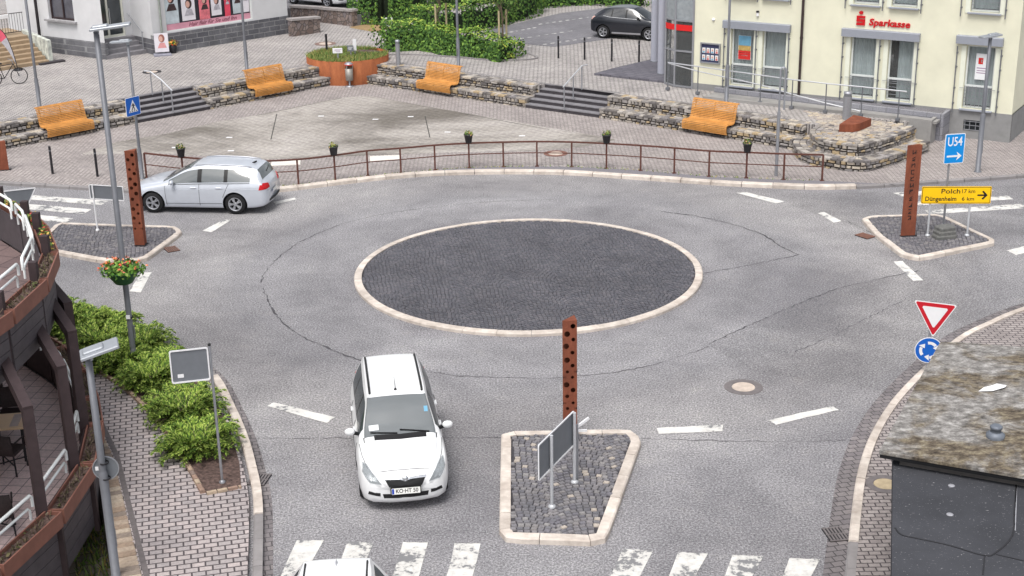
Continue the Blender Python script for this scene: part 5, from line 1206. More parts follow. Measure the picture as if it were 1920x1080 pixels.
g = MB(); g.prism([(.4, -1.35), (9.0, -1.35), (9.0, -1.5), (.4, -1.5)], .1, .96); g.prism([(9.003, -.885), (9.12, -.885), (9.12, -1.5), (9.003, -1.5)], .1, .955); g.prism([(6.6, -1.51), (8.5, -1.51), (8.5, -1.95), (6.6, -1.95)], .1, .72); g.build('outer_wall', mConc, ramp)
rpx = [(1252, 166), (1308, 174), (1425, 192), (1484, 201), (1547, 209), (1614, 216), (1683, 224)]
t = thing('ramp_railing', 'steel railing with two pale rails along the bank ramp', 'railing', P(1425, 192, .9)); tops = []
for i, (x, y) in enumerate(rpx):
    b = P(x, y, .93); zt_ = 1.95
    tops.append(V((b.x, b.y, zt_))); g = MB(True); g.tube([b - V((0, 0, .1)), (b.x, b.y, zt_)], .022, 8); g.box((b.x, b.y, .93), (.14, .12, .1), yF); g.build('post', mSteelD, t)
g = MB(True); g.tube([tops[0] + V((0, .02, 0))] + tops + [tops[-1] + (tops[-1] - tops[-2]).normalized() * .25], .026, 8); g.build('top_rail', mInox, t)
lowr = [tops[0] + V((0, 0, -.02))] + [V((v.x, v.y, 0)) for v in tops[1:]]; 
for i in range(1, len(lowr)): lowr[i].z = lerp(1.93, 1.02, i / 5.2)
g = MB(True); g.tube([lowr[0]] + [v + V((0, .06, 0)) for v in lowr[1:6]], .024, 8); g.build('sloping_rail', mInox, t)

# ------------------------------------------------------------------ hair salon
K = P(200, 112, UP); dR = (P(545, 62, UP) - P(315, 99, UP)); yS = math.atan2(dR.y, dR.x)
mSalon = mat('salon_render', (206, 206, 208), .9, var=.06, scale=1.5, bump=.2, bscale=80)
mStoneP = brickmat('plinth_stone', (92, 92, 98), (116, 116, 120), (140, 140, 142), .62, .24, .02, 0, rx=R(90), stain=.3, sscale=1.5)
sal = thing('hair_salon', 'white hair salon building with big picture window on a dark stone plinth', 'building', K, yS)
z_ = lambda z: z - UP
g = MB(); wall_holes(g, 2.07, 9.48, z_(1.72), 5.5, [(2.78, 7.47, z_(1.78), z_(4.2))], -.64, .2)
g.quad((2.07, 1.2, z_(1.55)), (2.07, -.64, z_(1.55)), (2.07, -.64, 5.5), (2.07, 1.2, 5.5)); g.quad((9.48, -.64, 0), (9.48, 8, 0), (9.48, 8, 5.5), (9.48, -.64, 5.5))
wall_holes(g, 0, 2.07, z_(1.55), 5.5, [(.12, 1.75, z_(1.57), z_(3.75))], 1.2, .15)
dL = (K - P(85, 97, UP)); yL = math.atan2(dL.y, dL.x); TL = M.Rotation(yL - yS, 4, 'Z'); g.T = TL
wall_holes(g, -4.2, 0, z_(1.6), 5.5, [(-3.55, -1.84, z_(2.4), z_(4.3))], 0, .22); g.T = None
e_ = TL @ V((0, 0, 0)); g.quad((0, 0, z_(1.55)), (0, 1.2, z_(1.55)), (0, 1.2, 5.5), (0, 0, 5.5))
g.build('wall', mSalon, sal)
g = MB(); g.box((5.78, -.56, z_(1.72) / 2), (7.42, .22, z_(1.72))); g.box((2.13, .28, z_(1.55) / 2), (.16, 1.84 - .2, z_(1.55) - .004)); g.build('plinth', mStoneP, sal)
g = MB(); g.T = TL; g.box((-2.1, .07, z_(1.6) / 2), (4.2, .2, z_(1.6))); g.build('plinth', mStoneP, sal)
g = MB(); g.prism([(-.5, 8), (0, 0), (0, 1.2), (2.07, 1.2), (2.07, -.64), (9.48, -.64), (9.48, 8)], 5.5, 5.7); g.build('roof', mConc, sal)
# picture window
wn = MB(); 
for x in (2.8, 7.45): wn.box((x, -.57, z_(3)), (.06, .08, 2.42))
wn.box((5.12, -.57, z_(1.8)), (4.6, .08, .06)); wo = wn.build('window', mFrame, sal)
g = MB(); g.quad((2.8, -.44, z_(1.8)), (7.45, -.44, z_(1.8)), (7.45, -.44, z_(4.2)), (2.8, -.44, z_(4.2))); g.build('display_back', mat('display_dark', (58, 60, 68), .3, var=.25, scale=1.2), wo)
g = MB(); g.box((5.12, -.5, z_(1.96)), (4.58, .05, .26)); g.build('pink_strip', mat('display_pink', (206, 148, 164), .5, var=.12, scale=1.5), wo)
g = MB(); g.text('Hair flair für Sie und Ihn', .26, fp(5.35, z_(1.96), -.526), .004, .3, .001, width=2.6); g.build('lettering', mat('script_ink', (110, 40, 60), .5), wo)
pr = [(3.2, 3.1, .75, 2.0, 0), (4.1, 2.75, .7, 1.2, 1), (4.95, 2.85, .55, 1.5, 2), (5.6, 2.75, .55, 1.1, 1), (6.2, 2.8, .3, 1.5, 3), (6.75, 2.9, .5, 1.5, 0), (7.2, 2.9, .4, 1.5, 1)]
mPic = [mat('photo_grey', (190, 200, 206), .5, var=.2, scale=3), mat('photo_pale', (224, 220, 226), .5, var=.08, scale=3), mat('photo_rose', (220, 120, 130), .5, var=.3, scale=5), mat('photo_red', (216, 74, 96), .5, var=.2, scale=3)]
mCloth = mat('photo_cloth', (176, 172, 180), .6, var=.3, scale=6)
mHair = mat('photo_hair', (64, 48, 50), .6, var=.3, scale=9); mSkin = mat('photo_skin', (208, 164, 150), .6, var=.12, scale=6)
def portrait(g, cx, cz, s, y, hm=1, sm=2):
    el = lambda x, z, rx, rz: [(x + rx * math.cos(2 * math.pi * i / 16), z + rz * math.sin(2 * math.pi * i / 16)) for i in range(16)]
    T = fp(0, 0, y)
    g.mi = hm; g.plate(el(cx + .03 * s, cz + .2 * s, .22 * s, .3 * s), 0, .003, T); g.mi = 3; g.plate([(cx - .3 * s, cz - .5 * s), (cx + .35 * s, cz - .5 * s), (cx + .22 * s, cz - .12 * s), (cx - .12 * s, cz - .12 * s)], 0, .003, T)
    g.mi = sm; g.plate(el(cx - .03 * s, cz + .17 * s, .14 * s, .2 * s), .003, .005, T); g.mi = 0
for x, z, w2, h2, k in pr:
    g = MB(); g.box((x, -.5, z_(z)), (w2, .02, h2)); portrait(g, x, z_(z), min(w2 * 1.1, h2 * .8), -.512); g.build('picture', [mPic[k], mHair, mSkin, mCloth if k % 2 else mHair], wo)
# door, steps, rail
g = MB()
for x in (.16, .95, 1.71): g.box((x, 1.3, z_(2.65)), (.09, .08, 2.16))
for z in (1.62, 3.72): g.box((.93, 1.3, z_(z)), (1.62, .076, .1))
do = g.build('door', mat('door_frame_white', (216, 216, 204), .5, var=.03), sal)
g = MB(); g.quad((.2, 1.32, z_(1.66)), (1.68, 1.32, z_(1.66)), (1.68, 1.32, z_(3.7)), (.2, 1.32, z_(3.7))); g.build('pane', mat('door_glass', (52, 58, 62), .08, var=.3, scale=2, spec=.8), do)
g = MB(); g.tube([(1.02, 1.2, z_(2.2)), (1.02, 1.2, z_(2.9))], .018, 6); g.build('handle', mInox, do)
for k in range(4):
    g = MB(); g.bbox((1.03, (k * .3 + 1.2) / 2, (k + .5) * .175), (2.04, 1.2 - k * .3, .175), .01); g.build('step', mBasalt, sal)
g = MB(); g.T = TL; g.box((-2.7, -.06, z_(2.37)), (2.05, .22, .07)); g.build('window_sill', mat('sill_grey', (150, 148, 150), .7), sal)
g = MB(); g.T = TL
for x in (-3.51, -2.7, -1.88): g.box((x, .17, z_(3.35)), (.08, .07, 1.9))
for z in (2.45, 4.26): g.box((-2.7, .17, z_(z)), (1.7, .066, .09))
wo2 = g.build('window', mat('dark_window_frame', (52, 40, 42), .5, var=.1), sal)
g = MB(); g.T = TL; g.quad((-3.5, .19, z_(2.42)), (-1.9, .19, z_(2.42)), (-1.9, .19, z_(4.26)), (-3.5, .19, z_(4.26))); g.build('pane', mat('dark_pane', (84, 84, 92), .12, var=.3, scale=1.5, spec=.8), wo2)
g = MB(); g.tube([(2.48, -.74, 0), (2.48, -.74, 5.4)], .05, 8); g.build('downpipe', mat('pipe_green_grey', (150, 156, 150), .5, .2), sal)
g = MB(); g.T = TL; g.tube([(-4.28, -.08, z_(1.5)), (-4.28, -.08, 5.4)], .07, 8); g.build('downpipe', mat('pipe_black', (40, 36, 40), .5), sal)
g = MB(); g.T = TL; g.box((-5.6, .5, z_(3.6)), (2.7, .3, 4.4)); g.build('side_wall', mSalon, sal)
g = MB(); g.T = TL; g.box((-6.55, .33, z_(4.0)), (1.2, .06, 1.5)); g.build('window', mat('dark_pane2', (60, 62, 70), .15, var=.2), sal)
b0_ = V((1.95, .1, 0)); t = thing('handrail', 'thin steel handrail beside the salon door steps', 'handrail', sal.location if False else W[sal.name] @ V((1.9, .02, 0)), yS)
g = MB(); g.tube([(0, 0, .17), (0, 0, 1.0)], .02, 6); g.build('post', mSteel, t); g = MB(); g.tube([(0, -.1, .98), (0, 0, 1.02), (0, 1.15, 1.72)], .02, 6); g.build('rail', mSteel, t)
# outside stairs at the far left
mTan = mat('tan_steps', (156, 136, 112), .85, var=.14, scale=5); s0 = P(100, 119, UP); t = thing('tan_stairs', 'tan stone stairs with a patchy side wall at the upper left corner', 'stairs', s0, yS)
for k in range(7):
    g = MB(); g.mi = 0; g.bbox((-2.1, .16 + (k * .3 + 2.4) / 2, (k + .5) * .15), (4.0, 2.4 - k * .3, .15), .012); g.build('step', mTan, t)
g = MB(); g.box((-2.0, 3.6, .525), (4.4, 2.0, 1.05)); g.build('landing', mTan, t)
g = MB(); pts = [(.3, 0), (1.5, 0), (2.7, 0), (2.7, 1.2), (1.5, 1.1), (.3, .98)]
for sgn, x in ((1, -.02), (-1, .16)): pass
vs = [(-.02, y, z) for y, z in pts] + [(.16, y, z) for y, z in pts]; n_ = len(pts); g.add(vs, [list(range(n_ - 1, -1, -1)), list(range(n_, 2 * n_))] + [(i, (i + 1) % n_, n_ + (i + 1) % n_, n_ + i) for i in range(n_)], False); g.build('side_wall', mat('patchy_wall', (170, 172, 168), .85, var=.35, scale=4, c2=(196, 200, 190)), t)
g = MB(); g.T = None; g.box((-.02, .12, .02), (1.2, .3, .12)); g.build('curb', mRiser, t)
t2 = thing('landing_railing', 'dark bar railing on the landing above the tan stairs', 'railing', W[t.name] @ V((-2, 2.75, 1.05)), yS)
g = MB()
for z in (.08, .92): g.beam((-2, 0, z), (2.15, 0, z), .03, .03)
for k in range(34): g.beam((-2 + k * .125, 0, .08), (-2 + k * .125, 0, .92), .014, .014)
g.build('bars', mDark, t2)
t3 = thing('flower_box', 'long white flower box hung on the dark landing railing', 'flower box', W[t2.name] @ V((.9, -.12, .86)), yS); g = MB(); g.bbox((0, 0, 0), (1.0, .2, .18), .02); g.build('box', mWhiteP, t3); g = MB(); g.box((0, 0, .095), (.94, .14, .01)); g.build('soil', mSoil, t3)
t3 = thing('flower_pot', 'white pot with red flowers at the far left of the landing railing', 'flower pot', W[t2.name] @ V((-1.0, -.12, .7)), yS); g = MB(); g.lathe([(.1, 0), (.15, .28), (.13, .28), (0, .24)], (0, 0, 0), 12); g.build('pot', mWhiteP, t3); g = MB(); leafball(g, 60, (0, 0, .32), (.2, .2, .14), .09, random.Random(3)); g.build('flowers', islmat('red_petals', [(190, 40, 44), (214, 70, 60), (90, 120, 60)], .6, .1, 20, 0), t3)
# beach flag, poster board, pot
b = P(34, 132, UP); t = thing('beach_flag', 'grey and pink feather flag leaning before the tan stairs', 'flag', b, R(12)); zt_ = Z(b, 52) - UP
g = MB(); pole = smoothpath([V((0, 0, 0)), V((-.12, 0, zt_ * .45)), V((-.34, 0, zt_ * .85)), V((-.6, 0, zt_)), V((-.85, 0, zt_ * .97))], 5); g.tube(pole, .018, 6); g.lathe([(.2, 0), (.2, .06), (0, .08)], (0, 0, 0), 12); g.build('pole', mDark, t)
g = MB(); lft = [V((-.04, 0, .25)), V((-.28, 0, zt_ * .45)), V((-.62, 0, zt_ * .75)), V((-.86, 0, zt_ * .96))]; L2 = smoothpath(lft, 8); R2 = [p + V((.0, -.012, 0)) for p in resample(pole[2:], (L2[-1] - L2[0]).length / 24)]
n_ = 22; vs = []
for i in range(n_): u = i / (n_ - 1); a = L2[int(u * (len(L2) - 1))]; c = R2[int(u * (len(R2) - 1))]; vs += [a, c, a + V((0, .015, 0)), c + V((0, .015, 0))]
for i in range(n_ - 1):
    g.mi = 1 if 13 <= i <= 17 else (0 if i > 13 else 2); q = 4 * i; g.add([vs[q], vs[q + 1], vs[q + 5], vs[q + 4]], [(0, 1, 2, 3)], False); g.add([vs[q + 2], vs[q + 3], vs[q + 7], vs[q + 6]], [(3, 2, 1, 0)], False)
g.build('banner', [mat('flag_grey', (150, 146, 150), .8), mat('flag_pink', (214, 92, 112), .8), mat('flag_pale', (178, 176, 182), .8)], t)
b = P(305, 104, UP); t = thing('poster_board', 'white poster board with a portrait beside the salon steps', 'poster board', b, yS - R(25)); hb = Z(b, 64) - UP
g = MB(); g.bbox((0, 0, .04), (.78, .5, .08), .02); g.build('foot', mat('foot_grey', (140, 140, 152), .8), t)
g = MB(); g.box((0, 0, .1 + hb / 2), (.62, .03, hb - .12)); g.mi = 1; o = g.build('panel', [mPic[1], mHair, mSkin], t)
g = MB(); portrait(g, 0, .12 + hb * .55, .62, -.0155); g.mi = 0; g.build('portrait', [mSkin, mat('portrait_rose', (150, 98, 88), .6, var=.2, scale=5), mSkin, mat('portrait_top', (212, 150, 150), .6, var=.15, scale=5)], o)
b = P(325, 99, UP); t = thing('flower_pot', 'dark pot of bright flowers by the salon wall next to the poster board', 'flower pot', b); g = MB(); g.lathe([(.14, 0), (.2, .36), (.17, .36), (0, .32)], (0, 0, 0), 14); g.build('pot', mDark, t); g = MB(); leafball(g, 90, (0, 0, .42), (.28, .28, .2), .1, random.Random(6)); g.build('flowers', islmat('mixed_petals', [(220, 80, 60), (236, 190, 80), (90, 130, 60), (110, 140, 70)], .6, .1, 20, 0), t)
# bicycle at the left edge
b = P(14, 160, UP); t = thing('bicycle', 'dark bicycle parked at the upper left picture edge', 'bicycle', b, R(30))
for x in (-.52, .52):
    g = MB(); n_ = 28; g.tube([(x + .33 * math.cos(2 * math.pi * i / n_), 0, .34 + .33 * math.sin(2 * math.pi * i / n_)) for i in range(n_ + 1)], .02, 6, False); wh = g.build('wheel', mBlack, t)
    g = MB()
    for k in range(10): a = math.pi * k / 10; g.beam((x - .32 * math.cos(a), 0, .34 - .32 * math.sin(a)), (x + .32 * math.cos(a), 0, .34 + .32 * math.sin(a)), .004, .004)
    g.build('spokes', mSteel, wh)
g = MB(); bk_ = {'r': (-.52, 0, .34), 'f': (.52, 0, .34), 'bb': (-.08, 0, .3), 's': (-.22, 0, .82), 'h': (.34, 0, .86)}
for a, c in (('r', 'bb'), ('r', 's'), ('bb', 's'), ('bb', 'h'), ('s', 'h'), ('h', 'f')): g.tube([bk_[a], bk_[c]], .018, 6)
g.build('frame', mDark, t); g = MB(); g.bbox((-.24, 0, .92), (.26, .14, .06), .02); g.tube([(-.22, 0, .8), (-.24, 0, .9)], .014, 6); g.build('saddle', mBlack, t)
g = MB(); g.tube([(.34, 0, .86), (.3, 0, 1.02)], .015, 6); g.tube([(.2, -.28, 1.03), (.3, -.1, 1.02), (.3, .1, 1.02), (.2, .28, 1.03)], .014, 6); g.build('handlebar', mSteel, t)

# ------------------------------------------------------------------ low rubble walls, driveway, letter box, small sign
def rubble(p0, p1, ytop0, ytop1, label, th=.35, zb_=UP):
    z0, z1 = Z(p0, ytop0), Z(p1, ytop1); d = p1 - p0; L_ = d.length; yw = math.atan2(d.y, d.x); t = thing('rubble_wall', label, 'wall', p0, yw)
    g = MB(); b = p0.z; vs = [(0, 0, 0), (L_, 0, 0), (L_, 0, z1 - b), (0, 0, z0 - b), (0, th, 0), (L_, th, 0), (L_, th, z1 - b), (0, th, z0 - b)]
    g.add(vs, [(0, 1, 2, 3), (5, 4, 7, 6), (1, 5, 6, 2), (4, 0, 3, 7), (3, 2, 6, 7)], False); g.build('masonry', mRub, t)
    g = MB(); g.beam((-.04, th / 2, z0 - b + .05), (L_ + .04, th / 2, z1 - b + .05), th + .1, .1); g.build('coping', mat('coping_grey', (158, 152, 150), .85) if 'coping_grey' not in bpy.data.materials else bpy.data.materials['coping_grey'], t)
    return z0, z1
n = N('rubble_stone'); v_ = n.n('TexVoronoi'); v_.feature = 'DISTANCE_TO_EDGE'; v_.inputs['Scale'].default_value = 4; n.l(n.obj(), v_.inputs['Vector'])
v2 = n.n('TexVoronoi'); v2.inputs['Scale'].default_value = 4; n.l(n.obj(), v2.inputs['Vector']); sx = n.n('SeparateColor'); n.l(v2.outputs['Color'], sx.inputs[0])
k = n.ramp(sx.outputs[0], [(0, lin((112, 98, 92))), (.5, lin((142, 128, 122))), (1, lin((124, 116, 118)))]); k = n.mix(n.ramp(v_.outputs['Distance'], [(.02, (1, 1, 1, 1)), (.1, (0, 0, 0, 1))]), k, lin((88, 82, 80)))
n.bump(v_.outputs['Distance'], .03, .6); mRub = n.done(k, .9, 0, .2)
ra0, ra1 = P(549, 69, UP), P(601, 61, UP); rubble(ra0, ra1, 39, 35, 'low rubble wall attached to the right end of the hair salon')
rb0, rb1 = P(602, 42, UP), P(661, 50, UP); zA, zB = rubble(rb0, rb1, 18, 22, 'rubble wall below the white parked car, ending at the letterbox')
rc0 = P(546, 36, UP); rubble(rc0, rb0 + V((-.02, -.02, 0)), 14, 17, 'rubble wall behind the salon corner below the white parked car')
g = MB(); q = (rb1 - rb0).normalized(); nn_ = V((-q.y, q.x, 0)); g.prism([tuple(v[:2]) for v in (rc0 + nn_ * .1, rb0 + nn_ * .36, rb1 + nn_ * .36, rb1 + nn_ * 9, rc0 + nn_ * 9 - q * 6, rc0 - q * 6)], UP, zA - .12); struct(g, 'driveway', mLot); DRV = zA - .12
b = P(667, 37, UP); t = thing('letterbox_post', 'slim grey letterbox pillar at the end of the rubble wall beside the tall hedge', 'letterbox', b, R(-30)); hh = Z(b, 17) - UP
g = MB(); g.bbox((0, 0, hh / 2), (.34, .2, hh), .01); g.build('body', mSteel, t); g = MB(); g.bbox((0, 0, hh + .02), (.44, .3, .05), .01); g.build('cap', mFrame, t); g = MB(); g.box((0, -.105, hh * .5), (.2, .012, hh * .7)); g.build('flap', mShut, t)
panel_sign(729, 83, UP, 33, .45, .42, 'white notice panel on a pale post in front of the hedge corner', mWhiteP, R(5), 'small_sign', mInk)
# ------------------------------------------------------------------ restaurant terraces at the left
ZL, ZU = 1.15, 4.2          # tops of the planter boxes
lowpx = [(-110, 1172), (4, 1062), (118, 957), (178, 866), (194, 790), (185, 740), (160, 690), (122, 648), (70, 616), (0, 592)]
lowo = [P(x, y, ZL) for x, y in lowpx]
upo = [P(x, y, ZU) for x, y in ((-160, 720), (-60, 640), (25, 581), (89, 522), (110, 470), (92, 425), (69, 402), (20, 374), (-40, 350))]
rest = thing('restaurant_building', 'dark timber restaurant with two curved terraces at the left picture edge', 'building', (-12.5, 24, 0))
mTile = brickmat('terrace_tiles', (222, 200, 198), (208, 188, 188), (130, 116, 118), .3, .3, .01, R(6), .5, stain=.12, offset=0, bump=.2)
mTileU = brickmat('terrace_tiles_dark', (126, 108, 106), (112, 96, 96), (70, 60, 62), .6, .6, .014, R(20), .6, stain=.12, offset=0, bump=.2)
def inn(path, d): return offset([V((v.x, v.y, 0)) for v in path], -d)
PWD = .30
lowi, upi = inn(lowo, PWD), inn(upo, PWD)
def slab(path, z, m, name, th=.22):
    g = MB(True); g.prism([(v.x, v.y) for v in path] + [(-16, path[-1].y), (-16, path[0].y)], z - th, z); g.build(name, m, rest)
slab(inn(lowo, PWD + .1), .35, mTile, 'lower_floor'); slab(inn(upo, PWD + .1), 3.4, mTileU, 'upper_floor', .3)
def skirt(path, z0, z1, name):
    for a, b in zip(path, path[1:]):
        g = MB(True); d = (b - a).normalized(); o = V((d.y, -d.x, 0)); n_ = 4; h = (z1 - z0) / n_
        for k in range(n_):
            c = (a + b) / 2; g.box((c.x - o.x * .03, c.y - o.y * .03, z0 + (k + .5) * h), ((b - a).length - .1, .035, h - .012), math.atan2(d.y, d.x))
        g.mi = 1; c = (a + b) / 2; g.box((c.x - o.x * .055, c.y - o.y * .055, (z0 + z1) / 2), ((b - a).length - .1, .01, z1 - z0), math.atan2(d.y, d.x))
        g.build(name, [mBoard, mat('board_joint', (176, 172, 176), .8) if 'board_joint' not in bpy.data.materials else bpy.data.materials['board_joint']], rest)
skirt(inn(lowo, .12), -.12, .86, 'skirt_boards'); skirt(inn(upo, .12), 3.02, 3.92, 'skirt_boards')
# posts between the bays, upper
for p, q in zip(upi, upo):
    m_ = p.lerp(V((q.x, q.y, 0)), .25); g = MB(True); g.box((m_.x, m_.y, 3.72), (.14, .14, 1.62)); g.build('post', mWood, rest)
for p in inn(lowo, .1):
    g = MB(True); g.box((p.x, p.y, .3), (.09, .09, 1.06)); g.build('post', mWood, rest)
# bent frames carrying the upper terrace
lowc = inn(lowo, PWD + .08)
def portal(foot, ybend, top, z0=.2):
    zb_ = Z(foot, ybend); b_ = V((foot.x, foot.y, zb_)); g = MB(True); d = V((top.x - foot.x, top.y - foot.y, 0)).normalized()
    g.beam((foot.x, foot.y, z0), (foot.x, foot.y, zb_ + .04), .17, .2, d); g.beam(b_ - d * .09 + V((0, 0, .0)), V(top), .17, .2); g.build('bent_frame', mWood, rest)
for i, yb_, ui in ((1, 790, 1), (2, 768, 2), (3, 692, 3), (4, 626, 4), (5, 573, 5)):
    f = lowc[i]; u = inn(upo, .34)[ui]; portal(f, yb_, V((u.x, u.y, 3.22 + (.1))), .2)
# railings: two white tubes per bay with rounded ends
def rails(path, zt, name):
    for a, b in zip(path, path[1:]):
        d = (b - a).normalized(); A_, B_ = a + d * .14, b - d * .14
        for dz, r_, ins in ((0, .03, 0), (-.2, .024, .1)):
            g = MB(True); A2, B2 = A_ + d * ins, B_ - d * ins; z = zt + dz
            pts = [V((A2.x, A2.y, z - .22)), V((A2.x, A2.y, z - .05)), V((A2.x + d.x * .05, A2.y + d.y * .05, z)), V((B2.x - d.x * .05, B2.y - d.y * .05, z)), V((B2.x, B2.y, z - .05)), V((B2.x, B2.y, z - .22))]
            g.tube(pts, r_, 8); g.build(name, mWRail, rest)
rails(inn(lowo, PWD + .14), 1.5, 'rail'); rails(inn(upo, PWD + .14), 4.55, 'rail')
g = MB(True)
for a, b in zip(inn(lowo, PWD + .05), inn(lowo, PWD + .05)[1:]):
    d = (b - a); c = (a + b) / 2; g.box((c.x, c.y, .72), (d.length - .1, .03, .74), math.atan2(d.y, d.x))
g.build('parapet_boards', mWood, rest)
g = MB(True)
for a, b in zip(inn(upo, PWD + .05), inn(upo, PWD + .05)[1:]):
    d = (b - a); c = (a + b) / 2; g.box((c.x, c.y, 3.76), (d.length - .1, .03, .72), math.atan2(d.y, d.x))
g.build('parapet_boards', mBoard, rest)
g = MB(True); g.box((-15.9, 24, 3.2), (.3, 26, 8.5)); g.build('house_wall', mat('restaurant_render', (190, 182, 172), .9), rest)
g = MB(True); g.box((-14.6, 24, -.35), (.3, 26, 1.1)); g.build('base_wall', mConc, rest)
# planter boxes, one per bay
mTwig = islmat('dry_plants', [(74, 62, 52), (96, 84, 66), (84, 88, 56), (60, 52, 46), (104, 98, 72), (120, 108, 92)], .9, .15, 18, 0)
mPans = islmat('box_flowers', [(98, 124, 58), (84, 104, 52), (188, 84, 74), (196, 166, 90), (110, 130, 70), (92, 112, 60), (120, 138, 76)], .8, .1, 18, 0)
def planter_boxes(o, zt, lower, labels, fl):
    for i, (a, b) in enumerate(zip(o, o[1:])):
        a, b = V((a.x, a.y, 0)), V((b.x, b.y, 0)); d = b - a; L_ = d.length - .08; c = (a + b) / 2; yw = math.atan2(d.y, d.x); nrm = V((d.y, -d.x, 0)).normalized(); c = c - nrm * PWD / 2
        t = thing('planter_box', labels[i], 'planter box', (c.x, c.y, zt - .28), yw, 'planter boxes on the terrace edges'); w_, h_ = PWD - .02, .28; g = MB()
        for y in (-w_ / 2, w_ / 2): g.box((0, y, h_ / 2), (L_, .025, h_))
        for x in (-L_ / 2 + .0125, L_ / 2 - .0125): g.box((x, 0, h_ / 2), (.025, w_ - .025, h_ - .004))
        g.box((0, 0, .012), (L_ - .05, w_ - .03, .02)); g.build('box', mTerra, t)
        g = MB(); g.box((0, 0, h_ - .09), (L_ - .06, w_ - .04, .04)); g.build('soil', mSoil, t)
        rr = random.Random(40 + i + (9 if lower else 0)); g = MB()
        for _ in range(34 if i not in fl else 200): leaf(g, V((rr.uniform(-L_ / 2 + .08, L_ / 2 - .08), rr.uniform(-.09, .09), h_ - .07 + rr.uniform(0, .08 if i not in fl else .17))), V((0, 0, 1)), rr.uniform(.05, .1), rr)
        for _ in range(26): x = rr.uniform(-L_ / 2 + .1, L_ / 2 - .1); g.tube([(x, rr.uniform(-.06, .06), h_ - .08), (x + rr.uniform(-.1, .1), rr.uniform(-.08, .08), h_ + rr.uniform(0, .1))], .006, 4, False)
        g.build('plants', mPans if i in fl else mTwig, t)
planter_boxes(lowo, ZL, True, ['lower terrace planter box below the bottom picture edge', 'reddish planter box on the lower terrace at the bottom left corner', 'second reddish planter box from the bottom on the lower terrace, with bare twigs', 'lower terrace planter box behind the nearest street lamp', 'lower terrace planter box between the nearest lamp and the tall posts', 'lower terrace planter box half hidden by the tall posts', 'lower terrace planter box behind the first bent frame', 'lower terrace planter box in the shade of the upper terrace skirt', 'farthest lower terrace planter box, out of sight behind the upper skirt'], ())
planter_boxes(upo, ZU, False, ['upper terrace planter box nearest the camera, left of the picture', 'upper terrace planter box cut by the left picture edge', 'long planter box on the upper terrace with mostly bare soil', 'upper terrace planter box at the outermost bend', 'upper terrace planter box with green and red plants beyond the bend', 'upper terrace planter box with pink flowers near the triangular sign', 'small upper terrace planter box seen past the white rails', 'upper terrace planter box at the far left end'], (4, 5, 6))
# table and wicker chairs on the lower terrace
mWick = mat('dark_wicker', (52, 42, 42), .7, var=.3, scale=30, bump=.6, bscale=70); mTop = mat('table_top', (214, 184, 150), .5, var=.06, scale=4); mRunner = mat('table_runner', (176, 162, 158), .7)
FZ = .352
def table(px, py, yaw, label):
    b = P(px, py, FZ); t = thing('terrace_table', label, 'table', b, yaw)
    g = MB(); g.bbox((0, 0, .73), (1.1, .72, .04), .01); tp_ = g.build('table_top', mTop, t); g = MB(); g.box((.32, 0, .7525), (.16, .56, .004)); g.build('runner', mRunner, tp_)
    for x in (-.46, .46):
        for y in (-.28, .28): g = MB(); g.beam((x, y, 0), (x, y, .71), .045, .045); g.build('leg', mDark, t)
def chair(px, py, yaw, label, first=[None]):
    b = P(px, py, FZ)
    if first[0]: return dup(first[0], b, yaw, label)
    t = thing('wicker_chair', label, 'chair', b, yaw, 'dark wicker chairs on the lower terrace'); first[0] = t
    g = MB(); g.bbox((0, 0, .44), (.5, .48, .05), .015); g.build('seat', mWick, t)
    g = MB(); n_ = 9; vs = []
    for i in range(n_): a = R(-60 + 120 * i / (n_ - 1)); x, y = .27 * math.sin(a), .16 + .1 * math.cos(a); vs += [(x, y, .46), (x * 1.03, y + .07, .9 - .05 * abs(math.sin(a))), (x, y + .03, .46), (x * 1.03, y + .1, .9 - .05 * abs(math.sin(a)))]
    fs = []
    for i in range(n_ - 1): q = 4 * i; fs += [(q, q + 1, q + 5, q + 4), (q + 2, q + 6, q + 7, q + 3), (q + 1, q + 3, q + 7, q + 5)]
    g.add(vs, fs, True); g.build('backrest', mWick, t)
    for x in (-.22, .22):
        for y in (-.2, .22): g = MB(); g.tube([(x, y, .43), (x * 1.12, y * 1.12, 0)], .018, 6); g.build('leg', mDark, t)
        g = MB(); g.tube([(x * 1.15, .2, .66), (x * 1.18, -.18, .66), (x * 1.1, -.22, .44)], .018, 6); g.build('armrest', mWick, t)
    g = MB(); g.beam((-.23, -.2, .2), (.23, .23, .2), .02, .02); g.beam((-.23, .23, .21), (.23, -.2, .21), .02, .02); g.build('stretcher', mDark, t)
    return t
table(8, 856, R(8), 'wooden topped table on the lower terrace')
chair(28, 812, R(6), 'dark wicker chair behind the terrace table, its back half hidden by the tall post')
chair(20, 882, R(172), 'dark wicker chair in front of the terrace table at the left picture edge')
chair(-8, 792, R(20), 'dark wicker chair farthest back at the left edge of the lower terrace')
chair(2, 1000, R(200), 'dark chair at the bottom left behind the white rails')
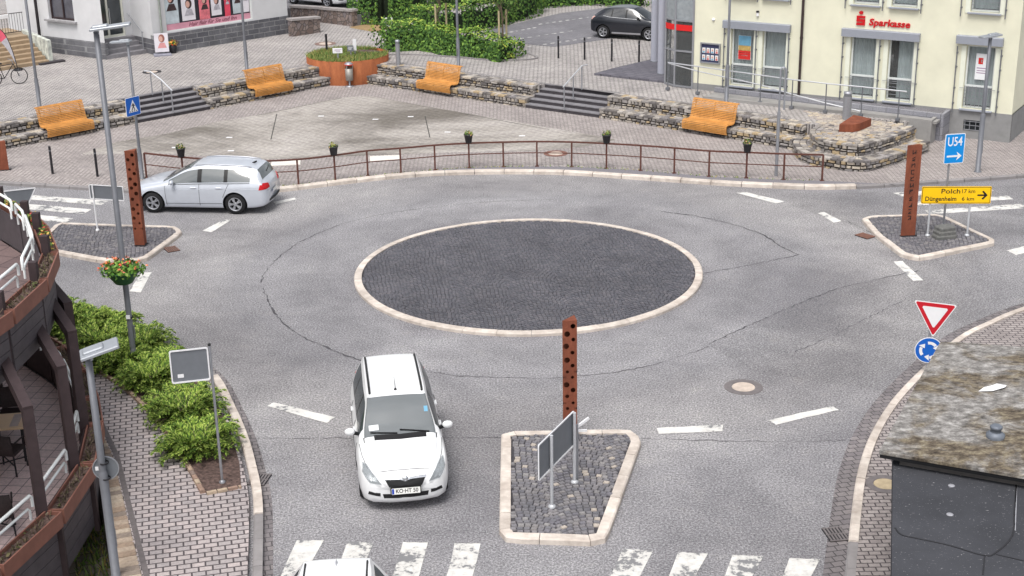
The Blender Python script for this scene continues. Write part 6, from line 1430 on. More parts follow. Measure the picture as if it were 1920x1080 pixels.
# ------------------------------------------------------------------ flat roofed kiosk at the lower right
mMoss = None
n = N('mossy_roof'); f1 = n.noise(.9, 6, .65, None, .4); f2 = n.noise(5, 6, .7, n.mapping(R(-30), (1, 1.5, 1))); f3 = n.noise(24, 3, .7)
k = n.ramp(f2, [(.3, lin((80, 79, 77))), (.46, lin((122, 119, 116))), (.58, lin((154, 151, 148))), (.72, lin((188, 186, 183)))])
k = n.mix(n.ramp(f1, [(.44, (0, 0, 0, 1)), (.56, (.9,) * 3)]), k, n.ramp(f2, [(.35, lin((58, 50, 42))), (.5, lin((100, 89, 74))), (.65, lin((138, 128, 104)))]))
k = n.mix(1.0, k, n.ramp(f3, [(.3, (.72,) * 3), (.7, (1.25,) * 3)]), 'MULTIPLY'); n.bump(f2, .03, .5); mMoss = n.done(k, .9, 0, .2)
n = N('bitumen'); f1 = n.noise(.7, 4, .6); f2 = n.noise(16, 4, .75, n.mapping(R(30), (1, 2.5, 1)))
k = n.ramp(f1, [(.3, lin((60, 61, 65))), (.7, lin((73, 74, 79)))]); k = n.mix(n.ramp(f2, [(.64, (0, 0, 0, 1)), (.68, (1, 1, 1, 1))]), k, lin((176, 175, 178))); n.bump(n.noise(50, 3), .005, .3); mBit = n.done(k, .9, 0, .12)
RZ = 2.8
kp = [P(x, y, RZ) for x, y in ((1648, 846), (1764, 639))]; k2 = P(1922, 893, RZ); k3 = k2 + (k2 - kp[0]) * 1.2; k4 = kp[1] + (P(1920, 651, RZ) - kp[1]) * 3.2
kio = thing('flat_roof_kiosk', 'low building at the lower right with a mossy flat roof above a dark felt roof', 'building', (kp[0].x, kp[0].y, 0))
# outline rounded at the far left corner
c_ = kp[1]; a_ = c_ + (kp[0] - c_).normalized() * .12; b_ = c_ + (k4 - c_).normalized() * .5; arc = [a_ * (1 - u) ** 2 + c_ * 2 * u * (1 - u) + b_ * u * u for u in (0, .2, .4, .6, .8, 1)]
g = MB(True); g.prism([(v.x, v.y) for v in [kp[0], k3, k4] + arc[::-1]], RZ - .05, RZ); g.build('roof', mMoss, kio)
g = MB(True); o_ = offset([kp[0], k3, k4] + arc[::-1], -.02, True); g.prism([(v.x, v.y) for v in o_], RZ - .115, RZ - .045); g.build('fascia', mBlack, kio)
g = MB(True); sh = V((.16, -.05, 0)); off_ = (k2 - kp[0]).normalized() * .3; bk2 = V((-off_.y, off_.x, 0)); w0 = kp[0] + off_ + bk2 * .5; w1 = c_ + off_ * 1.2 - bk2 * 1.0; w2_ = k4 - bk2 * .8; w3 = k3 + bk2 * .5
g.prism([(v.x, v.y) for v in (w0, w3, w2_, w1)], .1, RZ - .14); g.build('wall', mat('kiosk_wall', (96, 92, 90), .9), kio)
fz = RZ - .24; l0, l1 = P(1682, 857, fz), P(1675, 1080, fz); l1 = l0 + (l1 - l0) * 1.5; ex_ = (k2 - kp[0]).normalized()
g = MB(True); e0 = l0 + V((0, .25, 0)); g.prism([(v.x, v.y) for v in (e0, l1, l1 + ex_ * 9, e0 + ex_ * 9)], fz - .25, fz); g.build('lower_roof', mBit, kio)
g = MB(True); g.prism([(v.x, v.y) for v in (l0 + V((.2, -.1, 0)), l1 + V((.2, .2, 0)), l1 + ex_ * 8 + V((0, .2, 0)), l0 + ex_ * 8 - V((0, .1, 0)))], .1, fz - .25); g.build('lower_wall', bpy.data.materials['kiosk_wall'], kio)
# welded laps of the felt
mLap = mat('felt_edge', (40, 40, 44), .8); mLapL = mat('felt_edge_pale', (150, 150, 156), .7)
def lap(px, m, w2, nm='felt_lap'):
    g = MB(True); pts = smoothpath([P(x, y, fz) for x, y in px], 4)
    for a, b in zip(pts, pts[1:]): d = (b - a).normalized(); q = V((-d.y, d.x, 0)) * w2; g.prism([(v.x, v.y) for v in (a - q, b - q, b + q, a + q)], fz + .001, fz + .008)
    g.build(nm, m, kio)
lap([(1678, 990), (1690, 1003), (1720, 1010), (1780, 1023), (1845, 1042), (1868, 1036), (1898, 1005), (1902, 960), (1906, 900)], mLap, .012); lap([(1903, 995), (1905, 940), (1906, 898)], mLapL, .01); lap([(1846, 1042), (1843, 1078)], mLap, .01)
lap([(1868, 1040), (1920, 1052)], mLap, .01)
for x, y, lb in ((1784, 911, 'upper pale round disc on the dark felt roof'), (1781, 965, 'lower pale round disc on the dark felt roof')):
    c = P(x, y, fz); t = thing('roof_disc', lb, 'disc', (c.x, c.y, fz + .001)); g = MB(); g.lathe([(.05, 0), (.05, .008), (.03, .014), (0, .014)], (0, 0, 0), 16); g.build('cap', mLapL, t)
c = P(1866, 820, RZ); t = thing('roof_vent', 'small grey vent cap on the mossy flat roof', 'roof vent', (c.x, c.y, RZ))
g = MB(); g.lathe([(.14, 0), (.145, .06), (.1, .09), (.085, .1)], (0, 0, 0), 18); g.build('base', mat('vent_grey', (112, 118, 128), .5, .2), t); g = MB(); g.lathe([(.08, .09), (.08, .15), (.095, .155), (.095, .19), (.07, .21), (0, .215)], (0, 0, 0), 18); g.build('cap', bpy.data.materials['vent_grey'], t)
c = P(1862, 730, RZ); t = thing('white_debris', 'torn white scrap lying on the mossy flat roof', 'debris', (c.x, c.y, RZ + .004)); g = MB(); g.add([(-.28, -.1, .01), (-.05, -.12, .02), (.2, .0, .03), (.26, .1, .02), (.1, .14, .04), (.0, .05, .05), (-.15, .02, .03), (-.28, -.1, .0), (.2, .0, .0), (.1, .14, .0)], [(0, 1, 6), (1, 5, 6), (1, 2, 5), (2, 4, 5), (2, 3, 4)], False); g.build('scrap', mWhiteP, t)
# ------------------------------------------------------------------ cars
def paint(name, c, metal=0, rough=.3):
    n = N(name); f = n.noise(3, 3); k = n.mix(n.ramp(f, [(.3, (0, 0, 0, 1)), (.7, (1, 1, 1, 1))]), mul(lin(c), .96), mul(lin(c), 1.04))
    n.done(k, rough, metal, .5); n.b.inputs['Coat Weight'].default_value = .7; n.b.inputs['Coat Roughness'].default_value = .06; return n.mat
mCarW = paint('white_car_paint', (232, 233, 234)); mCarS = paint('silver_car_paint', (200, 205, 214), .25); mCarD = paint('dark_car_paint', (30, 33, 42), .2)
mCarGl = glassmat('car_glass', (150, 166, 172), .5, .02, .35); mCarGlG = glassmat('car_glass_grey', (206, 216, 220), .5, .02, .22); mCarWs = glassmat('windscreen_glass', (230, 238, 242), .7, .02, .4); mCarGlD = glassmat('car_glass_dark', (90, 98, 106), .5, .02, .2)  # windscreen base lifted so its colour stands in for reflected sky
mTyre = mat('tyre_rubber', (30, 30, 32), .85, var=.2, scale=20); mRim = mat('alloy_rim', (190, 192, 198), .3, .7, var=.05); mTrim = mat('black_trim', (22, 22, 24), .5, var=.1)
mLampG = glassmat('lamp_glass', (236, 240, 242), .6, .03, .6); mLampIn = mat('lamp_reflector', (206, 208, 210), .25, .3, var=.25, scale=14); mTail = mat('tail_lamp_red', (188, 16, 26), .2, var=.15, scale=12); mChrome = mat('chrome', (214, 216, 220), .12, .9, var=.03)
mPlate = mat('number_plate', (234, 234, 230), .45, var=.02); mEU = mat('plate_blue', (24, 64, 170), .45, var=.02); mSeat = mat('seat_cloth', (92, 92, 98), .9, var=.2, scale=8); mIn = mat('cabin_dark', (34, 34, 38), .85, var=.2, scale=5); mSeam = mat('panel_gap', (52, 54, 58), .6)
def pchip(xs, ys):
    n = len(xs); h = [xs[i + 1] - xs[i] for i in range(n - 1)]; d = [(ys[i + 1] - ys[i]) / h[i] for i in range(n - 1)]; m = [d[0]] + [0 if d[i - 1] * d[i] <= 0 else 2 / (1 / d[i - 1] + 1 / d[i]) for i in range(1, n - 1)] + [d[-1]]
    def f(x):
        i = 0
        while i < n - 2 and x > xs[i + 1]: i += 1
        t = (x - xs[i]) / h[i]; t2, t3 = t * t, t ** 3
        return ys[i] * (2 * t3 - 3 * t2 + 1) + h[i] * m[i] * (t3 - 2 * t2 + t) + ys[i + 1] * (-2 * t3 + 3 * t2) + h[i] * m[i + 1] * (t3 - t2)
    return f
def car(name, label, loc, rz, S, Lc, axles, wr, pm, ws, rw, side, pillars, group=None, gl=None, gs=None, kf=.2, kr=.12, scale=1.0, wheel_in=.02):
    t = thing(name, label, 'car', loc, rz, group); t.scale = (scale,) * 3; W[t.name] = W[t.name] @ M.Scale(scale, 4)
    st = S; xs = [r_[0] for r_ in st]; F_ = [pchip(xs, [r_[k] for r_ in st]) for k in range(1, 6)]
    ss = sorted(set(xs + list(ws) + list(rw) + list(side) + [p for q in pillars for p in q] + [Lc * i / 64 for i in range(65)]))
    ss = [s for i, s in enumerate(ss) if i == 0 or s - ss[i - 1] > .004 or s in ws or s in rw]
    vl = [0, .5, 1, 1.5, 2, 2.33, 2.66, 3, 3.33, 3.66, 4, 4.33, 4.66, 5, 5.08, 5.36, 5.64, 5.92, 6, 6.12, 6.24, 6.5, 6.75, 7, 7.33, 7.66, 8]
    hmax = max(r_[2] for r_ in st)
    def sec(s):
        zb, hw, zt, zr, wt = [f(s) for f in F_]; hh = zt - zb
        cp = [(0, zb), (hw * .84, zb), (hw * .965, zb + .10), (hw, zb + hh * .48), (hw * .985, zb + hh * .8), (hw * .93, zt), (wt + .02, zr - min(.06, (zr - zt) * .5 + .01)), (wt * .86, zr - .014), (0, zr)]
        o = []
        for v in vl:
            i = min(7, int(v)); tt = v - i; a, b, c, d = cp[max(0, i - 1)], cp[i], cp[i + 1], cp[min(8, i + 2)]
            if i == 7: d = (-cp[7][0], cp[7][1])
            if i == 5: q = tuple(lerp(b[k], c[k], tt) + (.02 * math.sin(math.pi * tt) if k == 0 else 0) for k in (0, 1))
            else: q = tuple(.5 * (2 * b[k] + (c[k] - a[k]) * tt + (2 * a[k] - 5 * b[k] + 4 * c[k] - d[k]) * tt * tt + (3 * b[k] - a[k] - 3 * c[k] + d[k]) * tt ** 3) for k in (0, 1))
            if i == 4: q = (lerp(b[0], c[0], tt ** 1.3), q[1])
            y, z = max(0, q[0]), q[1]
            kk = kf * max(0, 1 - s / 1.1) ** 2 - kr * max(0, 1 - (Lc - s) / .8) ** 2
            o.append((Lc / 2 - s - kk * (y / hmax) ** 2, y, z))
        return o
    secs = [sec(s) for s in ss]; nv = len(vl); ring = 2 * nv - 2; vs = []
    for o in secs: vs += o + [(x, -y, z) for x, y, z in o[-2:0:-1]]
    fs, mi = [], []
    for i in range(len(ss) - 1):
        sm = (ss[i] + ss[i + 1]) / 2
        for j in range(ring):
            jj = j if j < nv - 1 else ring - 1 - j; vm = (vl[jj] + vl[jj + 1]) / 2; m_ = 0
            if ws[0] < sm < ws[1] and vm > 6.12: m_ = 1
            elif rw[0] < sm < rw[1] and vm > 6.24: m_ = 3
            elif side[0] < sm < side[1] and 5.08 < vm < 5.92: m_ = 5 if any(a < sm < b for a, b in pillars) else 2
            fs.append((i * ring + j, (i + 1) * ring + j, (i + 1) * ring + (j + 1) % ring, i * ring + (j + 1) % ring)); mi.append(m_)
    fs.append(tuple(range(ring))); mi.append(0); fs.append(tuple(range((len(ss) - 1) * ring + ring - 1, (len(ss) - 1) * ring - 1, -1))); mi.append(0)
    me = bpy.data.meshes.new('shell'); me.from_pydata(vs, [], fs); me.polygons.foreach_set('material_index', mi)
    for _ in range(6): me.materials.append(mTrim)
    bm = bmesh.new(); bm.from_mesh(me); bmesh.ops.recalc_face_normals(bm, faces=bm.faces); bm.to_mesh(me); bvh = BVHTree.FromBMesh(bm); bm.free()
    so_ = bpy.data.objects.new('shell', me); col.objects.link(so_)
    cg = MB(); cg.mi = 0
    for a in axles:
        for sg in (-1, 1):
            y0, y1 = sorted((sg * (hmax - .30), sg * (hmax + .3))); cg.lathe([(0, y0), (wr + .065, y0), (wr + .065, y1), (0, y1)], (Lc / 2 - a, 0, wr), 36, M.Rotation(R(-90), 4, 'X'), False)
    co_ = cg.build('cut', [mTrim] * 6)
    for p in co_.data.polygons: p.material_index = 4
    bm = bmesh.new(); bm.from_mesh(co_.data); bmesh.ops.remove_doubles(bm, verts=bm.verts, dist=1e-5); bmesh.ops.recalc_face_normals(bm, faces=bm.faces); bm.to_mesh(co_.data); bm.free()
    md = so_.modifiers.new('b', 'BOOLEAN'); md.operation = 'DIFFERENCE'; md.object = co_; md.solver = 'EXACT'; md.material_mode = 'INDEX'
    bpy.context.view_layer.update()
    r_ = bpy.data.meshes.new_from_object(so_.evaluated_get(bpy.context.evaluated_depsgraph_get()))
    vv = [v.co.copy() for v in r_.vertices]; pp = [(list(p.vertices), p.material_index) for p in r_.polygons]
    bpy.data.objects.remove(so_); bpy.data.objects.remove(co_)
    gl = gl or mCarGl
    groups = []
    for k, nm, m_ in ((0, 'body', pm), (1, 'windscreen', gs or gl), (2, 'side_window', gl), (3, 'rear_window', gl), (4, 'wheel_arch', mTrim), (5, 'window_pillar', mTrim)):
        sel = [p for p, q in pp if q == k]
        if k in (0, 1, 3): groups.append((k, nm, m_, sel)); continue
        par_ = {}
        def find(a):
            while par_.setdefault(a, a) != a: a = par_[a]
            return a
        for p in sel:
            for i in p[1:]: par_[find(i)] = find(p[0])
        cl = {}
        for p in sel: cl.setdefault(find(p[0]), []).append(p)
        groups += [(k, nm, m_, c_) for c_ in cl.values()]
    for k, nm, m_, sel in groups:
        if not sel: continue
        ids = sorted({i for p in sel for i in p}); mp = {i: n_ for n_, i in enumerate(ids)}; g = MB(); g.add([vv[i] for i in ids], [[mp[i] for i in p] for p in sel], k != 4); g.build(nm, m_, t)
    X = lambda s: Lc / 2 - s
    def cast(pl, a, b):
        if pl == 'front': o, d = V((Lc, a, b)), V((-1, 0, 0))
        elif pl == 'rear': o, d = V((-Lc, a, b)), V((1, 0, 0))
        elif pl == 'left': o, d = V((X(a), 3, b)), V((0, -1, 0))
        elif pl == 'right': o, d = V((X(a), -3, b)), V((0, 1, 0))
        else: o, d = V((X(a), b, 4)), V((0, 0, -1))
        h = bvh.ray_cast(o, d)
        if h[0] is None: h = bvh.find_nearest(o + d * (Lc * .55 if pl in ('front', 'rear') else 2.2))
        return h[0], -d, h[1]
    def decal(nm, pl, pts, m_, off=.008, par=t, label=None, sub=3, thick=True):
        c = (sum(p[0] for p in pts) / len(pts), sum(p[1] for p in pts) / len(pts)); ol = []
        for i, p in enumerate(pts):
            q = pts[(i + 1) % len(pts)]
            for k in range(sub): ol.append((lerp(p[0], q[0], k / sub), lerp(p[1], q[1], k / sub)))
        n_ = len(ol); rings = [-1, 1, .66, .33]; vs_ = []
        for r2 in rings:
            for p in ol:
                k = 1 if r2 == -1 else r2; h, d, nn_ = cast(pl, lerp(c[0], p[0], k), lerp(c[1], p[1], k)); nn_ = nn_ if nn_.dot(d) > 0 else -nn_; vs_.append(h + nn_ * (off if r2 != -1 else -.004))
        h, d, nn_ = cast(pl, *c); nn_ = nn_ if nn_.dot(d) > 0 else -nn_; vs_.append(h + nn_ * off)
        fs_ = [(r2 * n_ + i, r2 * n_ + (i + 1) % n_, (r2 + 1) * n_ + (i + 1) % n_, (r2 + 1) * n_ + i) for r2 in range(3) for i in range(n_)] + [(3 * n_ + i, 3 * n_ + (i + 1) % n_, 4 * n_) for i in range(n_)]
        f0 = fs_[n_]; a, b, c2 = vs_[f0[0]], vs_[f0[1]], vs_[f0[2]]
        if (b - a).cross(c2 - b).dot(d) < 0: fs_ = [f[::-1] for f in fs_]
        g = MB(); g.add(vs_, fs_, False); return g.build(nm, m_, par, None, label)
    def seam(pl, pts, w2=.006, nm='panel_gap', m_=mSeam, off=.003):
        g = MB(); q = resample([V((a, b, 0)) for a, b in pts], .08); pr = [cast(pl, v.x, v.y) for v in q]
        g.tube([h + (nn_ if nn_.dot(d) > 0 else -nn_) * off for h, d, nn_ in pr], w2, 5); return g.build(nm, m_, t)
    for a in axles:
        for sg in (-1, 1):
            yo = sg * (hmax - wheel_in); A_ = M.Rotation(R(-90 * sg), 4, 'X'); g = MB(); g.lathe([(wr * .62, .0), (wr * .66, -.004), (wr * .93, -.004), (wr, -.03), (wr, -.17), (wr * .93, -.2), (wr * .6, -.2)], (X(a), yo, wr), 28, A_); wh = g.build('wheel', mTyre, t)
            g = MB(); T = M.Translation((X(a), yo, wr)) @ A_; g.T = T; g.lathe([(wr * .66, .002), (wr * .6, .004), (wr * .57, -.03), (wr * .57, -.15)], (0, 0, 0), 28); g.lathe([(0, .0), (.05, 0), (.06, -.01), (.06, -.05)], (0, 0, 0), 14)
            for k in range(5):
                for o2 in (-.16, .16):
                    an = 2 * math.pi * k / 5 + o2; g.beam((.04 * math.cos(2 * math.pi * k / 5), .04 * math.sin(2 * math.pi * k / 5), -.012), (wr * .6 * math.cos(an), wr * .6 * math.sin(an), -.012), .035, .03)
            g.build('rim', mRim, wh)
            g = MB(); g.T = T; g.lathe([(wr * .57, -.09), (0, -.09)], (0, 0, 0), 20); g.build('brake_disc', mTrim, wh)
    # cabin
    g = MB(); x0, x1 = X(ws[0] + .15), X(rw[0] - .05); g.box(((x0 + x1) / 2, 0, .5), (x0 - x1, hmax * 1.66, .44)); g.build('cabin_floor', mIn, t)
    g = MB(); g.bbox((X(ws[0] + .42), 0, F_[2](ws[0] + .4) - .03), (.42, hmax * 1.5, .14), .04); g.build('dashboard', mIn, t)
    sx = X(ws[1] + .28)
    for y in (-.37, .37):
        for dx in (0, -.92): 
            g = MB(); g.bbox((sx + dx, y, 1.0), (.13, .46, .56), .05); g.bbox((sx + dx - .02, y, 1.34), (.09, .26, .16), .03); g.bbox((sx + dx + .25, y, .84), (.5, .46, .1), .03); g.build('seat', mSeat, t)
    g = MB(); n_ = 16; g.tube([M.Translation((X(ws[0] + .72), .37, .92)) @ M.Rotation(R(-65), 4, 'Y') @ V((.18 * math.cos(2 * math.pi * i / n_), .18 * math.sin(2 * math.pi * i / n_), 0)) for i in range(n_ + 1)], .014, 6, False); g.build('steering_wheel', mTrim, t)
    # mirrors
    for sg in (-1, 1):
        zm = F_[2](ws[0] + .35) + .04; y0 = sg * (F_[1](ws[0] + .35) * .93); g = MB(); g.smooth = True
        g.lathe([(0, -.06), (.055, -.05), (.08, 0), (.06, .05), (0, .065)], (X(ws[0] + .36), y0 + sg * .14, zm + .05), 12, M.Rotation(R(90), 4, 'Y') @ M.Scale(1.35, 4, V((0, 1, 0)))); mr = g.build('mirror', pm if pm != mCarD else mTrim, t)
        g = MB(); g.beam((X(ws[0] + .36), y0 - sg * .03, zm - .01), (X(ws[0] + .36), y0 + sg * .1, zm + .03), .06, .05); g.build('mirror_arm', mTrim, mr)
    return t, decal, seam, cast, X, F_
def plate(t, txt, T, w2=.52):
    g = MB(); g.plate(rrect(w2, .115, .012), 0, .006, T); p = g.build('number_plate', mPlate, t)
    g = MB(); g.plate([(-w2 / 2 + .006, -.05), (-w2 / 2 + .045, -.05), (-w2 / 2 + .045, .05), (-w2 / 2 + .006, .05)], .006, .0075, T); g.build('blue_band', mEU, p)
    if txt: g = MB(); g.text(txt, .105, T @ M.Translation((.02, 0, .006)), .002, 0, .0015, width=w2 * .78); g.build('lettering', mInkB, p)
FT = lambda x, z, tilt=0: M.Translation((x, 0, z)) @ M(((0, 0, 1, 0), (1, 0, 0, 0), (0, 1, 0, 0), (0, 0, 0, 1))) @ M.Rotation(R(tilt), 4, 'X')
RT = lambda x, z, tilt=0: M.Translation((x, 0, z)) @ M(((0, 0, -1, 0), (-1, 0, 0, 0), (0, 1, 0, 0), (0, 0, 0, 1))) @ M.Rotation(R(tilt), 4, 'X')
# --- white high-roofed car driving out towards the camera
hd = R(-82); f0 = P(762, 937, .28); hv = V((math.cos(hd), math.sin(hd), 0)); L_ = 4.2; c = f0 - hv * (L_ / 2)
S = [(0, .30, .56, .54, .57, .40), (.05, .22, .70, .64, .69, .52), (.22, .19, .79, .73, .80, .60), (.65, .18, .84, .86, .96, .64), (.98, .18, .845, .92, 1.05, .66), (1.12, .18, .845, .94, 1.11, .66), (1.88, .18, .845, .97, 1.55, .555), (2.4, .18, .845, .98, 1.60, .56), (3.3, .18, .845, 1.0, 1.60, .55), (3.9, .2, .835, 1.0, 1.55, .54), (4.08, .24, .81, .98, 1.36, .58), (4.17, .3, .76, .92, 1.0, .62), (4.2, .4, .68, .8, .82, .5)]
t, decal, seam, cast, X, F_ = car('passenger_car', 'white high-roofed car with black roof rails driving towards the camera beside the front traffic island', (c.x, c.y, 0), hd, S, L_, (.86, 3.47), .31, mCarW, (1.08, 1.86), (3.93, 4.13), (1.3, 3.85), ((2.12, 2.2), (3.05, 3.12)), gs=mCarWs)
g = MB(); T0 = cast('front', 0, .5)[0]
decal('grille', 'front', [(-.36, .67), (.36, .67), (.30, .55), (.2, .53), (-.2, .53), (-.30, .55)], mTrim, .012)
decal('grille_frame', 'front', [(-.39, .70), (.39, .70), (.37, .675), (.1, .675), (0, .65), (-.1, .675), (-.37, .675)], mChrome, .016)
h_ = cast('front', 0, .69); g = MB(); g.lathe([(0, .012), (.05, .01), (.055, 0)], h_[0] + V((.01, 0, 0)), 16, M.Rotation(R(75), 4, 'Y')); g.build('badge', mChrome, t)
for sg in (-1, 1):
    hl = decal('headlight', 'front', [(sg * .44, .60), (sg * .62, .62), (sg * .74, .74), (sg * .735, .83), (sg * .66, .81), (sg * .52, .70)], mLampIn, .006); decal('lamp_glass', 'front', [(sg * .43, .59), (sg * .63, .61), (sg * .75, .74), (sg * .74, .84), (sg * .66, .82), (sg * .52, .71)], mLampG, .016, hl)
    decal('fog_intake', 'front', [(sg * .46, .36), (sg * .68, .38), (sg * .66, .44), (sg * .46, .42)], mTrim, .006)
decal('lower_intake', 'front', [(-.4, .32), (.4, .32), (.42, .40), (-.42, .40)], mTrim, .006); decal('number_plate_holder', 'front', [(-.28, .41), (.28, .41), (.28, .54), (-.28, .54)], mTrim, .012)
xh = max(cast('front', y, .475)[0].x for y in (-.25, 0, .25)) + .03; plate(t, 'KO·HT 50', FT(xh, .475, -8))
seam('top', [(.36, -.66), (.7, -.74), (1.06, -.77)]); seam('top', [(.36, .66), (.7, .74), (1.06, .77)]); seam('top', [(.22, -.45), (.2, 0), (.22, .45)])
for sg in (-1, 1):
    q = [V((*cast('top', s, sg * .50)[0][:2], cast('top', s, sg * .50)[0].z + .035)) for s in (1.98, 2.3, 2.8, 3.3, 3.72)]; q = [q[0] - V((0, 0, .04))] + q + [q[-1] - V((0, 0, .04))]; g = MB(); g.tube(q, .021, 6); g.build('roof_rail', mTrim, t)
    sd = 'left' if sg > 0 else 'right'
    seam(sd, [(1.28, .3), (1.25, .9)]); seam(sd, [(2.16, .3), (2.16, .95)]); seam(sd, [(3.0, .45), (3.08, .96)])
    for s in (2.0, 2.95): g = MB(); p_ = cast(sd, s, .84)[0]; g.bbox((p_.x, p_.y + sg * .012, p_.z), (.17, .03, .03), .008); g.build('door_handle', mCarW, t)
    decal('sill_trim', sd, [(1.3, .22), (3.0, .22), (3.0, .29), (1.3, .29)], mTrim, .006)
    decal('tail_light', 'rear', [(sg * .6, .85), (sg * .72, .85), (sg * .70, 1.2), (sg * .62, 1.2)], mTail, .01)
p_ = cast('top', 2.05, 0)[0]; g = MB(); g.tube([p_, p_ + V((-.32, 0, .14))], .008, 5, True, .004); g.lathe([(.03, 0), (.02, .03), (0, .035)], p_, 8); g.build('antenna', mTrim, t)
g = MB()
for y0, y1, s1 in ((.55, .0, 1.17), (-.05, -.55, 1.16)): a, b = cast('top', 1.1, y0)[0], cast('top', s1, y1)[0]; g.beam(a + V((.01, 0, .012)), b + V((.012, 0, .014)), .022, .02)
g.build('wiper', mTrim, t); decal('cowl', 'top', [(1.0, -.68), (.96, 0), (1.0, .68), (1.12, .69), (1.08, 0), (1.12, -.69)], mTrim, .006)
for s_, y, w2, m_, nm in ((1.2, -.48, .18, mPaper, 'parking_disc'), (1.48, .53, .07, mPosterB, 'sticker')): decal(nm, 'top', [(s_, y - w2 / 2), (s_ + .1, y - w2 / 2), (s_ + .1, y + w2 / 2), (s_, y + w2 / 2)], m_, .004)
# --- silver estate car turning off to the left
S = [(0, .32, .60, .52, .55, .44), (.05, .24, .74, .60, .66, .56), (.24, .20, .85, .70, .77, .66), (.75, .17, .895, .82, .92, .70), (1.12, .17, .90, .88, .99, .70), (1.28, .17, .90, .90, 1.04, .69), (2.1, .17, .90, .94, 1.41, .58), (2.6, .17, .90, .95, 1.475, .585), (3.4, .17, .90, .97, 1.46, .57), (4.05, .19, .89, .98, 1.40, .55), (4.22, .21, .875, .98, 1.35, .55), (4.42, .25, .85, .96, 1.06, .62), (4.52, .30, .80, .86, .92, .60), (4.57, .40, .72, .72, .74, .55)]
pa, pb = P(288, 398), P(446, 401); hv = (pa - pb).normalized(); hd = math.atan2(hv.y, hv.x); lf = V((-hv.y, hv.x, 0)); mid_ = (pa + pb) / 2; c = mid_ - lf * .80 - hv * .09
t, decal, seam, cast, X, F_ = car('passenger_car', 'silver estate car leaving the roundabout at the left beside the rusty railing', (c.x, c.y, 0), hd, S, 4.57, (.88, 3.51), .325, mCarS, (1.22, 2.12), (4.2, 4.4), (1.42, 4.02), ((2.34, 2.48), (3.18, 3.3)), gl=mCarGlG)
carG = t
for sg in (-1, 1):
    sd = 'left' if sg > 0 else 'right'
    for q in ([(1.34, .28), (1.30, .88)], [(2.40, .28), (2.40, .95)], [(3.14, .55), (3.34, .97)], [(1.3, .33), (3.1, .35)]): seam(sd, q)
    seam(sd, [(.5, .70), (1.5, .76), (2.5, .79), (3.5, .81), (4.3, .80)], .005, 'body_crease', mCarS, .002)
    for s in (2.22, 3.02): g = MB(); p_ = cast(sd, s, .84)[0]; g.bbox((p_.x, p_.y + sg * .012, p_.z), (.19, .03, .03), .008); g.build('door_handle', mCarS, t)
    seam(sd, [(1.42, .915), (2.4, .95), (3.3, .97), (4.0, .985)], .009, 'window_trim', mTrim, .004)
    tl = decal('tail_light', 'rear', [(sg * .46, .80), (sg * .76, .78), (sg * .80, .92), (sg * .74, .97), (sg * .48, .93)], mTail, .012); decal('tail_light', sd, [(4.28, .78), (4.50, .79), (4.47, .93), (4.32, .93)], mTail, .012)
    decal('headlight', 'front', [(sg * .46, .58), (sg * .72, .58), (sg * .8, .70), (sg * .7, .70), (sg * .5, .66)], mLampIn, .01)
    q = [V((*cast('top', s, sg * .53)[0][:2], cast('top', s, sg * .53)[0].z + .03)) for s in (2.25, 2.6, 3.1, 3.6, 4.0)]; q = [q[0] - V((0, 0, .04))] + q + [q[-1] - V((0, 0, .04))]; g = MB(); g.tube(q, .016, 6); g.build('roof_rail', mRim, t)
decal('grille', 'front', [(-.45, .56), (.45, .56), (.45, .62), (-.45, .62)], mTrim, .008); decal('lower_intake', 'front', [(-.5, .32), (.5, .32), (.42, .44), (-.42, .44)], mTrim, .008)
decal('rear_bumper_trim', 'rear', [(-.55, .36), (.55, .36), (.55, .42), (-.55, .42)], mTrim, .008); xh = min(cast('rear', y, .62)[0].x for y in (-.25, 0, .25)) - .02; plate(t, None, RT(xh, .62, 10))
p_ = cast('top', 3.95, 0)[0]; g = MB(); g.beam(p_ + V((.06, 0, 0)), p_ + V((-.08, 0, .06)), .03, .05); g.build('antenna', mTrim, t)
g = MB(); p1, p2 = cast('top', 4.3, -.3)[0], cast('top', 4.34, .1)[0]; g.beam(p1 + V((0, 0, .015)), p2 + V((0, 0, .015)), .02, .02); g.build('rear_wiper', mTrim, t)
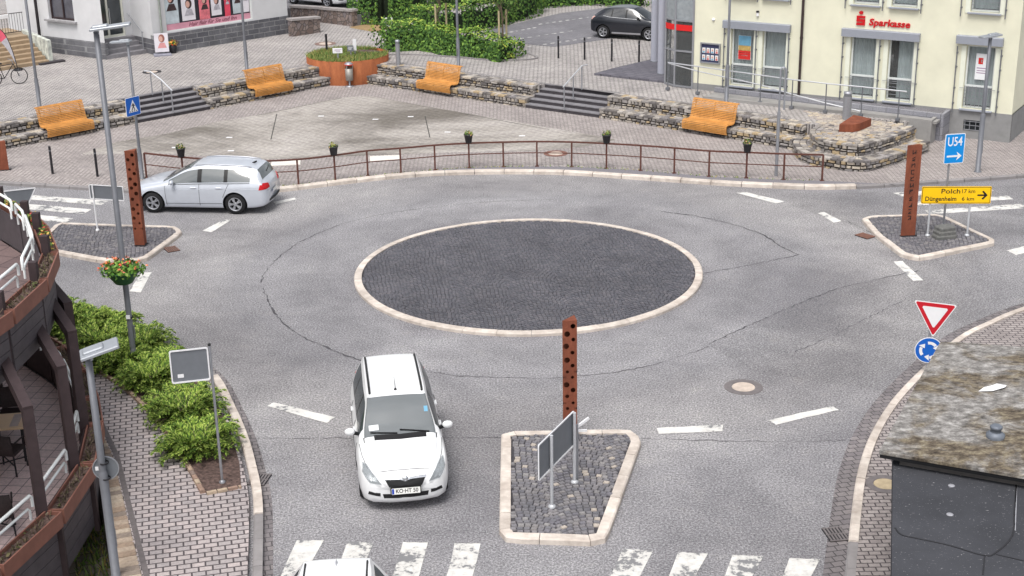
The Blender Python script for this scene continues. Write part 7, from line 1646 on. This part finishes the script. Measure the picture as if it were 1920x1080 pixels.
# driver of the estate
def person_in(tc, X, s, label):
    root = W[tc.name]; t = thing('person', label, 'person', root @ V((X(s), .37, .55)), hd)
    J = {'pel': (-.02, 0, .08, .13), 'bel': (-.05, 0, .22, .13), 'che': (-.08, 0, .42, .15), 'nec': (-.06, 0, .55, .055), 'jaw': (-.02, 0, .61, .07), 'hea': (-.04, 0, .70, .088), 'cro': (-.05, 0, .77, .06)}
    E = [('pel', 'bel'), ('bel', 'che'), ('che', 'nec'), ('nec', 'jaw'), ('jaw', 'hea'), ('hea', 'cro')]
    for sg, n_ in ((1, 'l'), (-1, 'r')):
        J['sh' + n_] = (-.06, sg * .19, .46, .065); J['el' + n_] = (.14, sg * .27, .30, .045); J['wr' + n_] = (.36, sg * .17, .36, .03); J['ha' + n_] = (.43, sg * .15, .38, .035); J['hi' + n_] = (.02, sg * .1, .06, .09); J['kn' + n_] = (.45, sg * .13, .16, .065)
        E += [('che', 'sh' + n_), ('sh' + n_, 'el' + n_), ('el' + n_, 'wr' + n_), ('wr' + n_, 'ha' + n_), ('pel', 'hi' + n_), ('hi' + n_, 'kn' + n_)]
    ks_ = list(J); me = bpy.data.meshes.new('body'); me.from_pydata([J[k][:3] for k in ks_], [(ks_.index(a), ks_.index(b)) for a, b in E], [])
    o = bpy.data.objects.new('body', me); col.objects.link(o); md = o.modifiers.new('s', 'SKIN'); o.modifiers.new('u', 'SUBSURF').levels = 2
    for i, k in enumerate(ks_): me.skin_vertices[0].data[i].radius = (J[k][3],) * 2
    me.skin_vertices[0].data[0].use_root = True; bpy.context.view_layer.update()
    r_ = bpy.data.meshes.new_from_object(o.evaluated_get(bpy.context.evaluated_depsgraph_get())); bpy.data.objects.remove(o)
    g = MB(); vs = [v.co.copy() for v in r_.vertices]
    for p in r_.polygons:
        c = p.center; g.m.append(1 if (c.z > .56 or (c.x > .2 and c.z > .26)) else 0); g.f.append(list(p.vertices)); g.sm.append(True)
    g.v = vs; g.build('body', [mat('blue_shirt', (110, 128, 150), .9, var=.1), mat('driver_skin', (208, 168, 146), .6, var=.06)], t)
    g = MB(); g.smooth = True; g.lathe([(.098, -.03), (.104, .02), (.085, .08), (0, .105)], (-.06, 0, .71), 14); g.build('hair', mat('driver_hair', (92, 78, 68), .8, var=.2, scale=20), t)
person_in(carG, X, 2.22, 'person in a blue shirt sitting at the wheel of the silver estate car, arms forward')
# --- roof of a white car at the bottom edge
hd = R(-86); hv = V((math.cos(hd), math.sin(hd), 0)); rp = P(632, 1041, 1.41); c = rp + hv * (3.95 - 2.15) * .94
S = [(0, .32, .58, .56, .6, .42), (.05, .24, .72, .66, .72, .54), (.24, .2, .84, .76, .84, .64), (.75, .18, .89, .9, 1.0, .68), (1.05, .18, .895, .96, 1.06, .68), (1.2, .18, .895, .98, 1.1, .68), (1.95, .18, .895, 1.0, 1.5, .58), (2.5, .18, .895, 1.02, 1.56, .59), (3.3, .18, .9, 1.04, 1.55, .58), (3.85, .2, .9, 1.05, 1.49, .55), (4.02, .24, .88, 1.04, 1.34, .57), (4.2, .3, .84, .98, 1.04, .62), (4.28, .36, .78, .86, .9, .58), (4.3, .44, .7, .76, .78, .5)]
t, decal, seam, cast, X, F_ = car('passenger_car', 'white car roof just entering the picture at the bottom edge on the zebra crossing', (c.x, c.y, 0), hd, S, 4.3, (.88, 3.48), .33, mCarW, (1.14, 1.94), (3.9, 4.16), (1.35, 3.75), ((2.2, 2.3), (3.1, 3.16)), scale=.94)
for sg in (-1, 1): q = [V((*cast('top', s, sg * .5)[0][:2], cast('top', s, sg * .5)[0].z + .012)) for s in (2.05, 2.6, 3.2, 3.7)]; g = MB(); g.tube(q, .016, 6); g.build('roof_groove', mTrim, t); decal('tail_light', 'rear', [(sg * .5, .9), (sg * .78, .9), (sg * .78, 1.04), (sg * .52, 1.02)], mTail, .01); decal('headlight', 'front', [(sg * .48, .62), (sg * .72, .66), (sg * .76, .8), (sg * .55, .76)], mLampIn, .01)
p_ = cast('top', 3.62, 0)[0]; g = MB(); g.add([p_ + V((.12, 0, 0)), p_ + V((-.06, .025, 0)), p_ + V((-.06, -.025, 0)), p_ + V((-.05, 0, .07))], [(0, 1, 3), (0, 3, 2), (1, 2, 3)], False); g.build('antenna', mat('fin_grey', (188, 190, 194), .4), t)
decal('grille', 'front', [(-.4, .56), (.4, .56), (.36, .66), (-.36, .66)], mTrim, .01)
# --- dark compact car in the car park
pa, pb = P(1133, 72, UP), P(1217, 77, UP); hv = (pb - pa).normalized(); hd = math.atan2(hv.y, hv.x); lf = V((-hv.y, hv.x, 0)); c = pa + hv * 1.10 + lf * .72
S = [(0, .36, .58, .62, .66, .42), (.05, .28, .74, .74, .8, .56), (.22, .24, .84, .86, .94, .64), (.7, .22, .885, 1.0, 1.08, .68), (1.0, .22, .89, 1.05, 1.14, .68), (1.15, .22, .89, 1.06, 1.2, .67), (1.9, .22, .89, 1.08, 1.58, .56), (2.4, .22, .89, 1.1, 1.65, .57), (3.0, .22, .9, 1.14, 1.62, .55), (3.45, .24, .9, 1.17, 1.55, .52), (3.72, .28, .885, 1.17, 1.42, .54), (4.1, .34, .84, 1.08, 1.14, .62), (4.25, .4, .78, .92, .96, .58), (4.28, .48, .7, .8, .82, .5)]
t, decal, seam, cast, X, F_ = car('parked_car', 'dark compact off-road style car parked behind the bank columns', (c.x, c.y, UP), hd, S, 4.28, (.9, 3.45), .35, mCarD, (1.1, 1.9), (3.6, 4.06), (1.35, 3.4), ((2.15, 2.23), (2.95, 3.01)), None, mCarGlD, scale=.88)
for sg in (-1, 1):
    sd = 'left' if sg > 0 else 'right'; seam(sd, [(1.45, 1.075), (2.4, 1.11), (3.1, 1.145), (3.45, 1.2)], .016, 'window_trim', mChrome, .006); seam(sd, [(2.2, .35), (2.2, 1.08)]); decal('sill_trim', sd, [(1.35, .3), (2.95, .3), (2.95, .38), (1.35, .38)], mRim, .01)
    decal('tail_light', 'rear', [(sg * .56, .98), (sg * .8, .98), (sg * .8, 1.14), (sg * .6, 1.14)], mat('tail_pale', (216, 170, 160), .3) if 'tail_pale' not in bpy.data.materials else bpy.data.materials['tail_pale'], .012); decal('headlight', 'front', [(sg * .5, .7), (sg * .74, .74), (sg * .78, .86), (sg * .56, .82)], mLampIn, .01)
# --- white car up on the driveway
pa, pb = P(560, 8, DRV), P(618, 15, DRV); hv = (pb - pa).normalized(); hd = math.atan2(hv.y, hv.x); lf = V((-hv.y, hv.x, 0)); ctr = pb - hv * 1.30 + lf * .75; S2 = [tuple(r_) for r_ in S]
t, decal, seam, cast, X, F_ = car('parked_car', 'white car parked on the driveway above the rubble wall at the top edge', (ctr.x, ctr.y, DRV), hd, S2, 4.28, (.9, 3.45), .34, mCarW, (1.1, 1.9), (3.6, 4.06), (1.35, 3.4), ((2.15, 2.23), (2.95, 3.01)), None, mCarGlD)
for sg in (-1, 1): decal('headlight', 'front', [(sg * .5, .7), (sg * .74, .74), (sg * .78, .86), (sg * .56, .82)], mLampIn, .01); decal('fog_intake', 'front', [(sg * .5, .42), (sg * .74, .44), (sg * .72, .54), (sg * .5, .54)], mTrim, .01)
decal('grille', 'front', [(-.4, .6), (.4, .6), (.34, .72), (-.34, .72)], mTrim, .012)
